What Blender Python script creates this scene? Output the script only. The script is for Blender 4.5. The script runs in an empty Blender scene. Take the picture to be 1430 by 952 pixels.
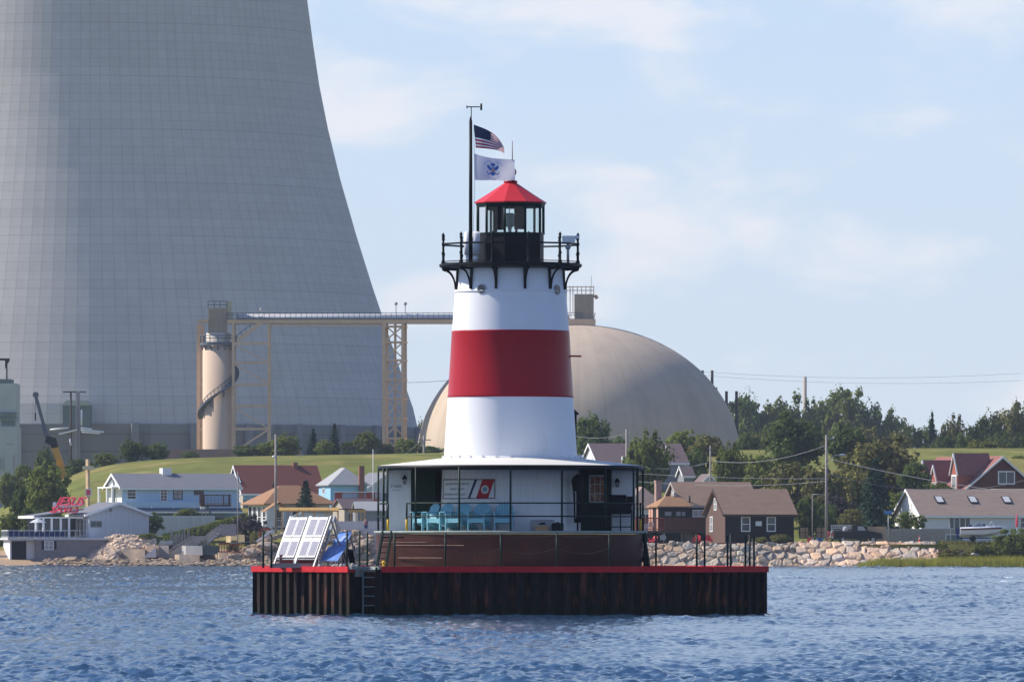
import bpy, math, random
import numpy as np
from mathutils import Vector, Matrix
R = math.radians
PI = math.pi
scene = bpy.context.scene
col = scene.collection

# ------------------------------------------------------------------ camera, sky, sun, exposure
CAM_H = 2.4
cam_d = bpy.data.cameras.new('camera')
cam = bpy.data.objects.new('camera', cam_d)
col.objects.link(cam)
cam.location = (0, 0, CAM_H)
cam.rotation_euler = (R(90), 0, 0)
cam_d.sensor_width = 36
cam_d.lens = 12000 / 1430 * 36
cam_d.shift_y = (761 - 476) / 1430
cam_d.clip_start = 1
cam_d.clip_end = 20000
scene.camera = cam

SUN_AZ_BEHIND = 13      # degrees behind the left-hand direction
SUN_EL = 40
sx, sy, sz = (-math.cos(R(SUN_AZ_BEHIND)) * math.cos(R(SUN_EL)), math.sin(R(SUN_AZ_BEHIND)) * math.cos(R(SUN_EL)), math.sin(R(SUN_EL)))
sun_d = bpy.data.lights.new('sun', 'SUN')
sun_d.energy = 4.8
sun_d.angle = R(0.53)
sun_d.color = (1.0, 0.92, 0.80)
sun = bpy.data.objects.new('sun', sun_d)
col.objects.link(sun)
sun.rotation_euler = Vector((sx, sy, sz)).to_track_quat('Z', 'Y').to_euler()

world = bpy.data.worlds.new('World')
scene.world = world
world.use_nodes = True
wn, wl = world.node_tree.nodes, world.node_tree.links
wn.clear()
w_out = wn.new('ShaderNodeOutputWorld')
w_bg = wn.new('ShaderNodeBackground')
sky = wn.new('ShaderNodeTexSky')
sky.sky_type = 'NISHITA'
sky.sun_disc = False
sky.sun_elevation = R(SUN_EL)
sky.sun_rotation = R(270 + SUN_AZ_BEHIND)
sky.altitude = 0
sky.air_density = 1.0
sky.dust_density = 0.6
sky.ozone_density = 2.0
SKY_STRENGTH = 0.105
w_bg.inputs['Strength'].default_value = SKY_STRENGTH
# soft fair-weather clouds near the horizon, laid out by direction
w_tc = wn.new('ShaderNodeTexCoord')
w_map = wn.new('ShaderNodeMapping')
w_map.inputs['Scale'].default_value = (44, 44, 100)
w_map.inputs['Location'].default_value = (3.1, 0.7, 1.9)
w_no = wn.new('ShaderNodeTexNoise')
w_no.inputs['Scale'].default_value = 1.0
w_no.inputs['Detail'].default_value = 6
w_no.inputs['Roughness'].default_value = 0.52
w_no.inputs['Distortion'].default_value = 0.35
w_ramp = wn.new('ShaderNodeMapRange')
w_ramp.interpolation_type = 'SMOOTHSTEP'
w_ramp.inputs['From Min'].default_value = 0.47
w_ramp.inputs['From Max'].default_value = 0.72
w_ramp.inputs['To Max'].default_value = 0.62
w_sep = wn.new('ShaderNodeSeparateXYZ')
w_fade = wn.new('ShaderNodeMapRange')
w_fade.inputs['From Min'].default_value = 0.09
w_fade.inputs['From Max'].default_value = 0.2
w_fade.inputs['To Min'].default_value = 1
w_fade.inputs['To Max'].default_value = 0
w_mul = wn.new('ShaderNodeMath'); w_mul.operation = 'MULTIPLY'
w_tint = wn.new('ShaderNodeMix'); w_tint.data_type = 'RGBA'; w_tint.blend_type = 'MULTIPLY'
w_tint.inputs['Factor'].default_value = 1.0
w_tint.inputs['B'].default_value = (0.90, 0.97, 1.25, 1)
w_mix = wn.new('ShaderNodeMix'); w_mix.data_type = 'RGBA'
w_mix.inputs['B'].default_value = (7.3, 6.95, 7.0, 1)
wl.new(w_tc.outputs['Generated'], w_map.inputs['Vector'])
wl.new(w_map.outputs['Vector'], w_no.inputs['Vector'])
wl.new(w_no.outputs['Fac'], w_ramp.inputs['Value'])
wl.new(w_tc.outputs['Generated'], w_sep.inputs['Vector'])
wl.new(w_sep.outputs['Z'], w_fade.inputs['Value'])
wl.new(w_ramp.outputs['Result'], w_mul.inputs[0])
wl.new(w_fade.outputs['Result'], w_mul.inputs[1])
wl.new(sky.outputs['Color'], w_tint.inputs['A'])
# pale periwinkle air low over the land, as on a humid afternoon
w_low = wn.new('ShaderNodeMix'); w_low.data_type = 'RGBA'
w_low.inputs['A'].default_value = (5.30, 5.95, 6.65, 1); w_low.inputs['B'].default_value = (4.25, 5.45, 7.05, 1)
w_lf = wn.new('ShaderNodeMapRange'); w_lf.inputs['From Min'].default_value = 0.0; w_lf.inputs['From Max'].default_value = 0.07
w_hf = wn.new('ShaderNodeMapRange'); w_hf.interpolation_type = 'SMOOTHSTEP'; w_hf.inputs['From Min'].default_value = 0.06; w_hf.inputs['From Max'].default_value = 0.35; w_hf.inputs['To Min'].default_value = 0.85; w_hf.inputs['To Max'].default_value = 0.0
w_air = wn.new('ShaderNodeMix'); w_air.data_type = 'RGBA'
wl.new(w_sep.outputs['Z'], w_lf.inputs['Value']); wl.new(w_lf.outputs['Result'], w_low.inputs['Factor'])
wl.new(w_sep.outputs['Z'], w_hf.inputs['Value']); wl.new(w_hf.outputs['Result'], w_air.inputs['Factor'])
wl.new(w_tint.outputs['Result'], w_air.inputs['A']); wl.new(w_low.outputs['Result'], w_air.inputs['B'])
wl.new(w_air.outputs['Result'], w_mix.inputs['A'])
wl.new(w_mul.outputs['Value'], w_mix.inputs['Factor'])
wl.new(w_mix.outputs['Result'], w_bg.inputs['Color'])
wl.new(w_bg.outputs['Background'], w_out.inputs['Surface'])

scene.view_settings.view_transform = 'Standard'
scene.view_settings.look = 'None'
scene.view_settings.exposure = 0.38
scene.view_settings.gamma = 1
scene.view_settings.use_curve_mapping = False
scene.render.engine = 'CYCLES'
scene.cycles.max_bounces = 6
scene.cycles.diffuse_bounces = 3
scene.cycles.glossy_bounces = 3
scene.cycles.transparent_max_bounces = 12
scene.cycles.volume_bounces = 1
scene.cycles.use_denoising = True
HAZE = 0.000045

# ------------------------------------------------------------------ helpers
def X(px, d): return (px - 715) * d / 12000.0
def Z(py, d): return CAM_H + (761 - py) * d / 12000.0
def smooth(a, b, t):
    t = min(1, max(0, (t - a) / (b - a)))
    return t * t * (3 - 2 * t)
def lerp_table(tab, v):
    if v <= tab[0][0]: return tab[0][1]
    for (a, fa), (b, fb) in zip(tab, tab[1:]):
        if v <= b: return fa + (fb - fa) * (v - a) / (b - a)
    return tab[-1][1]

MATS = {}
def mat(name, c, rough=0.7, var=0.15, scale=1.0, metallic=0.0, bump=0.0, c2=None, c2lo=0.5, c2hi=0.7, stretch=(1, 1, 1), spec=0.18, objrand=0.0, trans=0.0):
    """plain procedural surface: base colour broken by two noises, optional second (stain) colour, optional bump"""
    if name in MATS: return MATS[name]
    m = bpy.data.materials.new(name); m.use_nodes = True
    n, l = m.node_tree.nodes, m.node_tree.links
    b = n['Principled BSDF']
    b.inputs['Roughness'].default_value = rough
    b.inputs['Metallic'].default_value = metallic
    b.inputs['Specular IOR Level'].default_value = spec
    tc = n.new('ShaderNodeTexCoord')
    mp = n.new('ShaderNodeMapping'); mp.inputs['Scale'].default_value = stretch
    l.new(tc.outputs['Object'], mp.inputs['Vector'])
    n1 = n.new('ShaderNodeTexNoise'); n1.inputs['Scale'].default_value = scale; n1.inputs['Detail'].default_value = 5; n1.inputs['Roughness'].default_value = 0.6
    l.new(mp.outputs['Vector'], n1.inputs['Vector'])
    mr = n.new('ShaderNodeMapRange'); mr.inputs['From Min'].default_value = 0.25; mr.inputs['From Max'].default_value = 0.75
    mr.inputs['To Min'].default_value = 1 - var; mr.inputs['To Max'].default_value = 1 + var
    l.new(n1.outputs['Fac'], mr.inputs['Value'])
    src = mr.outputs['Result']
    if objrand:
        oi = n.new('ShaderNodeObjectInfo')
        m2 = n.new('ShaderNodeMapRange'); m2.inputs['To Min'].default_value = 1 - objrand; m2.inputs['To Max'].default_value = 1 + objrand
        l.new(oi.outputs['Random'], m2.inputs['Value'])
        mm = n.new('ShaderNodeMath'); mm.operation = 'MULTIPLY'
        l.new(src, mm.inputs[0]); l.new(m2.outputs['Result'], mm.inputs[1]); src = mm.outputs['Value']
    base = n.new('ShaderNodeRGB'); base.outputs[0].default_value = (*c, 1)
    colour = base.outputs[0]
    if c2:
        n2 = n.new('ShaderNodeTexNoise'); n2.inputs['Scale'].default_value = scale * 0.6; n2.inputs['Detail'].default_value = 6; n2.inputs['Roughness'].default_value = 0.65
        mp2 = n.new('ShaderNodeMapping'); mp2.inputs['Scale'].default_value = stretch; mp2.inputs['Location'].default_value = (7.3, 2.1, 5.5)
        l.new(tc.outputs['Object'], mp2.inputs['Vector']); l.new(mp2.outputs['Vector'], n2.inputs['Vector'])
        r2 = n.new('ShaderNodeMapRange'); r2.interpolation_type = 'SMOOTHSTEP'
        r2.inputs['From Min'].default_value = c2lo; r2.inputs['From Max'].default_value = c2hi
        l.new(n2.outputs['Fac'], r2.inputs['Value'])
        mx = n.new('ShaderNodeMix'); mx.data_type = 'RGBA'
        l.new(colour, mx.inputs['A']); mx.inputs['B'].default_value = (*c2, 1); l.new(r2.outputs['Result'], mx.inputs['Factor'])
        colour = mx.outputs['Result']
    vm = n.new('ShaderNodeVectorMath'); vm.operation = 'SCALE'
    l.new(colour, vm.inputs[0]); l.new(src, vm.inputs['Scale'])
    l.new(vm.outputs['Vector'], b.inputs['Base Color'])
    if bump:
        bp = n.new('ShaderNodeBump'); bp.inputs['Strength'].default_value = bump; bp.inputs['Distance'].default_value = 0.05
        l.new(n1.outputs['Fac'], bp.inputs['Height']); l.new(bp.outputs['Normal'], b.inputs['Normal'])
    if trans:
        tb = n.new('ShaderNodeBsdfTranslucent'); l.new(vm.outputs['Vector'], tb.inputs['Color'])
        ms = n.new('ShaderNodeMixShader'); ms.inputs['Fac'].default_value = trans
        l.new(b.outputs[0], ms.inputs[1]); l.new(tb.outputs[0], ms.inputs[2])
        l.new(ms.outputs[0], n['Material Output'].inputs['Surface'])
    MATS[name] = m
    return m

def glass_mat():
    m = bpy.data.materials.new('clear_glass'); m.use_nodes = True
    n, l = m.node_tree.nodes, m.node_tree.links
    n.remove(n['Principled BSDF'])
    t = n.new('ShaderNodeBsdfTransparent'); t.inputs['Color'].default_value = (0.86, 0.92, 0.92, 1)
    g = n.new('ShaderNodeBsdfGlossy'); g.inputs['Roughness'].default_value = 0.03
    fr = n.new('ShaderNodeFresnel'); fr.inputs['IOR'].default_value = 1.45
    ms = n.new('ShaderNodeMixShader')
    l.new(fr.outputs[0], ms.inputs['Fac']); l.new(t.outputs[0], ms.inputs[1]); l.new(g.outputs[0], ms.inputs[2])
    l.new(ms.outputs[0], n['Material Output'].inputs['Surface'])
    return m
GLASS = glass_mat()

class MB:
    """collects shapes; build() links them as ONE mesh object"""
    def __init__(s): s.v = []; s.f = []; s.mi = []; s.sm = []; s.cur = 0
    def face(s, idx, sm=False): s.f.append(tuple(idx)); s.mi.append(s.cur); s.sm.append(sm)
    def add(s, vs, fs, sm=False):
        k = len(s.v); s.v += [tuple(p) for p in vs]
        for f in fs: s.face([i + k for i in f], sm)
        return s
    def box(s, x0, x1, y0, y1, z0, z1):
        return s.add([(x0,y0,z0),(x1,y0,z0),(x1,y1,z0),(x0,y1,z0),(x0,y0,z1),(x1,y0,z1),(x1,y1,z1),(x0,y1,z1)],
                     [(0,3,2,1),(4,5,6,7),(0,1,5,4),(1,2,6,5),(2,3,7,6),(3,0,4,7)])
    def quad(s, a, b, c, d): return s.add([a, b, c, d], [(0, 1, 2, 3)])
    def bar(s, p, q, w, h=None, up=(0, 0, 1)):
        h = h or w; p, q = Vector(p), Vector(q); t = (q - p)
        if t.length < 1e-6: return s
        t.normalize(); u = Vector(up)
        if abs(t.dot(u)) > 0.98: u = Vector((0, 1, 0))
        a = t.cross(u).normalized() * w / 2; b = a.cross(t).normalized() * h / 2
        vs = [p-a-b, p+a-b, p+a+b, p-a+b, q-a-b, q+a-b, q+a+b, q-a+b]
        return s.add(vs, [(0,1,2,3),(4,7,6,5),(0,4,5,1),(1,5,6,2),(2,6,7,3),(3,7,4,0)])
    def tube(s, pts, r, n=6, caps=True):
        pts = [Vector(p) for p in pts]; rs = r if isinstance(r, (list, tuple)) else [r] * len(pts)
        k = len(s.v); ref = None
        for i, p in enumerate(pts):
            t = (pts[min(i+1, len(pts)-1)] - pts[max(i-1, 0)]).normalized()
            if ref is None:
                ref = Vector((0, 0, 1)) if abs(t.z) < 0.9 else Vector((1, 0, 0))
            a = t.cross(ref).normalized(); b = a.cross(t).normalized(); ref = b
            for j in range(n):
                w = 2 * PI * j / n; q = p + (a * math.cos(w) + b * math.sin(w)) * rs[i]; s.v.append(tuple(q))
        for i in range(len(pts) - 1):
            for j in range(n):
                j2 = (j + 1) % n
                s.face([k+i*n+j, k+i*n+j2, k+(i+1)*n+j2, k+(i+1)*n+j], n > 4)
        if caps:
            s.face([k + j for j in range(n)][::-1]); s.face([k + (len(pts)-1)*n + j for j in range(n)])
        return s
    def cyl(s, p, q, r, r2=None, n=10): return s.tube([p, q], [r, r if r2 is None else r2], n)
    def lathe(s, prof, n=48, c=(0, 0), ph=0.0, sm=True, a0=0.0, a1=2*PI, cap=False):
        k = len(s.v); full = abs(a1 - a0 - 2*PI) < 1e-6; m = n if full else n + 1
        for (r, z) in prof:
            for j in range(m):
                w = ph + a0 + (a1 - a0) * j / n
                s.v.append((c[0] + r*math.sin(w), c[1] - r*math.cos(w), z))
        for i in range(len(prof) - 1):
            for j in range(n):
                j2 = (j + 1) % m
                s.face([k+i*m+j, k+i*m+j2, k+(i+1)*m+j2, k+(i+1)*m+j], sm)
        if cap and full:
            s.face([k+j for j in range(m)][::-1]); s.face([k+(len(prof)-1)*m+j for j in range(m)])
        return s
    def sphere(s, c, r, n=12, m=8, sc=(1, 1, 1)):
        k = len(s.v)
        for i in range(m + 1):
            th = PI * i / m
            for j in range(n):
                w = 2 * PI * j / n
                s.v.append((c[0]+r*sc[0]*math.sin(th)*math.cos(w), c[1]+r*sc[1]*math.sin(th)*math.sin(w), c[2]-r*sc[2]*math.cos(th)))
        for i in range(m):
            for j in range(n):
                j2 = (j+1) % n; s.face([k+i*n+j, k+i*n+j2, k+(i+1)*n+j2, k+(i+1)*n+j], True)
        return s
    def prism(s, poly, h0, h1, axis='z'):
        """closed polygon extruded along an axis: z: (x,y); y: (x,z); x: (y,z)"""
        f = {'z': lambda a, b, h: (a, b, h), 'y': lambda a, b, h: (a, h, b), 'x': lambda a, b, h: (h, a, b)}[axis]
        n = len(poly); vs = [f(a, b, h0) for a, b in poly] + [f(a, b, h1) for a, b in poly]
        return s.add(vs, [tuple(range(n))[::-1], tuple(range(n, 2*n))] + [(i, (i+1) % n, n+(i+1) % n, n+i) for i in range(n)])
    def stone(s, c, r, rng, sc=(1, 1, 1)):
        t = (1 + 5**0.5) / 2
        vs = [(-1,t,0),(1,t,0),(-1,-t,0),(1,-t,0),(0,-1,t),(0,1,t),(0,-1,-t),(0,1,-t),(t,0,-1),(t,0,1),(-t,0,-1),(-t,0,1)]
        fs = [(0,11,5),(0,5,1),(0,1,7),(0,7,10),(0,10,11),(1,5,9),(5,11,4),(11,10,2),(10,7,6),(7,1,8),(3,9,4),(3,4,2),(3,2,6),(3,6,8),(3,8,9),(4,9,5),(2,4,11),(6,2,10),(8,6,7),(9,8,1)]
        M = Matrix.Rotation(rng.uniform(0, 6), 3, 'Z') @ Matrix.Rotation(rng.uniform(0, 6), 3, 'X')
        out = []
        for p in vs:
            q = M @ Vector(p).normalized() * r * rng.uniform(0.75, 1.2)
            out.append((c[0]+q.x*sc[0], c[1]+q.y*sc[1], c[2]+q.z*sc[2]))
        return s.add(out, fs)
    def text(s, body, size, f, align='CENTER'):
        """lettering; f maps the flat (x, y) of each vertex to a point"""
        cu = bpy.data.curves.new('lettering', 'FONT'); cu.body = body; cu.size = size; cu.align_x = align; cu.align_y = 'CENTER'; cu.resolution_u = 2
        ob = bpy.data.objects.new('lettering', cu); me = bpy.data.meshes.new_from_object(ob)
        s.add([f(v.co.x, v.co.y) for v in me.vertices], [tuple(p.vertices) for p in me.polygons])
        bpy.data.objects.remove(ob); bpy.data.curves.remove(cu); bpy.data.meshes.remove(me)
        return s
    def build(s, name, m, parent=None, fix=True):
        me = bpy.data.meshes.new(name)
        me.from_pydata(s.v, [], s.f)
        for mm in (m if isinstance(m, (list, tuple)) else [m]): me.materials.append(mm)
        me.polygons.foreach_set('use_smooth', s.sm)
        if any(s.mi): me.polygons.foreach_set('material_index', s.mi)
        me.update()
        if fix:
            import bmesh
            bm = bmesh.new(); bm.from_mesh(me); bmesh.ops.recalc_face_normals(bm, faces=bm.faces[:]); bm.to_mesh(me); bm.free()
        o = bpy.data.objects.new(name, me); col.objects.link(o)
        if parent: o.parent = parent
        return o

def tag(o, label=None, cat=None, group=None, kind=None):
    if label: o['label'] = label
    if cat: o['category'] = cat
    if group: o['group'] = group
    if kind: o['kind'] = kind
    return o
def thing(name, label, cat, loc=(0, 0, 0), rz=0.0, group=None):
    o = bpy.data.objects.new(name, None); col.objects.link(o)
    o.empty_display_size = 0.1
    o.location = loc; o.rotation_euler = (0, 0, rz)
    return tag(o, label, cat, group)
def struct(name, mb, m, **k): return tag(mb.build(name, m, **k), kind='structure')
def dup(root, loc, rz, label, group=None, scale=None):
    r = root.copy(); col.objects.link(r); r.location = loc; r.rotation_euler = (0, 0, rz)
    if scale: r.scale = scale
    r['label'] = label
    if group: r['group'] = group
    for ch in list(root.children):
        c = ch.copy(); col.objects.link(c); c.parent = r
        for g in list(ch.children):
            d = g.copy(); col.objects.link(d); d.parent = c
    return r

# ------------------------------------------------------------------ materials
M = {}
M['white'] = mat('white_paint', (0.80, 0.80, 0.81), 0.45, 0.04, 0.9, c2=(0.64, 0.62, 0.57), c2lo=0.56, c2hi=0.82, stretch=(1, 1, 0.25))
M['red'] = mat('red_paint', (0.36, 0.012, 0.022), 0.32, 0.06, 0.8, c2=(0.28, 0.012, 0.02), stretch=(1, 1, 0.3))
M['rim_red'] = mat('rim_red_paint', (0.50, 0.020, 0.028), 0.55, 0.2, 2.5, c2=(0.30, 0.03, 0.03), c2lo=0.6, c2hi=0.8)
M['roof_red'] = mat('lantern_roof_red', (0.55, 0.035, 0.045), 0.4, 0.06, 2)
M['black'] = mat('black_iron', (0.007, 0.008, 0.010), 0.5, 0.15, 2)
M['green'] = mat('dark_green_paint', (0.009, 0.026, 0.021), 0.5, 0.2, 2)
M['door_green'] = mat('door_green', (0.012, 0.030, 0.020), 0.5, 0.15, 3, stretch=(6, 6, 0.4))
M['yellow'] = mat('yellow_paint', (0.65, 0.42, 0.03), 0.5, 0.1, 3)
M['caisson'] = mat('caisson_brown', (0.066, 0.026, 0.021), 0.5, 0.2, 1.2, c2=(0.10, 0.05, 0.04), c2lo=0.55, c2hi=0.8, stretch=(1, 1, 0.35))
M['lip'] = mat('lip_grey_green', (0.28, 0.33, 0.30), 0.6, 0.15, 3)
M['vroof'] = mat('veranda_roof_cream', (0.66, 0.65, 0.60), 0.6, 0.06, 0.8, c2=(0.55, 0.52, 0.46), c2lo=0.55, c2hi=0.8)
M['siding'] = mat('white_siding', (0.80, 0.80, 0.81), 0.55, 0.08, 3, stretch=(5, 5, 0.3))
M['rust'] = mat('rusted_pile', (0.016, 0.011, 0.011), 0.85, 0.5, 3.0, c2=(0.135, 0.042, 0.022), c2lo=0.49, c2hi=0.70, stretch=(2.2, 2.2, 0.35), bump=0.3)
M['concrete'] = mat('concrete_grey', (0.36, 0.35, 0.33), 0.85, 0.15, 0.8)
M['steel'] = mat('galvanised_steel', (0.42, 0.43, 0.43), 0.45, 0.12, 3, metallic=0.3)
M['turquoise'] = mat('turquoise_paint', (0.22, 0.47, 0.56), 0.5, 0.08, 3)
M['grey'] = mat('grey_plastic', (0.33, 0.33, 0.33), 0.5, 0.1, 2)
M['pv_cell'] = mat('pv_cell_grey', (0.27, 0.27, 0.335), 0.3, 0.12, 5)
M['pv_white'] = mat('pv_backing_white', (0.60, 0.60, 0.60), 0.4, 0.05, 3)
M['pv_blue'] = mat('pv_cell_blue', (0.12, 0.24, 0.56), 0.3, 0.15, 4)
M['cardboard'] = mat('cardboard', (0.42, 0.26, 0.13), 0.9, 0.1, 4)
M['brick'] = mat('chimney_brick', (0.26, 0.12, 0.085), 0.9, 0.25, 6)
M['tan_in'] = mat('warm_interior', (0.30, 0.12, 0.07), 0.7, 0.6, 6, c2=(0.5, 0.35, 0.2))
M['pane'] = mat('dark_pane', (0.035, 0.045, 0.06), 0.08, 0.2, 1, spec=0.6)
M['pane_light'] = mat('curtained_pane', (0.30, 0.30, 0.32), 0.15, 0.2, 2, spec=0.6)
M['trim'] = mat('white_trim', (0.78, 0.78, 0.77), 0.6, 0.06, 2)
M['blue_wall'] = mat('blue_siding', (0.42, 0.56, 0.69), 0.7, 0.07, 1.5, stretch=(1, 1, 6))
M['blue_wall2'] = mat('sky_blue_siding', (0.30, 0.52, 0.70), 0.7, 0.07, 1.5, stretch=(1, 1, 6))
M['white_wall'] = mat('white_clapboard', (0.66, 0.67, 0.70), 0.7, 0.07, 1.5, stretch=(1, 1, 6))
M['grey_wall'] = mat('grey_shingle', (0.24, 0.25, 0.27), 0.85, 0.15, 1.5, stretch=(1, 1, 4))
M['grey_board'] = mat('grey_boards', (0.52, 0.54, 0.56), 0.8, 0.12, 1.2, stretch=(3, 3, 0.4))
M['tan_wall'] = mat('tan_shingle', (0.42, 0.37, 0.30), 0.85, 0.15, 1.5, stretch=(1, 1, 4))
M['brown_wall'] = mat('shaded_brown_siding', (0.010, 0.007, 0.008), 0.7, 0.15, 1.5, stretch=(1, 1, 6))  # shade on the cottage fronts is put into this very dark brown
M['redbrown_wall'] = mat('red_brown_shingle', (0.13, 0.05, 0.04), 0.8, 0.2, 2, stretch=(1, 1, 4))
M['brown_end'] = mat('sunlit_brown_shingle', (0.125, 0.078, 0.064), 0.8, 0.15, 2, stretch=(1, 1, 4))  # sunlight on the gable ends is put into this lighter brown
M['roof_slate'] = mat('slate_grey_shingle', (0.17, 0.175, 0.20), 0.85, 0.12, 1.5, stretch=(1, 3, 3))
M['roof_brickred'] = mat('brick_red_shingle', (0.175, 0.062, 0.050), 0.9, 0.10, 1.2, stretch=(1, 3, 3))
M['roof_orange'] = mat('orange_brown_shingle', (0.31, 0.175, 0.098), 0.9, 0.10, 1.2, stretch=(1, 3, 3))
M['roof_lgrey'] = mat('pale_grey_shingle', (0.33, 0.34, 0.35), 0.9, 0.08, 1.2, stretch=(1, 3, 3))
M['roof_brown'] = mat('brown_shingle', (0.29, 0.195, 0.138), 0.9, 0.10, 1.0, stretch=(1, 3, 3), c2=(0.235, 0.165, 0.125))
M['roof_taupe'] = mat('taupe_shingle', (0.30, 0.225, 0.185), 0.9, 0.10, 1.0, stretch=(1, 3, 3), c2=(0.24, 0.185, 0.16))
M['roof_mauve'] = mat('mauve_grey_shingle', (0.17, 0.125, 0.125), 0.9, 0.12, 1.0, stretch=(1, 3, 3))
M['roof_redlight'] = mat('dusty_red_shingle', (0.27, 0.115, 0.105), 0.9, 0.10, 1.0, stretch=(1, 3, 3))
M['deck_wood'] = mat('dark_deck_wood', (0.085, 0.045, 0.038), 0.85, 0.25, 2)
M['wood_grey'] = mat('weathered_wood', (0.36, 0.32, 0.29), 0.9, 0.25, 2, stretch=(1, 1, 3))
M['wood_red'] = mat('red_stained_wood', (0.33, 0.06, 0.045), 0.85, 0.2, 2)
M['wood_yellow'] = mat('yellow_timber', (0.62, 0.38, 0.13), 0.8, 0.12, 2)
M['pole_wood'] = mat('pole_wood', (0.30, 0.27, 0.25), 0.9, 0.2, 2, stretch=(3, 3, 0.3))
M['pole_dark'] = mat('creosote_pole', (0.06, 0.045, 0.045), 0.9, 0.2, 2)
M['rock'] = mat('tan_rock', (0.46, 0.34, 0.235), 0.9, 0.35, 0.8, c2=(0.34, 0.28, 0.23), c2lo=0.45, c2hi=0.6)
M['rock_dark'] = mat('grey_rock', (0.30, 0.235, 0.18), 0.9, 0.4, 0.8, c2=(0.40, 0.29, 0.19), c2lo=0.45, c2hi=0.62)
M['letters'] = mat('red_letters', (0.80, 0.09, 0.13), 0.5, 0.05, 2)
M['bark'] = mat('bark', (0.075, 0.055, 0.042), 0.9, 0.3, 3)
M['beige_steel'] = mat('beige_steel', (0.58, 0.43, 0.305), 0.7, 0.12, 0.6)
M['blue_steel'] = mat('dark_blue_steel', (0.11, 0.125, 0.16), 0.6, 0.15, 1)
M['silo'] = mat('beige_silo', (0.56, 0.425, 0.32), 0.8, 0.08, 0.25, stretch=(1, 1, 0.2))
M['clad'] = mat('taupe_cladding', (0.40, 0.335, 0.275), 0.7, 0.12, 0.8, stretch=(3, 3, 0.2))
M['tire'] = mat('tyre_rubber', (0.015, 0.015, 0.016), 0.8, 0.1, 3)
M['car_black'] = mat('black_car_paint', (0.008, 0.009, 0.012), 0.2, 0.05, 1, spec=0.25)
M['car_silver'] = mat('silver_car_paint', (0.35, 0.35, 0.36), 0.25, 0.05, 1, metallic=0.4)
M['gel'] = mat('white_gelcoat', (0.80, 0.80, 0.80), 0.2, 0.03, 1)
M['maroon'] = mat('maroon_stripe', (0.12, 0.02, 0.03), 0.3, 0.05, 1)
M['navy'] = mat('navy_blue', (0.02, 0.035, 0.12), 0.6, 0.1, 2)
M['orange'] = mat('orange_plastic', (0.80, 0.12, 0.03), 0.5, 0.05, 3)
M['crane_yellow'] = mat('crane_yellow', (0.62, 0.33, 0.05), 0.5, 0.1, 1)
M['pale_green'] = mat('pale_green_steel', (0.36, 0.40, 0.35), 0.7, 0.08, 0.4)
M['louvre'] = mat('dark_louvre', (0.14, 0.18, 0.175), 0.6, 0.12, 2, stretch=(0.3, 0.3, 4))
M['plant_wall'] = mat('plant_pale_cladding', (0.42, 0.46, 0.43), 0.8, 0.08, 0.3)
M['skin'] = mat('skin', (0.45, 0.26, 0.19), 0.6, 0.05, 3)
M['insul'] = mat('porcelain', (0.75, 0.75, 0.76), 0.3, 0.05, 2)
M['wire'] = mat('wire_grey', (0.22, 0.22, 0.24), 0.6, 0.05, 2)
M['wire_light'] = mat('bright_wire', (0.30, 0.30, 0.32), 0.5, 0.05, 2)
M['leaf_mid'] = mat('leaf_mid_green', (0.150, 0.185, 0.045), 0.6, 0.45, 3.0, c2=(0.17, 0.185, 0.05), objrand=0.2, trans=0.45, spec=0.05)
M['leaf_dark'] = mat('leaf_dark_green', (0.098, 0.138, 0.040), 0.6, 0.45, 3.0, c2=(0.11, 0.145, 0.045), objrand=0.2, trans=0.45, spec=0.05)
M['leaf_olive'] = mat('leaf_olive_green', (0.170, 0.165, 0.050), 0.6, 0.4, 3.0, c2=(0.18, 0.15, 0.055), objrand=0.2, trans=0.25, spec=0.05)
M['leaf_yellow'] = mat('leaf_yellow_green', (0.19, 0.205, 0.045), 0.6, 0.4, 3.0, c2=(0.17, 0.16, 0.05), objrand=0.2, trans=0.25, spec=0.05)
M['leaf_purple'] = mat('leaf_purple_grey', (0.060, 0.048, 0.052), 0.6, 0.4, 3.0, c2=(0.085, 0.07, 0.075), objrand=0.1, trans=0.15, spec=0.05)
M['needle'] = mat('needle_green', (0.024, 0.052, 0.032), 0.6, 0.4, 3.0, objrand=0.15, trans=0.1, spec=0.05)
M['grass'] = mat('hill_grass', (0.135, 0.150, 0.036), 0.9, 0.30, 0.16, c2=(0.23, 0.19, 0.065), c2lo=0.44, c2hi=0.66, stretch=(1, 0.35, 1), spec=0.05)
def shore_band(m):
    """bare sand and stones near the water, turf above"""
    n, l = m.node_tree.nodes, m.node_tree.links; b = n['Principled BSDF']; old = b.inputs['Base Color'].links[0].from_socket
    tc = n.new('ShaderNodeTexCoord'); sp = n.new('ShaderNodeSeparateXYZ'); l.new(tc.outputs['Object'], sp.inputs[0])
    no = n.new('ShaderNodeTexNoise'); no.inputs['Scale'].default_value = 0.5; no.inputs['Detail'].default_value = 5; l.new(tc.outputs['Object'], no.inputs['Vector'])
    ad = n.new('ShaderNodeMath'); ad.operation = 'MULTIPLY_ADD'; ad.inputs[1].default_value = 1.4; l.new(no.outputs['Fac'], ad.inputs[0]); l.new(sp.outputs['Z'], ad.inputs[2])
    mr = n.new('ShaderNodeMapRange'); mr.inputs['From Min'].default_value = 2.4; mr.inputs['From Max'].default_value = 2.9; l.new(ad.outputs[0], mr.inputs['Value'])
    mx = n.new('ShaderNodeMix'); mx.data_type = 'RGBA'; l.new(mr.outputs['Result'], mx.inputs['Factor']); mx.inputs['A'].default_value = (0.36, 0.26, 0.175, 1); l.new(old, mx.inputs['B']); l.new(mx.outputs['Result'], b.inputs['Base Color'])
shore_band(M['grass'])
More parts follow.
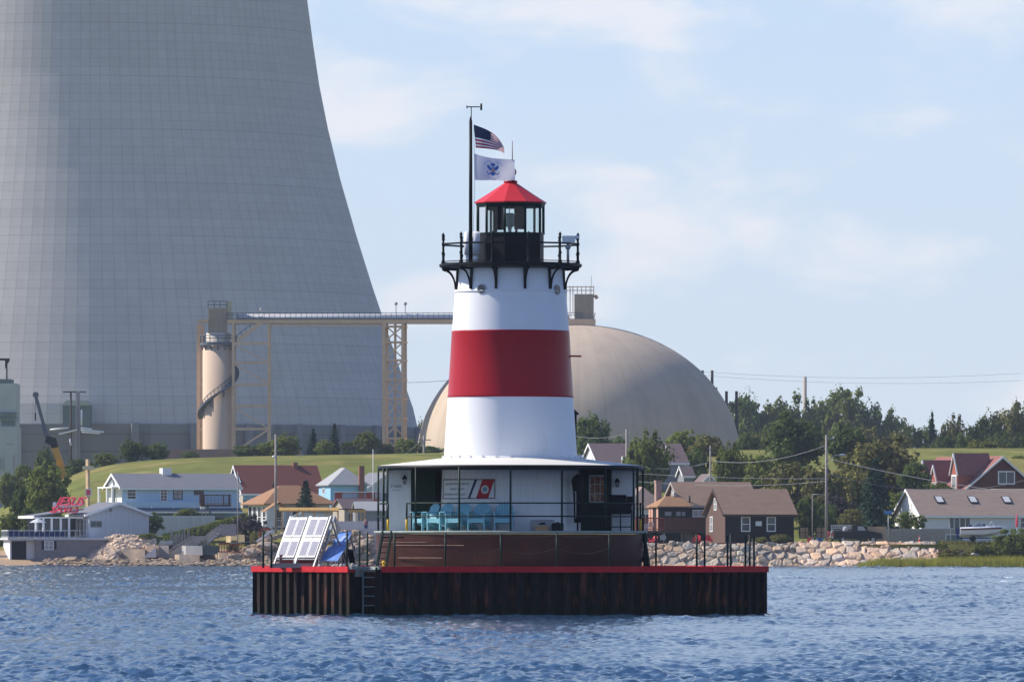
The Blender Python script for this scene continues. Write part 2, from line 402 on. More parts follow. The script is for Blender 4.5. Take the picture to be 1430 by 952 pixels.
M['marsh'] = mat('marsh_grass', (0.30, 0.29, 0.055), 0.8, 0.3, 0.6, c2=(0.15, 0.19, 0.035), trans=0.25, spec=0.05)
def tide_band(m):
    """weed and wet rust in a ragged band along the waterline"""
    n, l = m.node_tree.nodes, m.node_tree.links; b = n['Principled BSDF']; old = b.inputs['Base Color'].links[0].from_socket
    tc = n.new('ShaderNodeTexCoord'); sp = n.new('ShaderNodeSeparateXYZ'); l.new(tc.outputs['Object'], sp.inputs[0])
    no = n.new('ShaderNodeTexNoise'); no.inputs['Scale'].default_value = 1.6; no.inputs['Detail'].default_value = 6; l.new(tc.outputs['Object'], no.inputs['Vector'])
    ad = n.new('ShaderNodeMath'); ad.operation = 'MULTIPLY_ADD'; ad.inputs[1].default_value = -0.7; l.new(no.outputs['Fac'], ad.inputs[0]); l.new(sp.outputs['Z'], ad.inputs[2])
    mr = n.new('ShaderNodeMapRange'); mr.inputs['From Min'].default_value = -0.12; mr.inputs['From Max'].default_value = 0.12; l.new(ad.outputs[0], mr.inputs['Value'])
    mx = n.new('ShaderNodeMix'); mx.data_type = 'RGBA'; l.new(mr.outputs['Result'], mx.inputs['Factor']); mx.inputs['A'].default_value = (0.014, 0.014, 0.009, 1); l.new(old, mx.inputs['B']); l.new(mx.outputs['Result'], b.inputs['Base Color'])
tide_band(M['rust'])

# ------------------------------------------------------------------ land and water
CREST = [(-60, 735), (0, 716), (40, 692), (80, 672), (120, 656), (160, 648), (200, 643), (250, 640), (350, 637), (500, 634.5), (620, 632), (800, 631), (1000, 629), (1270, 626), (1500, 626)]
def shore(x): return 996 - 34 * smooth(-8, 14, x)
def ground(x, y):
    """height of the land (water is 0)"""
    px = 715 + 12000 * x / y
    u = y - shore(x)
    k = smooth(420, 900, px)
    zl = lerp_table([(-30, -2.5), (0, -0.25), (4, 0.3), (10, 1.0), (15, 2.4), (22, 3.4), (60, 3.9), (100, 4.4)], u)
    sh = 5.2 * smooth(1105, 1135, px)
    zr = lerp_table([(-30, -2.5), (-1, -0.5), (4, -0.12), (9.6 - sh, 0.08), (10.6 - sh, 0.25), (11.6 - sh, 2.55), (50, 2.75), (80, 5.0), (110, 8.3), (150, 9.5)], u)
    z0 = zl + (zr - zl) * k
    if px > 1150:
        mk = smooth(1150, 1230, px); bk = smooth(1290, 1345, px)
        lo = lerp_table([(940, -1.5), (946, -.2), (949, .18), (957, .36), (962, .6), (968, .7)], y)
        hi = lerp_table([(940, -1.5), (946, -.2), (949, .22), (955, .7), (962, 1.6), (970, 2.55), (990, 2.7)], y)
        mz = (lo if y < 968.5 else -1) * (1 - bk) + hi * bk
        z0 = max(z0, mz * mk - 1.5 * (1 - mk))
    y1 = shore(x) + 100 + 40 * k
    zc = Z(lerp_table(CREST, px), 1300)
    if y <= y1: return z0
    t = min(1, (y - y1) / (1300 - y1))
    if y <= 1300:
        return z0 + (zc - z0) * (1 - (1 - t) ** 1.6)
    far = 13 + 0.004 * (y - 1500) if y > 1500 else 13.0
    return zc + (min(far, zc + 2) - 1.0 - zc) * smooth(1300, 1420, y) if y < 1420 else min(far, zc + 2) - 1.0 + (far - min(far, zc + 2) + 1.0) * smooth(1420, 1900, y)

gx = [-3000, -1200, -600] + [-260 + 4 * i for i in range(131)] + [600, 1200, 3000]
gy = [940 + 1.0 * i for i in range(120)] + [1060 + 8 * i for i in range(31)] + [1304, 1310, 1320, 1340, 1380, 1420, 1480, 1560, 1700, 1900, 2300, 3000, 4200, 6500]
mb = MB()
for y in gy:
    for x in gx:
        mb.v.append((x, y, ground(max(-150, min(150, x)), y)))
nx = len(gx)
for j in range(len(gy) - 1):
    for i in range(nx - 1):
        mb.face((j*nx+i, j*nx+i+1, (j+1)*nx+i+1, (j+1)*nx+i), True)
struct('ground', mb, M['grass'])

def water_mat():
    m = bpy.data.materials.new('river_water'); m.use_nodes = True
    n, l = m.node_tree.nodes, m.node_tree.links
    b = n['Principled BSDF']
    b.inputs['Base Color'].default_value = (0.013, 0.048, 0.098, 1)
    b.inputs['Roughness'].default_value = 0.12
    b.inputs['IOR'].default_value = 1.33
    tc = n.new('ShaderNodeTexCoord')
    no = n.new('ShaderNodeTexNoise'); no.inputs['Scale'].default_value = 4.5; no.inputs['Detail'].default_value = 4
    l.new(tc.outputs['Object'], no.inputs['Vector'])
    bp = n.new('ShaderNodeBump'); bp.inputs['Strength'].default_value = 0.35; bp.inputs['Distance'].default_value = 0.06
    l.new(no.outputs['Fac'], bp.inputs['Height']); l.new(bp.outputs['Normal'], b.inputs['Normal'])
    # scattered little whitecaps
    at = n.new('ShaderNodeAttribute'); at.attribute_name = 'foam'
    mx = n.new('ShaderNodeMix'); mx.data_type = 'RGBA'
    l.new(at.outputs['Fac'], mx.inputs['Factor'])
    mx.inputs['A'].default_value = (0.013, 0.048, 0.098, 1); mx.inputs['B'].default_value = (0.75, 0.77, 0.78, 1)
    l.new(mx.outputs['Result'], b.inputs['Base Color'])
    return m
WATER = water_mat()
def make_water():
    rng = np.random.default_rng(11)
    ys = [118.0]
    while ys[-1] < 1012: ys.append(ys[-1] + 0.17 * (ys[-1] / 150) ** 1.35)
    ys = np.array(ys); nc = 600
    t = np.linspace(-1, 1, nc)
    XX = t[None, :] * (ys[:, None] * 0.068 + 6); YY = np.repeat(ys[:, None], nc, 1)
    H = np.zeros_like(XX)
    N = 110
    lam = np.exp(rng.uniform(math.log(0.22), math.log(3.2), N))
    ang = rng.normal(0.0, 0.85, N) + 0.5
    ph = rng.uniform(0, 2 * PI, N)
    for i in range(N):
        k = 2 * PI / lam[i]
        a = 0.0042 * lam[i] ** 0.55
        s = np.sin(k * (XX * math.cos(ang[i]) + YY * math.sin(ang[i])) + ph[i])
        H += a * (s + 0.25 * np.abs(s))
    # gusts: patches of rougher and calmer water
    G = np.zeros_like(XX)
    for i in range(14):
        lg = rng.uniform(6, 60); an = rng.uniform(0, PI)
        G += np.sin(2 * PI / lg * (XX * math.cos(an) + 0.35 * YY * math.sin(an)) + rng.uniform(0, 6)) / 14 ** 0.5
    H = (H - H.mean()) * (1.05 + 0.35 * G) * (1 + 0.8 * np.clip((YY - 300) / 600, 0, 1))
    F = np.zeros_like(XX, dtype=np.float32)
    for i in range(26):                       # a few small whitecaps, mostly far out on the left
        cy = rng.uniform(560, 985); cx = (rng.uniform(0, 380) - 715) * cy / 12000 if i < 17 else (rng.uniform(1080, 1430) - 715) * cy / 12000
        rx = rng.uniform(.25, .95); ry = rng.uniform(.8, 3.5)
        F += (((XX - cx) / rx) ** 2 + ((YY - cy) / ry) ** 2 < 1) * (H > 0.0)
    F = np.clip(F, 0, 1).astype(np.float32)
    edge = np.clip((1 - np.abs(t)) * 12, 0, 1)[None, :]
    H = H * edge - 0.05 * (1 - edge)
    v = np.stack([XX, YY, H], -1).reshape(-1, 3)
    nr = len(ys)
    idx = np.arange(nr * nc).reshape(nr, nc)
    q = np.stack([idx[:-1, :-1], idx[:-1, 1:], idx[1:, 1:], idx[1:, :-1]], -1).reshape(-1, 4)
    me = bpy.data.meshes.new('water')
    me.vertices.add(len(v)); me.vertices.foreach_set('co', v.astype(np.float32).ravel())
    me.loops.add(q.size); me.loops.foreach_set('vertex_index', q.astype(np.int32).ravel())
    me.polygons.add(len(q)); me.polygons.foreach_set('loop_start', np.arange(0, q.size, 4, dtype=np.int32))
    me.polygons.foreach_set('use_smooth', np.ones(len(q), dtype=bool))
    at = me.attributes.new('foam', 'FLOAT', 'POINT'); at.data.foreach_set('value', F.ravel())
    me.materials.append(WATER); me.update(); me.validate()
    o = bpy.data.objects.new('water', me); col.objects.link(o)
    tag(o, kind='structure')
make_water()
mb = MB(); mb.quad((-4000, -400, -0.3), (4000, -400, -0.3), (4000, 1100, -0.3), (-4000, 1100, -0.3))
struct('river_water', mb, WATER)

# ------------------------------------------------------------------ haze
mb = MB(); mb.box(-3500, 3500, -60, 6200, -4, 190)
hz = bpy.data.materials.new('haze'); hz.use_nodes = True
hn, hl = hz.node_tree.nodes, hz.node_tree.links
hn.remove(hn['Principled BSDF'])
pv = hn.new('ShaderNodeVolumePrincipled'); pv.inputs['Density'].default_value = HAZE
pv.inputs['Color'].default_value = (0.72, 0.83, 1.0, 1); pv.inputs['Anisotropy'].default_value = 0.2
hl.new(pv.outputs[0], hn['Material Output'].inputs['Volume'])
ho = tag(mb.build('haze', hz), kind='stuff')

# ------------------------------------------------------------------ vegetation prototypes (unit size: height 1, width 1)
def crown_mesh(name, seed, nclump, per, mtl, shape='round', size=(0.015, 0.037), low=0.12):
    rng = random.Random(seed)
    V, F = [], []
    if shape == 'fir':
        cl = []
        tiers = 15
        for i in range(tiers):
            z = 0.05 + 0.93 * i / (tiers - 1); rad = 0.5 * (1 - z) ** 0.85 + 0.015
            nb = max(4, int(15 * (1 - z) + 4))
            for j in range(nb):
                a = 2 * PI * (j + rng.random()) / nb; ln = rad * rng.uniform(0.75, 1.1)
                for k in range(7):
                    f = (k + 0.7) / 7
                    cl.append((ln * f * math.cos(a), ln * f * math.sin(a), z - 0.10 * f * f * (1 - z) + rng.uniform(-.012, .012), 0.022 + 0.012 * (1 - f)))
        for (x, y, z, r) in cl:
            for _ in range(8):
                p = Vector((x + rng.gauss(0, r), y + rng.gauss(0, r), z + rng.gauss(0, r * 0.5)))
                n = Vector((x + rng.gauss(0, .15), y + rng.gauss(0, .15), 0.25 + rng.gauss(0, .25))).normalized()
                u = n.orthogonal().normalized(); w = n.cross(u); s = rng.uniform(*size)
                k = len(V)
                V += [tuple(p + u*s - w*s*.6), tuple(p + u*s*.6 + w*s), tuple(p - u*s + w*s*.5), tuple(p - u*s*.5 - w*s)]
                F.append((k, k+1, k+2, k+3))
    else:
        centers = []
        lobes = []
        n_l = 36
        for i in range(n_l):
            zz = 1 - 2 * (i + .5) / n_l; a = 2.39996 * i + rng.uniform(-.3, .3); q = (1 - zz * zz) ** .5
            k_ = rng.uniform(.88, 1.07); zc = low + .17 + (.80 - low - .17) * (zz * k_ * .5 + .5)
            lobes.append((Vector((math.cos(a) * q * .30 * k_, math.sin(a) * q * .30 * k_, min(zc, .82))), rng.uniform(.13, .20)))
        lobes.append((Vector((0, 0, .48)), .36))
        while len(centers) < nclump:
            lb = rng.choice(lobes)
            d = Vector((rng.gauss(0, 1), rng.gauss(0, 1), rng.gauss(0, 1))).normalized()
            p = lb[0] + d * lb[1] * rng.uniform(.55, 1.0)
            if p.z < low: p.z = low + rng.uniform(0, .08)
            if p.z > .97: continue
            centers.append((p, rng.uniform(.05, .115), rng.uniform(.6, 1)))
        for c, r, dens in centers:
            for _ in range(int(per * dens)):
                d = Vector((rng.gauss(0, 1), rng.gauss(0, 1), rng.gauss(0, .75))).normalized()
                p = c + d * r * rng.uniform(.45, 1.1)
                n = (d * .9 + (c - Vector((0, 0, .45))) * .8 + Vector((rng.gauss(0, .45), rng.gauss(0, .45), rng.gauss(0.5, .45)))).normalized()
                u = n.orthogonal().normalized(); w = n.cross(u)
                t = rng.uniform(0, 6); u, w = u*math.cos(t)+w*math.sin(t), w*math.cos(t)-u*math.sin(t)
                s = rng.uniform(*size)
                k = len(V)
                V += [tuple(p + u*s*.9 - w*s*.35), tuple(p + u*s*.35 + w*s*.7), tuple(p - u*s*.9 + w*s*.3), tuple(p - u*s*.4 - w*s*.7)]
                F.append((k, k+1, k+2, k+3))
    me = bpy.data.meshes.new(name); me.from_pydata(V, [], F); me.materials.append(mtl); me.update()
    return me
def trunk_mesh(seed, h=0.62, r=0.024):
    rng = random.Random(seed); mb = MB()
    mb.tube([(0, 0, -.03), (.006, 0, .15), (.0, .008, .38), (-.006, 0, h)], [r * 1.25, r, r * .75, r * .3], 7)
    for _ in range(7):
        a = rng.uniform(0, 2*PI); z = rng.uniform(.16, .45); ln = rng.uniform(.18, .32)
        mb.tube([(0, 0, z), (math.cos(a)*ln*.5, math.sin(a)*ln*.5, z+.10), (math.cos(a)*ln, math.sin(a)*ln, z+.24)], [r*.55, r*.38, r*.12], 5)
    o = mb.build('trunk', M['bark']); me = o.data; bpy.data.objects.remove(o); return me
TR = [trunk_mesh(3), trunk_mesh(8), trunk_mesh(15, .9, .016)]
PROTO = {}
def proto(kind, mtl, v):
    key = (kind, mtl, v)
    if key not in PROTO:
        seed = hash((kind == 'fir', v)) % 1000 + v * 17 + (5 if kind == 'bush' else 0)
        seed = {'tree': 100, 'bush': 200, 'fir': 300}[kind] + v * 17
        if kind == 'tree': me = crown_mesh('crown', seed, 165, 46, M[mtl], low=0.08)
        elif kind == 'bush': me = crown_mesh('foliage', seed, 125, 46, M[mtl], low=0.02)
        else: me = crown_mesh('crown', seed, 0, 0, M[mtl], 'fir', (0.010, 0.022))
        PROTO[key] = me
    return PROTO[key]
rt = random.Random(77)
def plant(kind, mtl, pc, top, base, wpx, d, label, v=None, name=None, group=None, depth=None):
    """pc/top/base/wpx: measured on the photo; d: metres away. Stands on the land."""
    h = (base - top) * d / 12000; w = wpx * d / 12000 * 1.08
    x = X(pc, d); z = Z(base, d)
    nm = name or {'tree': 'broadleaf_tree', 'bush': 'shrub', 'fir': 'conifer_tree'}[kind]
    gz = ground(x, d)
    if z > gz and kind != 'bush': h += z - gz; z = gz
    t = thing(nm, label, {'tree': 'tree', 'bush': 'shrub', 'fir': 'conifer'}[kind], (x, d, z - 0.05), rt.uniform(0, 6.28), group)
    t.scale = (w, depth / 1.0 if depth else w, h * 1.03)
    if depth: t.rotation_euler[2] = 0
    v = rt.randrange(4) if v is None else v
    c = bpy.data.objects.new('foliage' if kind == 'bush' else 'crown', proto(kind, mtl, v)); col.objects.link(c); c.parent = t
    k = bpy.data.objects.new('stem' if kind == 'bush' else 'trunk', TR[2] if kind == 'fir' else TR[v % 2]); col.objects.link(k); k.parent = t
    if kind == 'bush': k.scale = (1, 1, 0.8)
    return t

# shore and hill on the left
plant('tree', 'leaf_mid', 68, 641, 722, 70, 1062, 'large full green tree behind the pavilion with red rooftop letters', 0)
plant('tree', 'leaf_dark', 32, 672, 727, 34, 1075, 'darker tree directly beside the pale industrial block and the pavilion tree', 1)
plant('bush', 'leaf_mid', 14, 714, 752, 44, 1030, 'big rounded shrub on the shore by the white boathouse corner', 2)
plant('bush', 'leaf_dark', 48, 706, 748, 46, 1028, 'dark shrub filling the gap behind the blue terrace railing', 3)
plant('bush', 'leaf_mid', 2, 735, 786, 40, 1012, 'low shrub at the frame edge beside the white boathouse', 1)
plant('tree', 'leaf_dark', 62, 622, 690, 30, 1340, 'slim dark tree under the crane boom', 2)
plant('tree', 'leaf_mid', 34, 646, 700, 34, 1330, 'small pale tree below the pale industrial block', 3)
plant('tree', 'leaf_mid', 10, 655, 720, 36, 1325, 'small tree at the foot of the pale industrial block', 0)
plant('bush', 'leaf_dark', 112, 636, 672, 46, 1318, 'dark bushy clump on the hill edge behind the wooden cross', 0)
plant('bush', 'leaf_mid', 148, 630, 654, 40, 1318, 'light low bush on the hill crest between the cross clump and twin trees', 2)
plant('tree', 'leaf_dark', 186, 611, 650, 44, 1325, 'taller of the twin dark trees on the hill crest beside the brown wall', 1)
plant('tree', 'leaf_dark', 220, 616, 648, 34, 1325, 'shorter of the twin dark trees on the hill crest beside the brown wall', 3)
plant('bush', 'leaf_dark', 266, 628, 644, 28, 1330, 'small round bush in front of the brown wall under the silo', 1)
plant('bush', 'leaf_dark', 346, 618, 642, 44, 1330, 'broad dusty bush right of the silo foot on the crest', 0)
plant('bush', 'leaf_mid', 372, 614, 642, 36, 1332, 'broad bush in the crest row beside the single steel column', 3)
plant('tree', 'leaf_mid', 400, 604, 641, 44, 1330, 'round tree on the crest behind the tall lamp pole', 2)
plant('fir', 'needle', 437, 600, 640, 28, 1330, 'broader of two dark conifers on the grassy crest', 0)
plant('fir', 'needle', 467, 593, 640, 24, 1330, 'taller narrow dark conifer on the grassy crest', 1)
plant('bush', 'leaf_mid', 453, 612, 640, 30, 1326, 'pale bush between the two crest conifers', 2)
plant('bush', 'leaf_dark', 487, 613, 638, 30, 1332, 'dark low bush right of the narrow crest conifer', 3)
plant('tree', 'leaf_mid', 513, 599, 638, 42, 1330, 'round pale green tree on the crest left of the lattice trestle', 0)
plant('bush', 'leaf_dark', 541, 618, 638, 26, 1330, 'dark bush at the foot of the lattice trestle', 1)
plant('bush', 'leaf_mid', 568, 610, 638, 44, 1330, 'big pale bush on the crest right of the lattice trestle', 2)
plant('bush', 'leaf_dark', 602, 620, 638, 40, 1330, 'dark hedge bush in front of the dome beside the lighthouse', 0)
plant('fir', 'needle', 427, 673, 706, 46, 1085, 'dark fir tree beside the orange brown roofed cottage', 2)
plant('bush', 'leaf_purple', 349, 714, 762, 50, 1012, 'rounded purple grey bush above the shore rocks', 1)
plant('bush', 'leaf_yellow', 418, 722, 756, 30, 1016, 'yellow green bush behind the tall solar racks', 3)
plant('bush', 'leaf_olive', 360, 740, 768, 30, 1008, 'dry olive bush below the purple grey bush', 2)
plant('bush', 'leaf_mid', 284, 752, 778, 36, 1004, 'bright green weedy bush beside the wooden stairs', 0)
plant('bush', 'leaf_yellow', 327, 752, 776, 22, 1003, 'small bright bush behind the red terrace railing', 1)
plant('bush', 'leaf_dark', 212, 712, 750, 34, 1022, 'squared dark hedge bush against the pavilion shed wall', 3)
plant('bush', 'leaf_mid', 262, 708, 730, 44, 1050, 'leafy vine bush growing under the blue house awning', 2)
plant('bush', 'leaf_mid', 240, 744, 772, 30, 1008, 'small hedge bush at the top of the concrete steps', 3)
plant('bush', 'leaf_dark', 200, 734, 760, 20, 1017, 'little dark bush against the pavilion side wall corner', 1)
plant('bush', 'leaf_mid', 203, 742, 756, 36, 1006, 'low grassy bush on top of the tan rubble slope', 0)
# right of the lighthouse
plant('tree', 'leaf_dark', 826, 574, 662, 58, 1200, 'tall dark tree beside the lighthouse shaft in front of the dome', 0)
plant('tree', 'leaf_dark', 862, 606, 660, 44, 1210, 'dark tree behind the mauve gabled roof near the dome', 1)
plant('tree', 'leaf_mid', 903, 600, 708, 72, 1050, 'wide leafy tree covering the middle of the mauve roof', 2)
plant('bush', 'leaf_mid', 884, 640, 690, 36, 1046, 'shrubby growth hanging low left of the leafy roof tree', 3)
plant('tree', 'leaf_mid', 955, 598, 655, 60, 1230, 'pale tree before the dome right of the leafy roof tree', 3)
plant('tree', 'leaf_olive', 988, 603, 660, 54, 1220, 'yellowish tree before the dome centre', 0)
plant('tree', 'leaf_dark', 972, 622, 690, 46, 1120, 'dark tree over the small shed roof', 1)
plant('tree', 'leaf_mid', 1018, 616, 700, 48, 1060, 'upright green tree behind the brown cottage ridge', 2)
plant('tree', 'leaf_dark', 1045, 600, 655, 40, 1350, 'small dark tree at the right foot of the dome', 3)
plant('tree', 'leaf_dark', 1106, 570, 680, 92, 1140, 'tallest dark tree on the right bank left of the street lamp pole', 1)
plant('tree', 'leaf_mid', 1062, 630, 702, 50, 1080, 'middle sized tree in front of the tallest dark tree, lower left', 0)
plant('tree', 'leaf_dark', 1183, 589, 668, 62, 1150, 'dark tree behind the street lamp arm', 2)
plant('tree', 'leaf_olive', 1100, 642, 742, 84, 1035, 'broad dull olive thicket tree behind the brown cottage', 3)
plant('tree', 'leaf_olive', 1148, 645, 752, 66, 1030, 'dull thicket tree behind the wooden trailer', 0)
plant('bush', 'leaf_yellow', 1086, 676, 716, 40, 1024, 'bright yellow green bush above the brown cottage roof', 1)
plant('bush', 'leaf_dark', 1128, 690, 752, 44, 1012, 'deep shaded shrub right of the brown cottage', 2)
plant('tree', 'leaf_olive', 1228, 602, 722, 112, 1075, 'largest golden olive tree behind the blue spruce', 1)
plant('tree', 'leaf_dark', 1278, 640, 700, 50, 1062, 'dark tree left of the red dormer house', 0)
plant('bush', 'leaf_purple', 1172, 684, 740, 40, 1018, 'dark purple leaved shrub beside the street lamp pole', 0)
plant('fir', 'needle', 1223, 646, 742, 78, 1006, 'large dense blue green spruce beside the white long house', 3)
plant('bush', 'leaf_olive', 1189, 707, 745, 40, 998, 'reddish olive bush behind the black pickup', 1)
plant('bush', 'leaf_mid', 1266, 712, 740, 32, 990, 'rounded bush left of the white house gable', 2)
plant('bush', 'leaf_mid', 1282, 717, 740, 26, 989, 'rounded bush under the white house front eave', 3)
plant('bush', 'leaf_yellow', 1290, 640, 668, 46, 1120, 'yellow green bush behind the small red dormers', 0)
plant('bush', 'leaf_mid', 1312, 672, 690, 44, 1052, 'hedge bush in front of the red dormer windows', 1)
plant('bush', 'leaf_yellow', 1376, 612, 642, 70, 1300, 'loose pale bush on the right field above the red roof', 2)
plant('bush', 'leaf_yellow', 1424, 634, 655, 34, 1200, 'pale bush at the frame edge behind the red gable', 3)
plant('bush', 'leaf_mid', 1416, 734, 782, 66, 957, 'biggest dark green shrub on the marsh bank in front of the boat', 1)
plant('bush', 'leaf_mid', 1374, 757, 784, 40, 956, 'smaller shrub on the marsh bank below the boat hull', 3)
plant('bush', 'leaf_olive', 1336, 762, 784, 60, 957, 'dry low scrub beside the end of the stone seawall', 0)
plant('bush', 'leaf_yellow', 1062, 748, 762, 26, 972, 'weedy yellow tuft at the corner of the brown cottage', 2)
plant('bush', 'leaf_olive', 1090, 744, 758, 30, 974, 'weeds under the right window of the brown cottage', 1)
plant('bush', 'leaf_dark', 1290, 620, 640, 10, 1310, 'tiny dark bush on the far right field edge', 1)
plant('tree', 'leaf_mid', 1048, 634, 705, 46, 1095, 'rounded tree closing the gap behind the brown cottage roofs', 2)
plant('tree', 'leaf_mid', 1132, 648, 735, 50, 1048, 'green thicket tree left of the street lamp pole top', 1)
plant('tree', 'leaf_olive', 1192, 650, 735, 56, 1044, 'olive thicket tree left of the blue green spruce', 2)
plant('bush', 'leaf_mid', 1258, 680, 736, 44, 1040, 'tall shrub filling in right of the blue green spruce', 0)
plant('bush', 'leaf_dark', 1156, 700, 748, 46, 1016, 'shaded shrub directly behind the street lamp pole', 2)
# far woods, hazy
far = [(1040, 542, 612, 74, 'far hazy tree just right of the dome and twin poles'), (1092, 544, 615, 82, 'far hazy tree below the thin white chimney'),
       (1135, 556, 615, 50, 'far hazy tree between the thin chimney and the domed crown'), (1176, 536, 620, 92, 'largest far hazy tree with a domed crown'),
       (1218, 556, 618, 60, 'far hazy tree joined to the right side of the domed crown'), (1248, 566, 618, 52, 'far hazy tree sloping down to the sky gap')]
for i, (pc, tp, bs, w, lb) in enumerate(far): plant('tree', 'leaf_mid' if i % 2 else 'leaf_dark', pc, tp, bs, w, 1950, lb, i % 4)
far = [(1296, 582, 626, 40, 'dusky tree right of the sky gap'), (1332, 578, 626, 48, 'brownish dusky tree beside the dark pointed conifer'), (1362, 588, 626, 40, 'low dusky tree before the rising wood'),
       (1384, 570, 626, 54, 'first tree of the tall wood at the frame edge'), (1412, 555, 626, 62, 'tallest tree of the wood at the frame edge'), (1440, 558, 626, 50, 'tree of the wood cut by the frame edge'),
       (1270, 590, 628, 40, 'low dusky tree below the sky gap')]
for i, (pc, tp, bs, w, lb) in enumerate(far): plant('tree', ['leaf_dark', 'leaf_olive', 'leaf_dark'][i % 3], pc, tp, bs, w, 1640, lb, (i + 1) % 4)
plant('fir', 'needle', 1302, 580, 628, 24, 1600, 'dark pointed conifer in the dusky tree row', 0)
far = [(1060, 600, 640, 50), (1102, 602, 640, 50), (1150, 600, 640, 50), (1205, 592, 640, 60), (1255, 598, 640, 56)]
for i, (pc, tp, bs, w) in enumerate(far): plant('tree', 'leaf_olive', pc, tp, bs, w, 1500, 'dull tree of the middle belt under the hazy wood', i % 4, group='trees of the middle belt under the hazy wood')
far = [(1345, 600, 632, 40), (1395, 598, 632, 46), (1425, 604, 632, 40), (1315, 604, 632, 40)]
for i, (pc, tp, bs, w) in enumerate(far): plant('tree', 'leaf_dark', pc, tp, bs, w, 1420, 'dark tree of the row closing the right grass field', i % 4, group='trees of the row closing the right grass field')
for i, pc in enumerate([586, 610]): plant('tree', 'leaf_dark', pc, 583 + i * 3, 640, 34, 2100, 'faint far tree in the gap between tower and dome', i, group='faint trees between tower and dome')

# ------------------------------------------------------------------ power station
def tower_mat(name, base, nseg, dz, line=0.80):
    """board-marked concrete: lift lines every dz, meridian lines on every rib, panels of slightly different tone"""
    m = bpy.data.materials.new(name); m.use_nodes = True
    n, l = m.node_tree.nodes, m.node_tree.links
    b = n['Principled BSDF']; b.inputs['Roughness'].default_value = 0.9; b.inputs['Specular IOR Level'].default_value = 0.2
    tc = n.new('ShaderNodeTexCoord'); sp = n.new('ShaderNodeSeparateXYZ'); l.new(tc.outputs['Object'], sp.inputs[0])
    def mth(op, a, bb=None, c=None):
        k = n.new('ShaderNodeMath'); k.operation = op
        for i, v in enumerate((a, bb, c)):
            if v is None: continue
            if isinstance(v, (int, float)): k.inputs[i].default_value = v
            else: l.new(v, k.inputs[i])
        return k.outputs[0]
    ang = mth('MULTIPLY', mth('ARCTAN2', sp.outputs['X'], mth('MULTIPLY', sp.outputs['Y'], -1)), nseg / (2 * PI))
    h = mth('MULTIPLY', sp.outputs['Z'], 1 / dz)
    def lines(v, w):
        f = mth('ABSOLUTE', mth('SUBTRACT', mth('FRACT', v), 0.5))
        return mth('GREATER_THAN', f, 0.5 - w)
    lv = lines(ang, 0.06); lh = lines(h, 0.05); lh3 = lines(mth('MULTIPLY', h, 1 / 6.0), 0.012)
    cb = n.new('ShaderNodeCombineXYZ'); l.new(mth('FLOOR', ang), cb.inputs[0]); l.new(mth('FLOOR', h), cb.inputs[1])
    wn_ = n.new('ShaderNodeTexWhiteNoise'); wn_.noise_dimensions = '2D'; l.new(cb.outputs[0], wn_.inputs['Vector'])
    cb2 = n.new('ShaderNodeCombineXYZ'); l.new(mth('FLOOR', h), cb2.inputs[1])
    wr = n.new('ShaderNodeTexWhiteNoise'); wr.noise_dimensions = '2D'; l.new(cb2.outputs[0], wr.inputs['Vector'])
    no = n.new('ShaderNodeTexNoise'); no.inputs['Scale'].default_value = 0.05; no.inputs['Detail'].default_value = 7; no.inputs['Roughness'].default_value = 0.65
    l.new(tc.outputs['Object'], no.inputs['Vector'])
    no2 = n.new('ShaderNodeTexNoise'); no2.inputs['Scale'].default_value = 0.5; no2.inputs['Detail'].default_value = 6; no2.inputs['Roughness'].default_value = 0.7
    mp = n.new('ShaderNodeMapping'); mp.inputs['Scale'].default_value = (1, 1, 0.15); l.new(tc.outputs['Object'], mp.inputs[0]); l.new(mp.outputs[0], no2.inputs['Vector'])
    v = mth('ADD', 0.76, mth('MULTIPLY', no.outputs['Fac'], 0.22))
    v = mth('ADD', v, mth('MULTIPLY', no2.outputs['Fac'], 0.24))
    v = mth('ADD', v, mth('MULTIPLY', wn_.outputs['Value'], 0.045))
    v = mth('ADD', v, mth('MULTIPLY', wr.outputs['Value'], 0.06))
    v = mth('MULTIPLY', v, mth('SUBTRACT', 1, mth('MULTIPLY', lv, 1 - line)))
    v = mth('MULTIPLY', v, mth('SUBTRACT', 1, mth('MULTIPLY', lh, 1 - line)))
    v = mth('MULTIPLY', v, mth('SUBTRACT', 1, mth('MULTIPLY', lh3, 0.07)))
    vm = n.new('ShaderNodeVectorMath'); vm.operation = 'SCALE'; vm.inputs[0].default_value = base; l.new(v, vm.inputs['Scale'])
    l.new(vm.outputs[0], b.inputs['Base Color'])
    return m
DT = 1600
tx = X(128, DT)
g = thing('cooling_tower', 'colossal grey concrete cooling tower filling the sky behind the blue house', 'cooling tower', (tx, DT, 0))
PT = [(605, 457), (570, 449), (550, 442), (500, 425.5), (450, 409), (400, 392), (330, 370), (250, 347), (180, 330), (120, 318), (60, 309), (0, 301), (-120, 290), (-260, 284), (-380, 286), (-500, 296)]
mb = MB(); mb.lathe([(r * DT / 12000, Z(p, DT)) for p, r in PT], 148, sm=False)
mb.lathe([((r - 7) * DT / 12000, Z(p, DT)) for p, r in PT], 148, sm=False)
mb.build('shell', tower_mat('tower_concrete', (0.49, 0.468, 0.44), 148, 1.62, 0.895), g)
mb = MB(); mb.lathe([(59.5, 4), (61.4, Z(606, DT)), (61.4, Z(598, DT)), (59, Z(598, DT))], 74, sm=False)
mb.build('base_wall', tower_mat('base_concrete', (0.22, 0.22, 0.23), 30, 3.2, 0.82), g)
mb = MB()
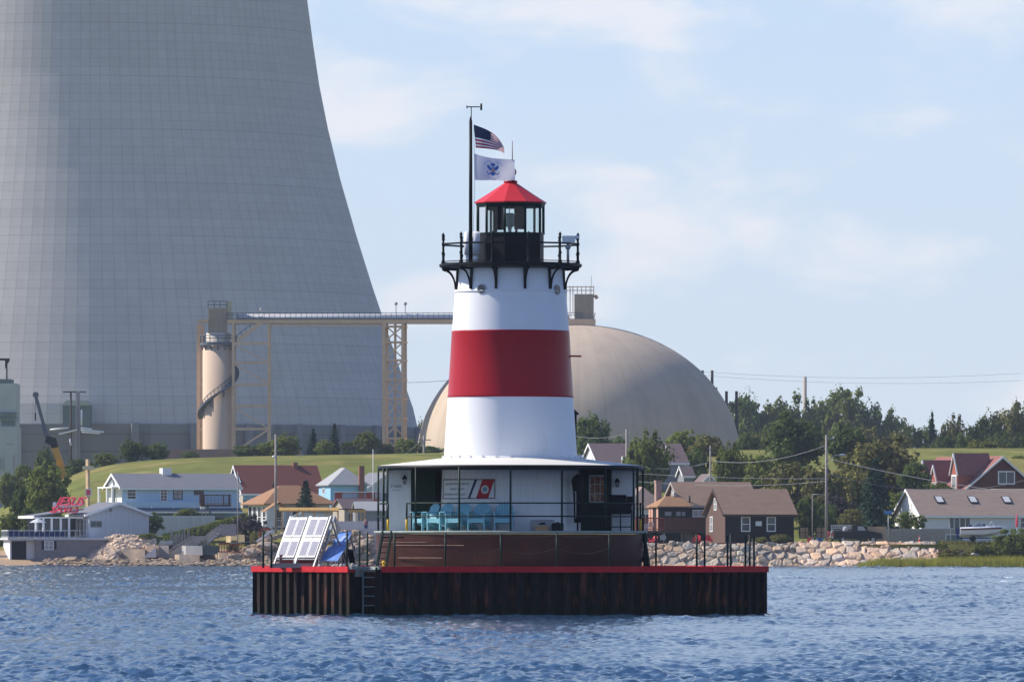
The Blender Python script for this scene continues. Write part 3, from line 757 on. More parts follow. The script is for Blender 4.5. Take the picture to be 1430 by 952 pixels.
for i in range(36):
    a = 2 * PI * i / 36
    p = Vector((math.sin(a) * 61.6, -math.cos(a) * 61.6, 4)); q = Vector((math.sin(a) * 61.8, -math.cos(a) * 61.8, Z(597, DT)))
    mb.bar(p, q, 1.3, 0.8, up=(math.sin(a), -math.cos(a), 0))
mb.build('pilasters', mat('pilaster_concrete', (.25, .25, .265), .9, .1, .5), g)
mb = MB()
for px, p0, p1 in [(424, 238, 262), (366, 415, 425), (480, 540, 549)]:
    pass
d = DT - 67
g = thing('louvre_house', 'pale green box with dark louvres standing against the cooling tower foot', 'equipment box', (X(106.5, d), d, 0))
mb = MB(); w = 19 * d / 12000; mb.box(-w, w, 0, 9, Z(596, d), Z(566, d)); mb.build('louvres', M['louvre'], g)
mb = MB(); w += .15; mb.prism([(-w, Z(566, d)), (w, Z(566, d)), (w - .8, Z(559, d)), (-w + .8, Z(559, d))], -.3, 6.2, 'y'); mb.build('hood', M['pale_green'], g)
# pale industrial block at the frame edge
d = 1420
k = d / 12000
g = thing('industrial_block', 'pale grey green plant building with roof railing cut by the frame edge', 'plant building', (X(0, d), d, 0))
mb = MB(); mb.box(-14, 24*k, 0, 12, 6, Z(596, d)); mb.box(-14, 22.5*k, .4, 11, Z(596, d), Z(535, d)); mb.build('walls', M['plant_wall'], g)
mb = MB(); mb.box(-14, 15*k, .6, 9, Z(535, d), Z(529, d)); mb.box(2*k, 21*k, .25, .5, Z(594, d), Z(588, d))
for a in range(0, 26, 3): mb.bar((a*k, .1, Z(588, d)), (a*k, .1, Z(576, d)), .12)
for p in (576, 582): mb.bar((-5, .1, Z(p, d)), (24.5*k, .1, Z(p, d)), .14)
mb.build('roof_railing', M['louvre'], g)
mb = MB(); mb.box(8*k, 9.6*k, 1, 2, Z(530, d), Z(504, d)); mb.box(-12, 12.5*k, .9, 2.1, Z(503, d), Z(500, d)); mb.prism([(6.5*k, Z(515, d)), (9.6*k, Z(508, d)), (12.5*k, Z(503, d)), (6.5*k, Z(503, d))], 1.02, 1.98, 'y'); mb.build('hoist_frame', M['black'], g)
mb = MB(); mb.box(5*k, 5.8*k, -.06, 0.1, Z(660, d), Z(628, d)); mb.box(18*k, 21*k, -.06, .1, Z(662, d), Z(635, d)); mb.box(0*k, 1.2*k, -.5, .1, Z(655, d), Z(638, d)); mb.box(8*k, 18*k, -.06, .1, Z(621, d), Z(619, d)); mb.build('pipes', M['grey'], g)
# crane
d = 1345; k = d / 12000
g = thing('mobile_crane', 'crane with dark telescopic boom raised over a yellow base section, left of the louvre box', 'crane', (X(80, d), d, 0))
o = Vector((0, 0, 0))
def pz(px, py, dy=0, ref=80, dd=d): return ((px - ref) * dd / 12000, dy, Z(py, dd))
mb = MB(); mb.bar(pz(50, 553), pz(62, 597), .5, .5); mb.bar(pz(60, 592), pz(70, 621), .75, .75); mb.cyl(pz(50, 551, -.6), pz(50, 551, .6), .45); mb.build('boom', M['blue_steel'], g)
mb = MB(); mb.bar(pz(64, 613), pz(77, 617), .9, 1.2); mb.bar(pz(74, 614), pz(77, 625), 1.1, 1.1); mb.build('boom_joint', M['black'], g)
mb = MB(); mb.bar(pz(75.5, 623), pz(86, 654), 1.1, 1.1); mb.build('boom_base', M['crane_yellow'], g)
gz = ground(X(80, d), d)
mb = MB(); mb.box(-1, 4.5, -1.3, 1.3, gz + 1.2, Z(650, d)); mb.box(-5, 5, -1.2, 1.2, gz + .7, gz + 1.4); mb.build('cab', M['crane_yellow'], g)
for ax in (-4, -2, 2, 4):
    mb = MB(); mb.cyl((ax, -1.35, gz + .6), (ax, -.8, gz + .6), .6, n=14); mb.build('wheel', M['tire'], g)
mb = MB(); mb.bar(pz(49.5, 553), pz(49.3, 575), .06); mb.box(*[v for v in (pz(48.5, 0)[0], pz(50.3, 0)[0])], -.2, .2, Z(587, d), Z(576, d)); mb.build('hook', M['black'], g)
# brown wall under the silo
d = 1425; k = d / 12000
mb = MB(); mb.box(X(222, d), X(420, d), d, d + 1, 5, Z(627, d))
for a in range(228, 420, 22): mb.box(X(a, d), X(a + 1.2, d), d - .15, d, 5, Z(628.5, d))
tag(mb.build('low_wall', mat('brown_block', (0.27, 0.185, 0.16), 0.9, 0.12, 0.5)), 'long low red brown wall at the foot of the beige silo', 'wall')
# silo
D = 1450; k = D / 12000
sx0 = X(305, D)
g = thing('storage_silo', 'tall beige cylindrical silo wrapped by a dark spiral stair', 'silo', (sx0, D, 0))
rs = 22 * k
mb = MB(); mb.lathe([(rs, 6), (rs, Z(484, D)), (0.01, Z(484, D))], 48); mb.build('shaft', M['silo'], g)
def rel(px, py, dy=0): return ((px - 305) * k, dy, Z(py, D))
mb = MB(); mb.lathe([(17*k, Z(484, D)), (17*k, Z(465, D)), (.01, Z(465, D))], 24); mb.build('collar', mat('pale_silo_collar', (.56, .50, .44), .8, .05, .5), g)
mb = MB(); mb.prism([((291-305)*k, -1.6), ((317-305)*k, -1.6), ((317-305)*k, 1.8), ((291-305)*k, 1.8)], Z(465, D), Z(430, D)); 
for a in range(292, 317, 3): mb.box((a-305)*k, (a+1-305)*k, -1.72, -1.6, Z(464.5, D), Z(432, D))
mb.build('head_house', M['clad'], g)
mb = MB(); mb.box((317.5-305)*k, (324-305)*k, -1.5, 1, Z(447, D), Z(421, D)); mb.build('ladder_cage', mat('pale_yellow_steel', (0.44, 0.41, 0.28), 0.7, 0.1, 0.5), g)
mb = MB()
mb.lathe([(25.5*k, Z(482, D)), (25.5*k, Z(478, D)), (20*k, Z(478, D))], 24, sm=False)
for i in range(14):
    a = 2*PI*i/14; p = (math.sin(a)*25.3*k, -math.cos(a)*25.3*k)
    mb.bar((*p, Z(479, D)), (*p, Z(469, D)), .14)
    mb.bar((p[0]*.84, p[1]*.84, Z(489, D)), (*p, Z(482, D)), .2)
for zz in (469, 473): mb.lathe([(25.3*k, Z(zz, D)), (25.3*k, Z(zz, D)+.12)], 24)
for zz in (421, 426): 
    mb.bar(rel(291, zz, -1.6), rel(317, zz, -1.6), .12)
for a in (291, 300, 308, 317): mb.bar(rel(a, 430, -1.6), rel(a, 420.5, -1.6), .12)
mb.build('platform', M['blue_steel'], g)
mb = MB(); prev = None
N = 60
for i in range(N + 1):
    f = i / N; a = -1.9 + f * 2*PI * 1.02 ; py = 585 - 63 * (a + 1.45) / 3.0 * 1.0
    py = 578 - (a + PI/2) / PI * 56
    if py < 484: break
    p = Vector((math.sin(a)*24.5*k, -math.cos(a)*24.5*k, Z(py, D)))
    if prev is not None:
        mb.bar(prev, p, 1.1, .35); mb.bar(prev + Vector((0, 0, 1.1)), p + Vector((0, 0, 1.1)), .1, .1)
        if i % 2 == 0: mb.bar(p, p + Vector((0, 0, 1.1)), .09)
        if i % 7 == 0: mb.bar(p * 1 + Vector((0, 0, -1.3)), p, .2)
    prev = p
mb.build('spiral_stair', M['blue_steel'], g)
# the trestle that carries the conveyor
g2 = thing('conveyor_gallery', 'long beige conveyor bridge running from the silo head to the dome top', 'conveyor', (sx0, D, 0))
mb = MB()
L0, L1 = (318-305)*k, (812-305)*k
mb.box(L0, L1, -2.6, -2.2, Z(452, D), Z(446.5, D)); mb.box(L0, L1, 2.2, 2.6, Z(452, D), Z(446.5, D)); mb.box((376-305)*k, (540-305)*k, -2.5, -2.3, Z(456, D), Z(454, D))
mb.box((277-305)*k, (292-305)*k, -2.6, 2.6, Z(450, D), Z(446.5, D)); mb.build('girder', M['beige_steel'], g2)
mb = MB(); mb.box(L0, L1, -2.7, 2.7, Z(446.5, D), Z(445.6, D)); 
for zz in (437.5, 440.5): mb.bar((L0, -2.6, Z(zz, D)), (L1, -2.6, Z(zz, D)), .1)
for i in range(68): 
    a = L0 + (L1-L0)*i/67; mb.bar((a, -2.6, Z(445, D)), (a, -2.6, Z(437, D)), .08)
mb.build('walkway', M['blue_steel'], g2)
mb = MB(); mb.cyl((( 330-305)*k, -.4, Z(442, D)), (L1 - 2, -.4, Z(442, D)), .42, n=10); mb.build('pipe', M['insul'], g2)
mb = MB()
for px in (553, 566, 365): mb.bar(rel(px, 445, 0), rel(px, 425 if px > 400 else 433, 0), .12); mb.sphere(rel(px, 424 if px > 400 else 432, 0), .3, 8, 5)
mb.build('mast', M['grey'], g2)
g3 = thing('steel_frame', 'beige braced steel frame standing around the silo', 'steel frame', (sx0, D, 0))
def column(par, px, top, bot, dy, w): 
    m_ = MB(); m_.bar(rel(px, bot, dy), rel(px, top, dy), w, w); m_.build('column', M['beige_steel'], par)
column(g3, 276, 452, 655, 3.2, .55); column(g3, 281, 452, 655, 4.6, .55)
for dy in (-2.4, 2.4):
    for px in (326.5, 376): column(g3, px, 452, 655, dy, .48)
def brace(par, p, q, w):
    m_ = MB(); m_.bar(p, q, w, w); m_.build('brace', M['beige_steel'], par)
for zz in (480, 507, 537, 567, 599): brace(g3, rel(326, zz, -2.4), rel(376, zz, -2.4), .4)
for zz in (480, 537, 599): brace(g3, rel(277, zz, 3.2), rel(326, zz, 2.4), .35)
for a, b in ((482, 506), (509, 536), (569, 598)): brace(g3, rel(328, a, -2.4), rel(375, b, -2.4), .22)
brace(g3, rel(340, 623, -2.4), rel(375, 600, -2.4), .3); brace(g3, rel(332, 476, -2.4), rel(368, 449, -2.4), .6)
mb = MB()
for a in range(332, 368, 6): mb.bar(rel(a, 476 - (a-332)*.75, -2.5), rel(a, 468 - (a-332)*.75, -2.5), .1)
mb.bar(rel(332, 468, -2.5), rel(368, 441, -2.5), .1)
mb.build('stair_rail', M['blue_steel'], g3)
g4 = thing('lattice_trestle', 'tall beige lattice trestle holding the conveyor beside the lighthouse', 'trestle', (sx0, D, 0))
for px, dy in ((536, -2.4), (562.5, -2.4), (540, 2.4), (566, 2.4)): column(g4, px, 452, 655, dy, .48)
column(g4, 552, 452, 655, 0, .4)
lev = [456, 478, 503, 530, 557, 584, 612, 640]
for a, b in zip(lev, lev[1:]):
    brace(g4, rel(536, a, -2.4), rel(563, a, -2.4), .3); brace(g4, rel(540, a, 2.4), rel(566, a, 2.4), .25)
    brace(g4, rel(536, b, -2.4), rel(563, a, -2.4), .25); brace(g4, rel(540, a, 2.4), rel(566, b, 2.4), .2)
    brace(g4, rel(536, a, -2.4), rel(540, a, 2.4), .25); brace(g4, rel(562.5, a, -2.4), rel(568, a, 2.4), .25)
# the dome
dome_m = mat('dome_beige', (0.485, 0.395, 0.305), 0.85, 0.08, 0.22, c2=(0.43, 0.36, 0.29), c2lo=0.5, c2hi=0.75)
def dome_seams():
    n, l = dome_m.node_tree.nodes, dome_m.node_tree.links
    b = n['Principled BSDF']; old = b.inputs['Base Color'].links[0].from_socket
    tc = n.new('ShaderNodeTexCoord'); sp = n.new('ShaderNodeSeparateXYZ'); l.new(tc.outputs['Object'], sp.inputs[0])
    at = n.new('ShaderNodeMath'); at.operation = 'ARCTAN2'; l.new(sp.outputs['X'], at.inputs[0]); l.new(sp.outputs['Y'], at.inputs[1])
    no = n.new('ShaderNodeTexNoise'); no.noise_dimensions = '2D'; no.inputs['Scale'].default_value = 1; no.inputs['Detail'].default_value = 4
    cb = n.new('ShaderNodeCombineXYZ')
    m1 = n.new('ShaderNodeMath'); m1.operation = 'MULTIPLY'; m1.inputs[1].default_value = 9; l.new(at.outputs[0], m1.inputs[0])
    m2 = n.new('ShaderNodeMath'); m2.operation = 'MULTIPLY'; m2.inputs[1].default_value = 0.02; l.new(sp.outputs['Z'], m2.inputs[0])
    l.new(m1.outputs[0], cb.inputs[0]); l.new(m2.outputs[0], cb.inputs[1]); l.new(cb.outputs[0], no.inputs['Vector'])
    fr = n.new('ShaderNodeMath'); fr.operation = 'FRACT'
    m3 = n.new('ShaderNodeMath'); m3.operation = 'MULTIPLY'; m3.inputs[1].default_value = 36 / (2*PI); l.new(at.outputs[0], m3.inputs[0]); l.new(m3.outputs[0], fr.inputs[0])
    lt = n.new('ShaderNodeMath'); lt.operation = 'LESS_THAN'; lt.inputs[1].default_value = 0.07; l.new(fr.outputs[0], lt.inputs[0])
    mr = n.new('ShaderNodeMapRange'); mr.inputs['To Min'].default_value = 0.88; mr.inputs['To Max'].default_value = 1.12; l.new(no.outputs['Fac'], mr.inputs['Value'])
    m4 = n.new('ShaderNodeMath'); m4.operation = 'MULTIPLY_ADD'; m4.inputs[1].default_value = -0.05; l.new(lt.outputs[0], m4.inputs[0]); l.new(mr.outputs['Result'], m4.inputs[2])
    vm = n.new('ShaderNodeVectorMath'); vm.operation = 'SCALE'; l.new(old, vm.inputs[0]); l.new(m4.outputs[0], vm.inputs['Scale']); l.new(vm.outputs[0], b.inputs['Base Color'])
dome_seams()
g = thing('storage_dome', 'huge beige storage dome rising behind the lighthouse', 'dome', (X(808, D), D, 0))
rd = 226 * k; zb = Z(640, D); zt = Z(453.5, D)
mb = MB()
prof = [(rd * math.cos(t), zb + (zt - zb) * math.sin(t)) for t in [PI/2 * i / 26 for i in range(27)]]
prof = [(rd, 6)] + [(max(r, .02), z) for r, z in prof]
mb.lathe(prof, 96); mb.build('shell', dome_m, g)
def reld(px, py, dy=0): return ((px - 808) * k, dy, Z(py, D))
mb = MB(); mb.box((783-808)*k, (831.5-808)*k, -3.2, 3.2, Z(456, D), Z(446, D)); mb.build('head_base', M['beige_steel'], g)
mb = MB(); mb.box((802-808)*k, (829-808)*k, -2, 2, Z(446, D), Z(411, D))
for a in range(803, 829, 4): mb.box((a-808)*k, (a+1-808)*k, -2.12, -2, Z(446, D), Z(413, D))
mb.box((818-808)*k, (822-808)*k, -2.3, -2.1, Z(439, D), Z(432, D)); mb.build('head_house', M['clad'], g)
mb = MB()
for zz in (401, 406): mb.bar(reld(791, zz, -2), reld(829, zz, -2), .14); mb.bar(reld(829, zz, -2), reld(829, zz, 2), .14)
for a in (791, 796, 800, 806, 812, 818, 824, 829): mb.bar(reld(a, 411, -2), reld(a, 400, -2), .13)
for a in (791, 796, 800): mb.bar(reld(a, 437 if a > 795 else 424, -2), reld(a, 400, -2), .13)
mb.bar(reld(829, 446, -2), reld(831, 437, -2), .15); mb.bar(reld(826, 411, 0), reld(826, 385, 0), .07)
mb.tube([reld(829, 413), reld(832, 413.5), reld(834, 417)], .3, 8)
mb.build('railing', M['beige_steel'], g)
# twin-pole frames right of the dome, thin chimney
def pole_pair(px0, px1, top, arm, d, label, base=640):
    g = thing('power_pole', label, 'power pole', (X(px0, d), d, 0)); k = d / 12000
    for a in (px0, px1):
        m_ = MB(); m_.cyl(((a-px0)*k, 0, 6), ((a-px0)*k, 0, Z(top, d)), .34, .26, 8); m_.build('pole', M['pole_dark'], g)
    m_ = MB(); m_.bar((-.8, -.3, Z(arm, d)), ((px1-px0)*k + 1.0, -.3, Z(arm, d)), .3); m_.build('crossarm', M['bark'], g)
pole_pair(981, 994.5, 517, 542, 1620, 'dark twin pole frame standing against sky at the dome right shoulder')
pole_pair(1014.5, 1028.5, 546, 565, 1560, 'dark twin pole frame lower down beside the dome right foot')
d = 2400; mb = MB(); mb.cyl((X(1124, d), d, 5), (X(1124, d), d, Z(526, d)), .62, .5, 12)
tag(mb.build('chimney_stack', M['clad']), 'thin pale stack standing above the far hazy trees', 'chimney')
d = 1370; g = thing('dead_end_pole', 'grey twin pole with splayed white insulator arms before the louvre box', 'power pole', (X(104, d), d, 0)); k = d/12000
for a in (99, 107.5, 110.5):
    m_ = MB(); m_.cyl(((a-104)*k, 0, 6), ((a-104)*k, 0, Z(546, d)), .2, .15, 8); m_.build('pole', M['pole_wood'] if a > 100 else M['pole_dark'], g)
mb = MB()
for a, b in (((88, 547), (120, 547)),): mb.bar(((a[0]-104)*k, 0, Z(a[1], d)), ((b[0]-104)*k, 0, Z(b[1], d)), .2)
mb.build('crossarm', M['pole_dark'], g)
mb = MB()
for a, b in (((70, 600), (96, 597)), ((82, 606), (108, 600)), ((113, 597), (129, 599)), ((113, 600), (145, 603)), ((114, 603), (140, 605)), ((98, 612), (99, 622)), ((114, 572), (114, 594))):
    mb.tube([((a[0]-104)*k, -.4, Z(a[1], d)), ((b[0]-104)*k, -.4, Z(b[1], d))], .16, 6)
mb.build('insulator', M['insul'], g)
def wire(pts, r, mtl, label, group=None, sag=0):
    P = []
    for (a, b) in zip(pts, pts[1:]):
        a, b = Vector(a), Vector(b)
        for i in range(9):
            t = i / 8; q = a.lerp(b, t); q.z -= sag * 4 * t * (1 - t); P.append(q)
    m_ = MB(); m_.tube(P, r, 4); return tag(m_.build('overhead_wire', mtl), label, 'wire', group)
d = 1590
wire([(X(981, d), d, Z(519, d)), (X(1440, d), d + 30, Z(521, d + 30))], .02, M['wire'], 'faint high wire crossing the sky right of the dome, upper one', None, 1.0)
wire([(X(981, d), d, Z(524, d)), (X(1440, d), d + 30, Z(531, d + 30))], .02, M['wire'], 'faint high wire crossing the sky right of the dome, lower one', None, 1.0)
wire([(X(560, d), d - 40, Z(540, d)), (X(640, d), d - 40, Z(536, d))], .035, M['wire'], 'faint wire between the trestle and the lighthouse shaft', None, .1)

# ------------------------------------------------------------------ houses
TH = R(17)
def house(name, label, px, d, L, W, ze, zr, wall, roof, ridge='x', rot=TH, over=.35, cat='house', trim=None, end=None, zb=None, hip=0, ext=-1.5, group=None):
    """front-left corner stands at (px, d); local x runs along the front, y to the back; ze, zr: absolute eave / ridge heights"""
    x = X(px, d); zb = ground(x, d) if zb is None else zb
    g = thing(name, label, cat, (x, d, zb), rot, group)
    e, r = ze - zb, zr - zb
    mb = MB()
    if hip:
        mb.box(0, L, 0, W, ext, e - .03)
    elif ridge == 'x': mb.prism([(0, ext), (0, e-.04), (W/2, r-.04), (W, e-.04), (W, ext)], 0, L, 'x')
    else: mb.prism([(0, ext), (0, e-.04), (L/2, r-.04), (L, e-.04), (L, ext)], 0, W, 'y')
    mb.build('wall', wall, g)
    if end and ridge == 'x':
        mb = MB(); mb.prism([(.02, ext), (.02, e-.06), (W/2, r-.07), (W-.02, e-.06), (W-.02, ext)], -.03, -.004, 'x'); mb.build('gable_wall', end, g)
    mb = MB(); t = .16; o = over
    if hip:
        h = hip
        a = [(-o, -o, e-.08), (L+o, -o, e-.08), (L+o, W+o, e-.08), (-o, W+o, e-.08)]
        b = [(p[0], p[1], p[2]+.14) for p in a]
        if L >= W: top = [(h, W/2, r), (L-h, W/2, r)]; fs = [(4,5,9,8), (5,6,9), (6,7,8,9), (7,4,8)]
        else: top = [(L/2, h, r), (L/2, W-h, r)]; fs = [(4,5,8), (5,6,9,8), (6,7,9), (7,4,8,9)]
        mb.add(a + b + top, [(0,1,5,4), (1,2,6,5), (2,3,7,6), (3,0,4,7), (3,2,1,0)] + fs)
    elif ridge == 'x':
        s = (r - e) / (W/2)
        mb.prism([(-o, e-o*s), (W/2, r), (W+o, e-o*s), (W+o, e-o*s+t), (W/2, r+t), (-o, e-o*s+t)], -o, L+o, 'x')
    else:
        s = (r - e) / (L/2)
        mb.prism([(-o, e-o*s), (L/2, r), (L+o, e-o*s), (L+o, e-o*s+t), (L/2, r+t), (-o, e-o*s+t)], -o, W+o, 'y')
    rf = mb.build('roof', roof, g)
    if trim and not hip:
        mb = MB()
        if ridge == 'x':
            f = .30
            mb.prism([(-o, e-o*s-.1), (W/2, r-.14), (W+o, e-o*s-.1), (W+o, e-o*s+t+.01), (W/2, r+t+.01), (-o, e-o*s+t+.01)], -o-.07, -o, 'x')
            mb.box(-o+.01, L+o, -o-.06, -o, e-o*s-.12, e-o*s+t-.02)
        else:
            mb.prism([(-o, e-o*s-.1), (L/2, r-.14), (L+o, e-o*s-.1), (L+o, e-o*s+t+.01), (L/2, r+t+.01), (-o, e-o*s+t+.01)], -o-.07, -o, 'y')
            mb.box(-o-.06, -o, -o+.01, W+o, e-o*s-.12, e-o*s+t-.02)
        mb.build('trim', trim, g)
    g['_L'], g['_W'], g['_e'], g['_r'], g['_d'], g['_px'], g['_zb'], g['_rot'] = L, W, e, r, d, px, zb, rot
    return g, rf
def fx(g, px):   # photo px -> local x along the front wall
    return (px - g['_px']) * g['_d'] / 12000 / math.cos(g['_rot'])
def ly(g, px):   # photo px -> local y along the left end wall
    return (g['_px'] - px) * g['_d'] / 12000 / max(.05, math.sin(g['_rot']))
def hz_(g, py): return Z(py, g['_d']) - g['_zb']
def opening(g, side, a0, a1, z0, z1, fm, pm, nx=1, nz=2, name='window', fw=.09, proud=.05, y0=0.0):
    def P(a, dep, z): return (a, y0 - dep, z) if side == 'f' else (y0 - dep, a, z)
    def bx(m_, a, b, d0, d1, c, e):
        p, q = P(a, d1, c), P(b, d0, e)
        m_.box(min(p[0], q[0]), max(p[0], q[0]), min(p[1], q[1]), max(p[1], q[1]), c, e)
    m_ = MB()
    bx(m_, a0, a0+fw, 0, proud, z0, z1); bx(m_, a1-fw, a1, 0, proud, z0, z1); bx(m_, a0+fw, a1-fw, 0, proud, z0, z0+fw); bx(m_, a0+fw, a1-fw, 0, proud, z1-fw, z1)
    for i in range(1, nx): c = a0 + (a1-a0)*i/nx; bx(m_, c-fw*.32, c+fw*.32, 0, proud*.8, z0+fw, z1-fw)
    for i in range(1, nz): c = z0 + (z1-z0)*i/nz; bx(m_, a0+fw, a1-fw, 0, proud*.72, c-fw*.32, c+fw*.32)
    f = m_.build(name, fm, g)
    m_ = MB(); bx(m_, a0+fw*.5, a1-fw*.5, 0, proud*.45, z0+fw*.5, z1-fw*.5); m_.build('pane' if name == 'window' else 'panel', pm, f)
    return f
def win(g, px0, px1, py0, py1, fm=None, pm=None, nx=1, nz=2, side='f', **k):
    f = fx if side == 'f' else ly
    a, b = sorted((f(g, px0), f(g, px1)))
    return opening(g, side, a, b, hz_(g, py1), hz_(g, py0), fm or M['trim'], pm or M['pane'], nx, nz, **k)
def railing(mb, p, q, h, n, r=.05, mid=1):
    p, q = Vector(p), Vector(q); up = Vector((0, 0, h))
    mb.bar(p + up, q + up, r*2, r*2); mb.bar(p + up*.12, q + up*.12, r*1.4, r*1.4)
    for i in range(n + 1): a = p.lerp(q, i/n); mb.bar(a, a + up, r*.9, r*.9)

# pavilion with the rooftop letters
g, rf = house('pavilion', 'grey gabled shore pavilion carrying red rooftop letters', 124, 1010, 7.3, 9.5, Z(718, 1010), Z(702.5, 1010), M['grey_board'], M['roof_slate'], ridge='y', trim=M['trim'], zb=3.3, ext=-3)
win(g, 152.0, 156.0, 708, 714, M['grey_wall'], M['grey_wall'], 1, 1)
win(g, 126, 142, 727, 736, M['grey_wall'], M['pane'], 2, 1)
e = g['_e']
for a, w in ((1.0, 1.1), (2.6, 1.0), (4.4, 1.0), (6.0, 1.1)): opening(g, 'l', a, a + w, .2, e - .5, M['trim'], M['pane_light' if a < 2 else 'pane'], 1, 3)
mb = MB(); mb.prism([(-6.4, e - .35), (-.36, e + .55), (-.36, e + .70), (-6.4, e - .18)], 1.0, 8.5, 'y'); mb.build('porch_roof', M['roof_slate'], g)
mb = MB(); mb.box(-6.45, -6.35, .9, 8.6, e - .46, e - .16); mb.box(-6.4, -.4, .86, .98, e-.46, e-.3); mb.build('porch_fascia', M['trim'], g)
for a in (-6.2, -5.3, -4.3, -3.2, -2.2):
    mb = MB(); mb.box(a, a + .22, 1.1, 1.32, 0, e - .4); mb.build('porch_post', M['trim'], g)
mb = MB(); mb.box(-6, -.2, 5.5, 5.6, 0, e - .4); mb.build('porch_back', M['pane'], g)
# terrace boathouse below it
D0 = 1003
g = thing('boathouse', 'grey stone boathouse with white corner and blue railed terrace on top', 'boathouse', (X(50, D0), D0, 0), R(10)); k = D0/12000
zt = Z(750.5, D0)
mb = MB(); mb.box(0, 8.2, 0, 9, -.8, zt - .25); mb.build('wall', mat('grey_block', (0.235, 0.215, 0.215), .9, .15, 1.0), g)
mb = MB(); mb.box(-2.9, 0, 1.2, 8, -.8, zt - .25); mb.build('bay', M['white_wall'], g)
mb = MB(); mb.box(-3.3, 8.4, -.25, 9, zt - .25, zt); mb.build('terrace_slab', M['grey_board'], g)
mb = MB(); mb.box(-2.7, -1.0, 1.12, 1.19, .75, zt - .4); mb.build('doorway', M['black'], g)
opening(g, 'f', 1.0, 2.1, Z(767.5, D0), Z(754.5, D0), M['trim'], M['pane_light'], 2, 2)
for a in (.68, 2.15): mb = MB(); mb.box(a, a + .28, -.05, -.003, Z(767, D0), Z(755, D0)); mb.build('shutter', M['black'], g)
mb = MB(); mb.box(-3.2, 3.4, -.17, -.13, zt + .05, zt + .72); mb.build('railing_panel', M['navy'], g)
mb = MB(); railing(mb, (-3.2, -.2, zt), (5.2, -.2, zt), .85, 14, .05); railing(mb, (-3.2, -.2, zt), (-3.2, 7, zt), .85, 8, .05); mb.build('railing', M['grey_board'], g)
mb = MB(); mb.box(X(-30, 1006), X(36, 1006), 1006, 1012, -.8, Z(775, 1006)); 
tag(mb.build('sea_wall', M['concrete']), 'low pale concrete quay wall beside the white boathouse corner', 'sea wall')
# patio umbrella on the pavilion porch
g = thing('patio_umbrella', 'tilted grey patio umbrella at the porch end of the pavilion', 'umbrella', (X(53, 1006), 1006, 3.3))
mb = MB(); mb.cyl((0, 0, 0), (0, 0, 2.2), .035); mb.build('pole', M['steel'], g)
mb = MB(); mb.lathe([(1.0, 1.75), (.5, 2.05), (.02, 2.25)], 8, sm=False); mb.build('canopy', M['grey_board'], g)
# letters
D1 = 1012
g = thing('rooftop_letters', 'red slanting letters reading JESUS SAVES propped on the pavilion porch roof', 'letter sign', (X(97, D1), D1, 0))
k = D1 / 12000
def slant(cx, cy, h):
    def f(x, y): return ((cx - 97) * k + x + y * .45, -2.2 + y * 1.0, Z(cy, D1) + y)
    return f
for row, (txt, cx, cy, size) in enumerate((('JESUS', 101, 700.5, 1.45), ('SAVES', 92.5, 711.0, 1.32))):
    mb = MB()
    for off in (-.09, -.03, .03, .09):
        f0 = slant(cx, cy, 1)
        mb.text(txt, size, lambda x, y, o_=off: (lambda p: (p[0], p[1] + o_ * .8, p[2]))(f0(x * .92 + o_, y)))
    mb.build('lettering', M['letters'], g, fix=False)
mb = MB(); mb.box((75-97)*k, (80-97)*k, -2, -1.8, Z(709, D1), Z(701, D1)); mb.bar(((75-97)*k, -1.9, Z(708, D1)), ((118-97)*k, -1.9, Z(703, D1)), .18, .5); mb.build('sign_frame', M['trim'], g)
# cross pole
D1 = 1040; k = D1/12000
g = thing('wooden_cross', 'tall weathered wooden cross on a pole above the pavilion roof', 'cross', (X(124, D1), D1, 0))
mb = MB(); mb.bar((-.12, -.12, 3), (-.12, -.12, Z(641, D1)), .42, .32, up=(.7, .7, 0)); mb.build('upright', mat('sunlit_timber', (.60, .43, .27), .85, .15, 1.5), g)  # sunlight on the upright is put into the pale timber colour
mb = MB(); mb.bar((-.72, -.30, Z(653, D1)), (.60, -.52, Z(653, D1)), .16, .48); mb.build('crossbeam', mat('pale_crossbeam', (.74, .60, .40), .8, .1, 2), g)  # beam colour lightened to make up for its shaded face
g2 = thing('sign_box', 'small red panel in a white frame hanging on the cross pole', 'sign', (X(124, D1), D1, 0))
mb = MB(); mb.box(-.38, .36, -.5, -.2, Z(692.5, D1), Z(682, D1)); mb.build('frame', M['trim'], g2)
mb = MB(); mb.box(-.28, .22, -.53, -.503, Z(691, D1), Z(683.5, D1)); mb.build('panel', M['letters'], g2)

# long blue house
g, rf = house('long_house', 'long two storey blue house under a slate grey roof', 171, 1110, 15.6, 8.4, Z(680.5, 1110), Z(662, 1110), M['blue_wall'], M['roof_slate'], trim=M['trim'], end=M['trim'], over=.4)
mb = MB(); e, r = g['_e'], g['_r']; mb.box(6.3, 7.5, 3.6, 5.2, r - .3, r + .85); mb.build('chimney', M['trim'], rf)
win(g, 177, 190, 682.5, 697, M['trim'], M['pane'], 1, 3)
win(g, 223, 233, 683, 699.5, M['trim'], M['pane'], 2, 4, name='door'); win(g, 241, 254, 682, 697, M['black'], M['pane_light'], 2, 2); win(g, 270, 283, 682, 690.5, M['black'], M['pane'], 3, 1)
mb = MB()
mb.box(.0, 15.4, -1.5, -1.42, hz_(g, 709), hz_(g, 700.5)); mb.box(0, 15.4, -1.5, 0, hz_(g, 709.5), hz_(g, 708.8)); mb.build('balcony', M['blue_wall'], g)
for a in (1.3, 3.4, 6.3, 9.2): mb = MB(); mb.box(a, a + .15, -1.6, -1.5, hz_(g, 711), hz_(g, 706)); mb.build('bracket', M['trim'], g)
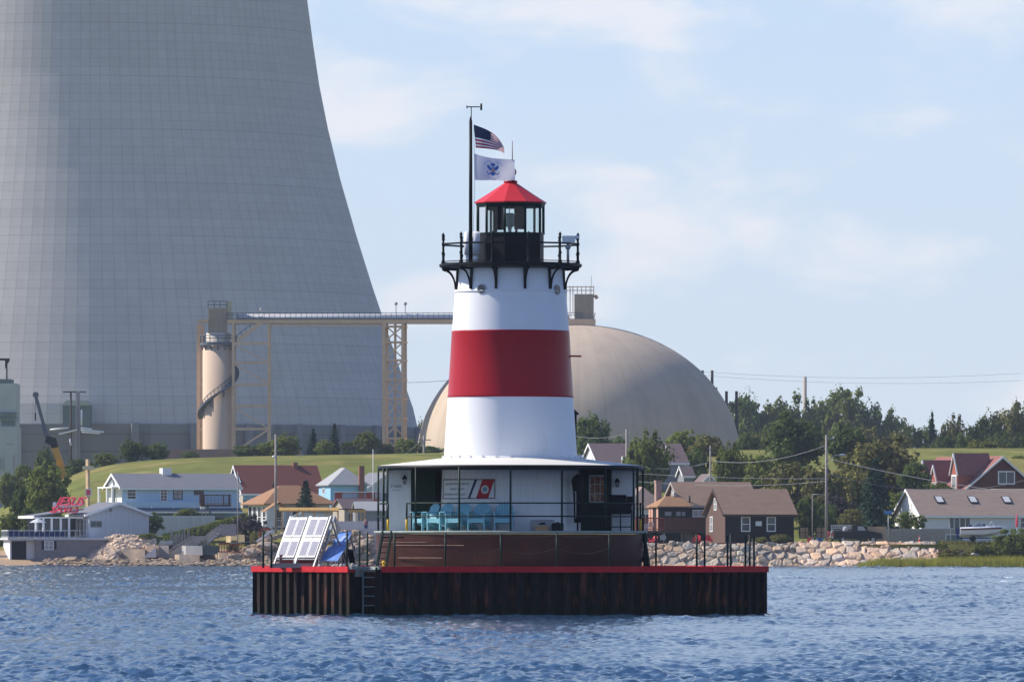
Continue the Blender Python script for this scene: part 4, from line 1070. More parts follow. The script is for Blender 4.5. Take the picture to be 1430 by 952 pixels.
mb = MB(); mb.prism([(-1.45, hz_(g, 709.6)), (-2.6, hz_(g, 714.8)), (-2.6, hz_(g, 713.5)), (-1.45, hz_(g, 708.9))], 1.2, 15.4, 'x'); mb.build('awning', mat('blue_grey_awning', (.035, .05, .085), .8, .15, 1), g)
mb = MB(); mb.box(1.2, 15.4, -2.7, -2.6, hz_(g, 716), hz_(g, 714)); mb.build('awning_edge', M['trim'], g)
# portico on the sunny end
mb = MB(); mb.box(-1.3, -.1, .4, 8.0, e - .05, e + .12); mb.build('portico_slab', M['trim'], g)
for a in (.5, 3.4, 7.7): mb = MB(); mb.box(-1.25, -1.0, a, a + .3, 0, e - .05); mb.build('portico_post', M['trim'], g)
opening(g, 'l', 3.6, 5.0, e - 2.4, e - .2, M['green'], M['pane'], 1, 1, name='door', y0=-.03)
opening(g, 'l', 3.8, 4.8, e + .25, e + 1.2, M['grey_wall'], M['pane'], 1, 1, y0=-.03)
# elevated dark deck between the two houses
D1 = 1095; k = D1/12000
g = thing('raised_deck', 'dark timber balcony deck on thin legs between the blue house and red roof house', 'deck', (X(280, D1), D1, 0), R(6))
zf = Z(704.5, D1)
mb = MB(); mb.box(0, 3.9, 0, 2, zf - .22, zf); mb.build('floor', M['deck_wood'], g)
mb = MB(); railing(mb, (0, 0, zf), (3.9, 0, zf), 1.25, 22, .06); railing(mb, (0, 0, zf), (0, 2, zf), 1.25, 10, .06)
mb.box(3.55, 3.8, -.05, .2, zf-.2, zf + 1.35); mb.box(2.9, 3.05, -.05, .1, zf, zf+1.3); mb.box(0, 0.5, -.04, .02, zf, zf+1.2); mb.build('railing', M['deck_wood'], g)
for a in (.15, .65): mb = MB(); mb.box(a, a + .1, .1, .2, 3.4, zf - .2); mb.build('leg', M['pole_wood'], g)
mb = MB(); mb.bar((.9, .3, zf - .2), (2.3, .3, 4.4), .9, .2); mb.build('stair', M['blue_steel'], g)
mb = MB(); mb.box(0, .55, -.03, .6, zf - .55, zf - .22); mb.build('box', M['insul'], g)

# red roofed house
g, rf = house('gable_house', 'tall house with brick red roof and tan shingled gable', 339.5, 1130, 10.9, 7.6, Z(687.5, 1130), Z(650.5, 1130), M['grey_wall'], M['roof_brickred'], trim=M['trim'], end=M['tan_wall'], over=.3)
e, r = g['_e'], g['_r']
mb = MB(); mb.prism([(.9, r - 2.15), (3.8, r - .25), (6.7, r - 2.15)], -.07, -.034, 'x'); mb.build('gable_panel', M['blue_wall2'], g)
opening(g, 'l', 3.5, 4.0, r - 1.9, r - .9, M['trim'], M['grey_wall'], 1, 2, y0=-.07)
opening(g, 'l', 4.6, 6.4, r - 4.2, r - 2.3, M['trim'], M['pane_light'], 1, 2, y0=-.03)
opening(g, 'l', 1.0, 2.0, 1.2, 2.4, M['trim'], M['pane_light'], 1, 2, y0=-.03); opening(g, 'l', 5.2, 7.2, .2, 2.6, M['trim'], M['pane'], 2, 1, y0=-.03, name='door')
mb = MB(); mb.box(7.8, 8.4, 3.4, 4.0, r - .3, r + .55); mb.build('chimney', M['brick'], rf)
mb = MB(); mb.cyl((4.3, .6, e + .4), (4.3, .6, e + 1.5), .09); mb.build('vent_pipe', M['black'], rf)
mb = MB(); mb.box(0, 10.9, -.02, -.004, e-.9, e-.1); mb.build('frieze', M['blue_wall2'], g)

# orange roofed cottage
g, rf = house('hip_cottage', 'low cottage with orange brown hip roof and white windows', 373, 1085, 8.6, 6.2, Z(703.5, 1085), Z(677, 1085), M['white_wall'], M['roof_orange'], hip=3.0, rot=R(24), over=.75)
e = g['_e']
for a in (.3, 1.9, 3.5, 5.0): opening(g, 'l', a, a + 1.15, .3, e - .25, M['trim'], M['pane'], 1, 2)
for a in (1.0, 3.4, 5.8): opening(g, 'f', a, a + 1.2, .4, e - .6, M['trim'], M['pane'], 1, 2)
mb = MB(); mb.box(-.1, 8.7, -.1, 0, -.3, .25); mb.build('plinth', M['white_wall'], g)
# porch in front of it: white posts, small roof, stair
g = thing('entry_porch', 'small white posted porch with orange roof and steps below the orange cottage', 'porch', (X(372, 1060), 1060, 3.6), R(14))
mb = MB(); mb.prism([(-.2, 3.0), (1.6, 4.2), (3.4, 3.0), (3.4, 2.9), (1.6, 4.08), (-.2, 2.9)], -.2, 2.2, 'y'); mb.build('roof', M['roof_orange'], g)
for a in (0, 1.05, 2.1, 3.1): mb = MB(); mb.box(a, a + .13, 0, .13, -1.6, 2.95); mb.build('post', M['trim'], g)
mb = MB(); railing(mb, (0, 0, 1.0), (6.5, 0, 1.0), .9, 30, .05); railing(mb, (0, 0, 1.0), (0, 2, 1.0), .9, 8, .05); mb.build('railing', M['grey_board'], g)
mb = MB(); mb.box(-.1, 6.5, -.1, 2.4, .8, 1.0); mb.box(2, 6.5, .2, .3, -1.4, .8); mb.build('floor', M['deck_wood'], g)
mb = MB(); mb.bar((.3, -.2, -1.4), (1.2, -.2, 1), .14, .3); mb.bar((1.5, -.2, -1.4), (.5, -.2, 1), .12, .3); mb.build('stair', M['trim'], g)

# sky blue house with grey hip roof
g, rf = house('hip_house', 'sky blue two storey house with pale grey hip roof', 461.5, 1120, 4.9, 6.4, Z(677, 1120), Z(652.5, 1120), M['blue_wall2'], M['roof_lgrey'], hip=2.0, rot=R(15), over=.35)
e = g['_e']
opening(g, 'l', 3.0, 4.4, e - 1.15, e - .35, M['trim'], M['pane_light'], 1, 1)
mb = MB(); mb.box(3.75, 4.45, -.5, -.06, 0, e + 2.5); mb.build('chimney', M['brick'], g)
# pale grey gabled house behind the lighthouse porch
g, rf = house('gable_house', 'pale house with grey gables partly hidden by the lighthouse veranda', 510, 1140, 6, 7, Z(684, 1140), Z(661, 1140), M['white_wall'], M['roof_slate'], ridge='y', rot=R(20), trim=M['trim'])
e = g['_e']
for a in (.6, 2.3, 4.0): opening(g, 'f', a, a + .9, e - 1.9, e - .3, M['trim'], M['pane'], 1, 2)
opening(g, 'l', 2.0, 3.0, e - 1.9, e - .3, M['trim'], M['pane'], 1, 2)
# red balcony
D1 = 1075; k = D1/12000
g = thing('raised_deck', 'red stained balcony deck below the sky blue house', 'deck', (X(468, D1), D1, 0), R(5)); zf = Z(697, D1)
mb = MB(); mb.box(0, 5.6, 0, 2.6, zf - .2, zf); mb.build('floor', M['wood_red'], g)
mb = MB(); railing(mb, (0, 0, zf), (5.6, 0, zf), .85, 26, .06); mb.box(0, .9, -.03, .03, zf, zf + .82); mb.box(3.9, 4.5, -.03, .03, zf, zf+.82); mb.build('railing', M['wood_red'], g)
mb = MB(); mb.box(-.1, 5.7, -.12, .12, zf + .88, zf + .98); mb.build('handrail', M['trim'], g)
for a in (.1, 5.3): mb = MB(); mb.box(a, a + .2, .1, .3, 3, zf - .2); mb.build('leg', M['wood_red'], g)
# sheds around it
g, rf = house('garden_shed', 'tan gabled shed with dark doorway under the red balcony', 481, 1052, 4.4, 3.4, Z(710, 1052), Z(697.5, 1052), M['tan_wall'], M['roof_mauve'], rot=R(26), zb=3.6, over=.25)
opening(g, 'f', .5, 1.5, -.4, g['_e'] - .5, M['tan_wall'], M['pane'], 1, 1, name='door')
g, rf = house('garden_shed', 'grey shed with pale shingled roof beside the tan shed', 499, 1046, 5.2, 3.6, Z(713, 1046), Z(701.5, 1046), M['grey_wall'], M['roof_lgrey'], rot=R(10), zb=3.4, over=.2)
# flat white carport roof + van like camper
D1 = 1062; k = D1/12000
g = thing('camper_trailer', 'white camper trailer with rounded roof below the sky blue house', 'trailer', (X(437, D1), D1, 3.7), R(4))
mb = MB(); P = [(-2.6, .5), (2.9, .5), (3.0, 1.6), (2.7, 2.6), (-1.4, 2.75), (-2.5, 2.3), (-3.0, 1.2)]; mb.prism(P, 0, 2.3, 'y'); mb.build('body', M['white_wall'], g)
mb = MB(); mb.box(-1.9, -.4, -.03, -.003, 1.5, 2.2); mb.box(.6, 1.8, -.03, -.003, 1.5, 2.2); mb.build('window', M['pane'], g)
mb = MB(); mb.prism([(-1.5, 2.76), (2.75, 2.61), (2.9, 2.8), (-1.5, 2.98)], -.2, 2.5, 'y'); mb.build('roof', M['roof_lgrey'], g)
for a in (-.4, .6): mb = MB(); mb.cyl((a, -.02, .4), (a, .3, .4), .4, n=14); mb.build('wheel', M['tire'], g)
# yellow timber pergola
D1 = 1013; k = D1/12000
g = thing('timber_pergola', 'yellow timber pergola with a thick beam behind the solar racks', 'pergola', (X(432, D1), D1, 2.6), R(3)); zt = Z(708.5, D1) - 2.6
mb = MB()
for i in range(6): mb.prism([(-.25, zt - .42), (.3, zt - .48), (.3, zt), (.18, zt + .02), (-.2, zt - .30)], -3.55 + i*1.18, -3.55 + (i+1)*1.18 - .04, 'x')
mb.build('beam', M['wood_yellow'], g)
mb = MB(); mb.box(-3.6, 6.4, .5, 2.6, zt - .22, zt - .1); mb.build('rafters', M['deck_wood'], g)
for a in (-3.3, -1.5, -.8, .5, 1.9, 2.4, 3.3): mb = MB(); mb.box(a, a + .16, .0, .16, -.5, zt - .48); mb.build('post', M['wood_yellow'], g)
g = thing('timber_gate', 'small yellow framed gate structure right of the pergola', 'gate', (X(498, 1018), 1018, 3), R(3))
zt = Z(711, 1018) - 3
mb = MB(); mb.box(-.9, 1.1, -.1, .3, zt - .35, zt); mb.build('lintel', M['wood_yellow'], g)
for a in (-.75, -.1, .45, .9): mb = MB(); mb.box(a, a + .13, 0, .12, -.6, zt - .35); mb.build('post', M['wood_yellow'], g)
# fences and walls in front
mb = MB(); mb.box(X(470, 1010), X(533, 1010), 1010, 1010.15, 2.2, Z(727.5, 1010)); 
for a in range(476, 533, 8): mb.box(X(a, 1010), X(a+.8, 1010), 1009.95, 1010, 2.2, Z(727, 1010))
tag(mb.build('board_fence', M['grey_board']), 'flat grey board fence beside the tan shed, behind the blue panels', 'fence')
mb = MB(); mb.box(X(474, 1002), X(536, 1002), 1002, 1003, .3, Z(738, 1002))
tag(mb.build('sea_wall', mat('pale_concrete', (.56, .53, .49), .85, .1, 1)), 'pale concrete wall above rocks between solar panels and lighthouse steps', 'sea wall')
mb = MB(); mb.box(X(207, 1030), X(300, 1030), 1030, 1030.15, 2.4, Z(720, 1030))
for i in range(60): a = X(207 + i*93/60, 1030); mb.box(a, a + .04, 1029.96, 1030, 2.4, Z(720.5, 1030))
tag(mb.build('board_fence', M['grey_board']), 'pale board fence below the blue house awning', 'fence')
# hedge on the slope
rh = random.Random(4)
def hedge(name, label, pts, d, hgt, thick, mtl, n, s=(.10, .20), kind=None):
    V, F = [], []
    for _ in range(n):
        t = rh.random() * (len(pts) - 1); i = int(t); f = t - i
        px = pts[i][0] + (pts[i+1][0]-pts[i][0])*f; py = pts[i][1] + (pts[i+1][1]-pts[i][1])*f
        a = rh.uniform(0, 2*PI); rr = rh.uniform(.6, 1.05)
        p = Vector((X(px, d) , d + math.cos(a) * thick * rr, Z(py, d) - hgt/2 + math.sin(a) * hgt/2 * rr + rh.gauss(0, .05)))
        nrm = Vector((rh.gauss(0, .4), math.cos(a), math.sin(a) + .1)).normalized(); u = nrm.orthogonal().normalized(); w = nrm.cross(u); q = rh.uniform(*s)
        k_ = len(V); V += [tuple(p+u*q-w*q*.4), tuple(p+u*q*.4+w*q*.8), tuple(p-u*q+w*q*.3), tuple(p-u*q*.4-w*q*.8)]; F.append((k_, k_+1, k_+2, k_+3))
    mb = MB(); mb.v = V; mb.f = F; mb.mi = [0]*len(F); mb.sm = [False]*len(F)
    return tag(mb.build(name, mtl, fix=False), label, 'hedge', kind=kind)
hedge('clipped_hedge', 'long clipped green hedge climbing above the wooden shore stairs', [(250, 741), (275, 735), (300, 728), (322, 722), (345, 716)], 1014, 2.0, .9, M['leaf_mid'], 6500)
hedge('clipped_hedge', 'short rounded hedge by the fence of grey stakes', [(228, 745), (256, 740)], 1010, 2.4, .8, M['leaf_dark'], 2500)

# ------------------------------------------------------------------ left shore: stairs, walls, rocks
D1 = 1003; k = D1/12000
g = thing('shore_stairs', 'grey wooden stairs with long handrails climbing the bank below the hedge', 'stairs', (X(280, D1), D1, 0))
def rs_(px, py, dy=0): return ((px - 280)*k, dy, Z(py, D1))
mb = MB()
mb.add([rs_(236, 771), rs_(268, 751), rs_(268, 772), rs_(236, 782), rs_(236, 771, .12), rs_(268, 751, .12), rs_(268, 772, .12), rs_(236, 782, .12)], [(0,1,2,3), (7,6,5,4), (0,4,5,1), (3,2,6,7)])
mb.add([rs_(268, 748), rs_(287, 748), rs_(287, 764), rs_(268, 764), rs_(268, 748, .12), rs_(287, 748, .12), rs_(287, 764, .12), rs_(268, 764, .12)], [(0,1,2,3), (7,6,5,4), (0,4,5,1)])
mb.add([rs_(287, 748), rs_(309, 733), rs_(309, 745), rs_(289, 762), rs_(287, 748, .12), rs_(309, 733, .12), rs_(309, 745, .12), rs_(289, 762, .12)], [(0,1,2,3), (7,6,5,4), (0,4,5,1)])
mb.add([rs_(309, 732), rs_(330, 731), rs_(330, 748), rs_(309, 748), rs_(309, 732, .12), rs_(330, 731, .12), rs_(330, 748, .12), rs_(309, 748, .12)], [(0,1,2,3), (7,6,5,4), (0,4,5,1)])
mb.build('side_boards', M['wood_grey'], g)
mb = MB(); mb.bar(rs_(235, 769, -.1), rs_(270, 747.5, -.1), .16, .16); mb.bar(rs_(288, 747, -.1), rs_(310, 731.5, -.1), .16, .16); mb.bar(rs_(304, 752, -1.2), rs_(316, 743, -1.2), .1, .12)
mb.bar(rs_(240, 782, -1.2), rs_(252, 770, -1.2), .1, .12); mb.bar(rs_(240, 782, -.1), rs_(240, 767, -.1), .12); mb.bar(rs_(268, 765, -.1), rs_(268, 748, -.1), .12); mb.build('handrail', M['wood_grey'], g)
mb = MB()
for a, b in ((241, 780), (245.5, 776.5), (250, 773), (254, 769.5), (257.5, 766)): mb.box((a-280)*k, (a+5-280)*k, -1.1, -.15, Z(b+1.2, D1), Z(b-.8, D1))
for a, b in ((291, 754), (295, 751), (299, 748), (303, 745)): mb.box((a-280)*k, (a+4-280)*k, -1.1, -.15, Z(b+1.2, D1), Z(b-.8, D1))
mb.build('steps', M['pv_white'], g)
mb = MB()
for i in range(5): mb.box(X(202 + i*3.2, 1002), X(205.4 + i*3.2, 1002), 1001.2, 1002.6, Z(778, 1002), Z(775 - i*2.6, 1002))
tag(mb.build('concrete_steps', M['pv_white']), 'short flight of pale concrete steps beside the tan rubble slope', 'stairs')
def block(a0, a1, p0, p1, d, dep, m_, label, name='retaining_wall', cat='retaining wall'):
    mb = MB(); xa, xb, za, zb = X(a0, d), X(a1, d), Z(p1, d), Z(p0, d); bt = .42*(zb - za); q = .22*(xb - xa)
    mb.add([(xa, d + q, za), (xb, d, za), (xb - .25, d + dep, za), (xa - .6, d + dep, za), (xa, d + q + bt, zb), (xb - .06, d + bt, zb), (xb - .3, d + dep, zb), (xa - .6, d + dep, zb)], [(0,3,2,1), (4,5,6,7), (0,1,5,4), (1,2,6,5), (2,3,7,6), (3,0,4,7)]); return tag(mb.build(name, m_), label, cat)
block(162, 203, 766, 786, 1001, 5, M['rock'], 'low tan stone wall at the foot of the rubble slope')
block(216, 236, 761, 779, 1003, 5, M['wood_grey'], 'grey stone wall face between the concrete steps and wooden stairs')
block(204, 222, 761, 776, 1001.5, 4, mat('tan_cement', (.42, .30, .21), .9, .15, 1), 'tan cement wall end beside the pale concrete steps')
block(259, 283, 761.5, 775, 1000, 3, M['concrete'], 'pale grey concrete block wall in front of the wooden stairs')
block(250, 279, 774, 789, 997.5, 3, M['rock'], 'sunlit tan rock footing below the grey concrete block wall')
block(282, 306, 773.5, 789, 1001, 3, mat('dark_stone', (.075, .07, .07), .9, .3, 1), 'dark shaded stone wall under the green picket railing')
block(305, 320, 771, 787.5, 999, 3, M['rock'], 'tan stone pier under the red terrace railing')
block(322, 342, 746, 757, 1006, 2, mat('straw_block', (.46, .36, .20), .9, .15, 1), 'straw coloured low wall below the purple grey bush')
g = thing('picket_railing', 'dark green grey picket railing above the shaded stone wall', 'railing', (X(283, 1000.5), 1000.5, Z(773.5, 1000.5)))
mb = MB(); railing(mb, (0, 0, 0), (1.95, 0, 0), .95, 14, .06); mb.build('pickets', M['louvre'], g)
mb = MB(); mb.box(0, 1.95, .1, .14, 0, .9); mb.build('backing', M['louvre'], g)
g = thing('terrace_railing', 'red timber railing of a small terrace over the shore rocks', 'railing', (X(306, 999), 999, Z(771.5, 999)))
mb = MB(); railing(mb, (0, 0, 0), (1.2, 0, 0), 1.05, 4, .09); railing(mb, (1.2, 0, 0), (2.6, .8, 0), .95, 3, .07); mb.build('rails', M['wood_red'], g)
mb = MB(); mb.bar((1.2, 0, 1.12), (4.4, 0, 1.35), .08); mb.build('handrail', M['wood_grey'], g)
g = thing('shore_stairs', 'red and white stair flight descending the bank beside the green posts', 'stairs', (X(372, 1001), 1001, 0)); k = 1001/12000
mb = MB(); mb.bar(((358-372)*k, 0, Z(756, 1001)), ((380-372)*k, 0, Z(740, 1001)), .18, .25); mb.bar(((361-372)*k, .9, Z(758, 1001)), ((383-372)*k, .9, Z(742, 1001)), .18, .25); mb.build('handrail', M['trim'], g)
mb = MB(); mb.box((362-372)*k, (380-372)*k, .2, .4, Z(740, 1001), Z(737.5, 1001)); mb.box((362-372)*k, (364-372)*k, .2, .4, Z(757, 1001), Z(738, 1001)); mb.box((376-372)*k, (378-372)*k, .2, .4, Z(752, 1001), Z(738, 1001)); mb.build('frame', M['wood_red'], g)
mb = MB()
for i in range(13):
    a = X(238 + i * 2.2 + rh.uniform(-.5, .5), 1005); mb.bar((a, 1005 + rh.uniform(-.2, .2), 2.2), (a + rh.uniform(-.15, .15), 1005, Z(744 + rh.uniform(-4, 3), 1005)), .12, .12)
tag(mb.build('stake_fence', M['wood_grey']), 'ragged fence of leaning grey stakes by the hedge end', 'fence')
mb = MB()
for i in range(9): a = X(222 + i*2.1, 1004); mb.bar((a, 1004, Z(760, 1004)), (a + .25, 1004, Z(754.5, 1004)), .1, .1)
tag(mb.build('picket_fence', M['pv_white']), 'tiny white leaning pickets above the grey stone wall face', 'fence')
# rubble (uncountable small stones)
rr = random.Random(9); mb = MB()
for _ in range(700):
    px = rr.uniform(122, 214); t = rr.random() ** .8
    top = lerp_table([(120, 772), (140, 756), (160, 748), (185, 748), (214, 752)], px); bot = lerp_table([(120, 789), (160, 790), (165, 768), (214, 764)], px)
    py = top + (bot - top) * t; d = 1006 - 6.5 * t * (bot - top) / 41 + rr.uniform(-.3, .3)
    mb.stone((X(px, d), d, Z(py, d)), rr.uniform(.18, .55), rr, (1.2, 1, .85))
tag(mb.build('rubble', mat('rubble_tan', (0.58, 0.44, 0.32), .9, .5, 1.3, c2=(.36, .29, .24), c2lo=.42, c2hi=.6)), 'slope of loose tan rubble stones beside the boathouse', 'rubble', kind='stuff')
mb = MB()
for _ in range(700):
    px = rr.uniform(60, 420); d = 997.5 + rr.uniform(-1.5, 1.8)
    mb.stone((X(px, d), d, max(-.05, (d - 996) * .22) + rr.uniform(-.05, .12)), rr.uniform(.08, .34), rr, (1.5, 1, .6))
tag(mb.build('pebbles', M['rock_dark']), 'strip of wet stones along the left waterline', 'stones', kind='stuff')
mb = MB()
for _ in range(420):
    px = rr.uniform(322, 520); t = rr.random()
    top = lerp_table([(322, 766), (345, 764), (365, 752), (400, 740), (480, 738), (520, 742)], px)
    py = top + (791 - top) * t; d = 1001 - 4.0 * t + rr.uniform(-.3, .3)
    mb.stone((X(px, d), d, Z(py, d) - .15), rr.uniform(.18, .5), rr, (1.4, 1, .8))
tag(mb.build('rubble', M['rock_dark']), 'dark rubble bank behind the solar racks', 'rubble', kind='stuff')
for i, (px, py, w, h, m_, lb) in enumerate([(98, 782, 24, 13, 'rock_dark', 'big rounded grey boulder in front of the stone boathouse'), (82, 786, 12, 8, 'rock_dark', 'smaller boulder at the boathouse waterline'),
        (352, 772, 26, 16, 'rock', 'large slanted tan slab rock under the red terrace'), (372, 762, 30, 15, 'rock', 'long tan slab leaning above the green post pair'), (368, 781, 26, 13, 'rock_dark', 'brown boulder right above the waterline by the red platform corner'),
        (343, 784, 18, 10, 'rock_dark', 'boulder at the waterline under the slanted slab'), (390, 776, 26, 18, 'rock', 'blocky boulder behind the first solar rack foot'), (495, 768, 26, 22, 'rock', 'tan boulder seen between the blue panels and the green posts'), (512, 758, 22, 18, 'rock', 'tan boulder beside the lighthouse stair foot')]):
    d = 998.5; mb = MB(); kk = d/12000
    mb.stone((0, 0, 0), 1, random.Random(40 + i), (w*kk/2, .8, h*kk/2))
    o = mb.build('boulder', M[m_]); o.location = (X(px, d), d, Z(py, d)); tag(o, lb, 'boulder')
# person behind the fence
def person(loc, label):
    me = bpy.data.meshes.new('person')
    J = [(0,0,.95),(0,0,1.2),(0,0,1.42),(0,-.01,1.50),(0,-.02,1.58),(0,-.02,1.72),(.19,0,1.40),(.24,.02,1.14),(.2,-.14,.95),(-.19,0,1.40),(-.25,.02,1.14),(-.22,-.1,.92),(.1,0,.9),(.11,-.02,.5),(.11,0,.06),(.11,-.15,.03),(-.1,0,.9),(-.12,.02,.5),(-.12,.04,.06),(-.12,-.12,.03)]
    E = [(0,1),(1,2),(2,3),(3,4),(4,5),(2,6),(6,7),(7,8),(2,9),(9,10),(10,11),(0,12),(12,13),(13,14),(14,15),(0,16),(16,17),(17,18),(18,19)]
    rad = [.15,.14,.13,.06,.085,.08,.065,.045,.035,.065,.045,.035,.09,.06,.045,.04,.09,.06,.045,.04]
    me.from_pydata(J, E, []); o = bpy.data.objects.new('person', me); col.objects.link(o)
    md = o.modifiers.new('skin', 'SKIN'); o.modifiers.new('sub', 'SUBSURF').levels = 1
    for v, r_ in zip(me.skin_vertices[0].data, rad): v.radius = (r_, r_ * .8)
    me.skin_vertices[0].data[0].use_root = True
    me.materials.append(M['skin'])
    dg = bpy.context.evaluated_depsgraph_get(); ev = bpy.data.meshes.new_from_object(o.evaluated_get(dg)); o.modifiers.clear(); o.data = ev
    ev.name = 'person'
    o.location = loc
    mb = MB(); mb.lathe([(.205, .96), (.2, 1.2), (.19, 1.4), (.09, 1.47)], 14); s = mb.build('shirt', mat('mauve_shirt', (.22, .12, .13), .8, .1, 3), o); s.scale = (1.15, .85, 1)
    mb = MB(); mb.lathe([(.2, .97), (.2, .7), (.22, .55)], 14); s = mb.build('shorts', M['navy'], o); s.scale = (1.1, .85, 1)
    mb = MB(); mb.sphere((0, .0, 1.74), .1, 10, 6, (.95, 1.05, .9)); mb.build('hair', M['bark'], o)
    return tag(o, label, 'person')
person((X(511, 1006), 1006, Z(744, 1006)), 'person in a mauve shirt standing by the grey board fence')

# ------------------------------------------------------------------ right bank houses
g, rf = house('gable_house', 'grey house with mauve grey roof and white gable behind the leafy tree', 835.5, 1100, 11.9, 6.6, Z(645, 1100), Z(620, 1100), M['grey_wall'], M['roof_mauve'], trim=M['trim'], end=M['white_wall'], over=.3)
opening(g, 'l', 2.3, 3.9, g['_e'] - .3, g['_e'] + 1.1, M['trim'], M['trim'], 2, 1, y0=-.03)
e = g['_e']
mb = MB(); mb.box(11.55, 11.93, -.04, .35, -1, e - .1); mb.build('corner_board', M['trim'], g)
mb = MB(); mb.cyl((9.6, 1.5, e + 1.1), (9.6, 1.5, e + 2.1), .09); mb.build('vent_pipe', M['insul'], rf)
g, rf = house('garden_shed', 'small grey shed with dark roof right of the mauve roofed house', 955, 1098, 1.3, 2.6, Z(664, 1098), Z(652, 1098), M['grey_wall'], M['roof_mauve'], trim=M['trim'], over=.2)
g, rf = house('white_gable_cottage', 'tiny white peaked gable showing above the brown cottage ridge', 978, 1080, 2.4, 3, Z(676, 1080), Z(663, 1080), M['white_wall'], M['roof_mauve'], ridge='y', trim=M['trim'], over=.2)
g, rf = house('taupe_house', 'taupe hip roofed house half hidden by the lighthouse veranda corner', 876, 1030, 4.8, 7, Z(710, 1030), Z(679, 1030), M['white_wall'], M['roof_taupe'], hip=2.2, rot=R(12))
opening(g, 'f', 1.6, 2.9, g['_e'] - 1.9, g['_e'] - .6, M['trim'], M['pane'], 2, 1)
# two brown cottages
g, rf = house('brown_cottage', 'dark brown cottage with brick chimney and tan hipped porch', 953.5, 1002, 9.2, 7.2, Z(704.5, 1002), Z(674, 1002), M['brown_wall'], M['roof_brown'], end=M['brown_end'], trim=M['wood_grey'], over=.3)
e, r = g['_e'], g['_r']
opening(g, 'l', 3.2, 4.0, r - 1.75, r - .55, M['trim'], M['pane_light'], 1, 2, y0=-.03)
win(g, 967, 984, 711.5, 721.5, M['trim'], M['pane_light'], 2, 1)
mb = MB(); mb.cyl((.9, .2, e + .2), (.9, .2, e + 1.1), .1); mb.build('vent_pipe', M['black'], rf)
mb = MB(); mb.add([(-3.4, -.9, e - .30), (.8, -.9, e - .30), (.8, 3.4, e - .3), (-3.4, 3.4, e - .3), (-3.4, -.9, e - .18), (.8, -.9, e - .18), (.8, 3.4, e - .18), (-3.4, 3.4, e - .18), (-1.7, 1.2, e + 1.0), (-.05, 1.2, e + 1.0)],
    [(0,3,2,1), (0,1,5,4), (1,2,6,5), (2,3,7,6), (3,0,4,7), (4,5,9,8), (5,6,9), (6,7,8,9), (7,4,8)]); mb.build('porch_roof', M['roof_orange'], g)
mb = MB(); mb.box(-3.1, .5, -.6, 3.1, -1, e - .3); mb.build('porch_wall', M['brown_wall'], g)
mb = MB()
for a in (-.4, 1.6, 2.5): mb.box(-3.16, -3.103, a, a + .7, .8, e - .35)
mb.build('porch_panels', mat('sunlit_pink_boards', (.52, .30, .23), .8, .1, 2), g)  # sunlight on this side of the porch is put into the board colour
for a, w in ((-2.4, .8), (-1.0, .55), (-.3, .4)): opening(g, 'f', a, a + w, e - 1.3, e - .8, M['grey_wall'], M['pane_light'], 1, 1, y0=-.6)
mb = MB(); mb.box(-2.55, -1.85, 2.2, 2.9, e - .3, e + 2.6); mb.box(-2.6, -1.8, 2.15, 2.95, e + 2.6, e + 2.85); mb.build('chimney', mat('pale_brick', (.36, .24, .20), .9, .25, 5), rf)
D1 = 993; k = D1/12000
g = thing('raised_deck', 'dark red brown deck railing in front of the brown cottage porch', 'deck', (X(889, D1), D1, 0), R(3)); zf = Z(740.5, D1)
mb = MB(); mb.box(0, 8.3, 0, 5, zf - .25, zf); mb.build('floor', M['deck_wood'], g)
mb = MB(); railing(mb, (0, 0, zf), (3.2, 0, zf), 1.45, 22, .06); railing(mb, (0, 0, zf), (0, 5, zf), 1.45, 18, .06); mb.build('railing', M['wood_red'], g)
mb = MB()
for i in range(24): a = 3.2 + i * .2115; mb.box(a, a + .195, -.03, .03, zf + .05, zf + 1.5 + (.06 if i % 5 == 0 else 0))
mb.build('board_railing', mat('red_brown_boards', (.11, .04, .032), .85, .3, 3), g)
for a in (.3, 3.1, 5.4, 7.8): mb = MB(); mb.box(a, a + .17, .1, .27, 2.4, zf - .25); mb.build('post', M['wood_grey'] if a in (3.1,) else M['deck_wood'], g)
mb = MB(); mb.box(.2, 8.1, 3.4, 3.5, 2.4, zf - .25); mb.build('skirt', M['brown_wall'], g)
mb = MB(); mb.box(5.3, 7.1, 2.6, 2.66, 2.5, zf - .3); mb.build('lattice_panel', M['wood_grey'], g)
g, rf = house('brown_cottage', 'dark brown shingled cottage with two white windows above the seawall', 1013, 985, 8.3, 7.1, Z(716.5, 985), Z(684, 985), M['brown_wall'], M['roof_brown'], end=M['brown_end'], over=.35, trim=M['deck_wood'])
e, r = g['_e'], g['_r']
win(g, 1035, 1048, 721, 742, M['trim'], M['pane'], 1, 2, fw=.12); win(g, 1071, 1084, 721, 742, M['trim'], M['pane'], 1, 2, fw=.12)
win(g, 1055.5, 1064, 727.5, 734, M['trim'], M['insul'], 1, 1, name='sign_plate')
opening(g, 'l', 3.0, 4.0, r - 2.3, r - .9, M['trim'], M['pane_light'], 1, 2, y0=-.03); opening(g, 'l', 4.4, 5.5, e - 2.1, e - .35, M['trim'], M['pane_light'], 1, 2, y0=-.03)
mb = MB(); mb.sphere((-.25, 7.1/2, r - .2), .22, 8, 6); mb.build('gable_lamp', M['black'], g)
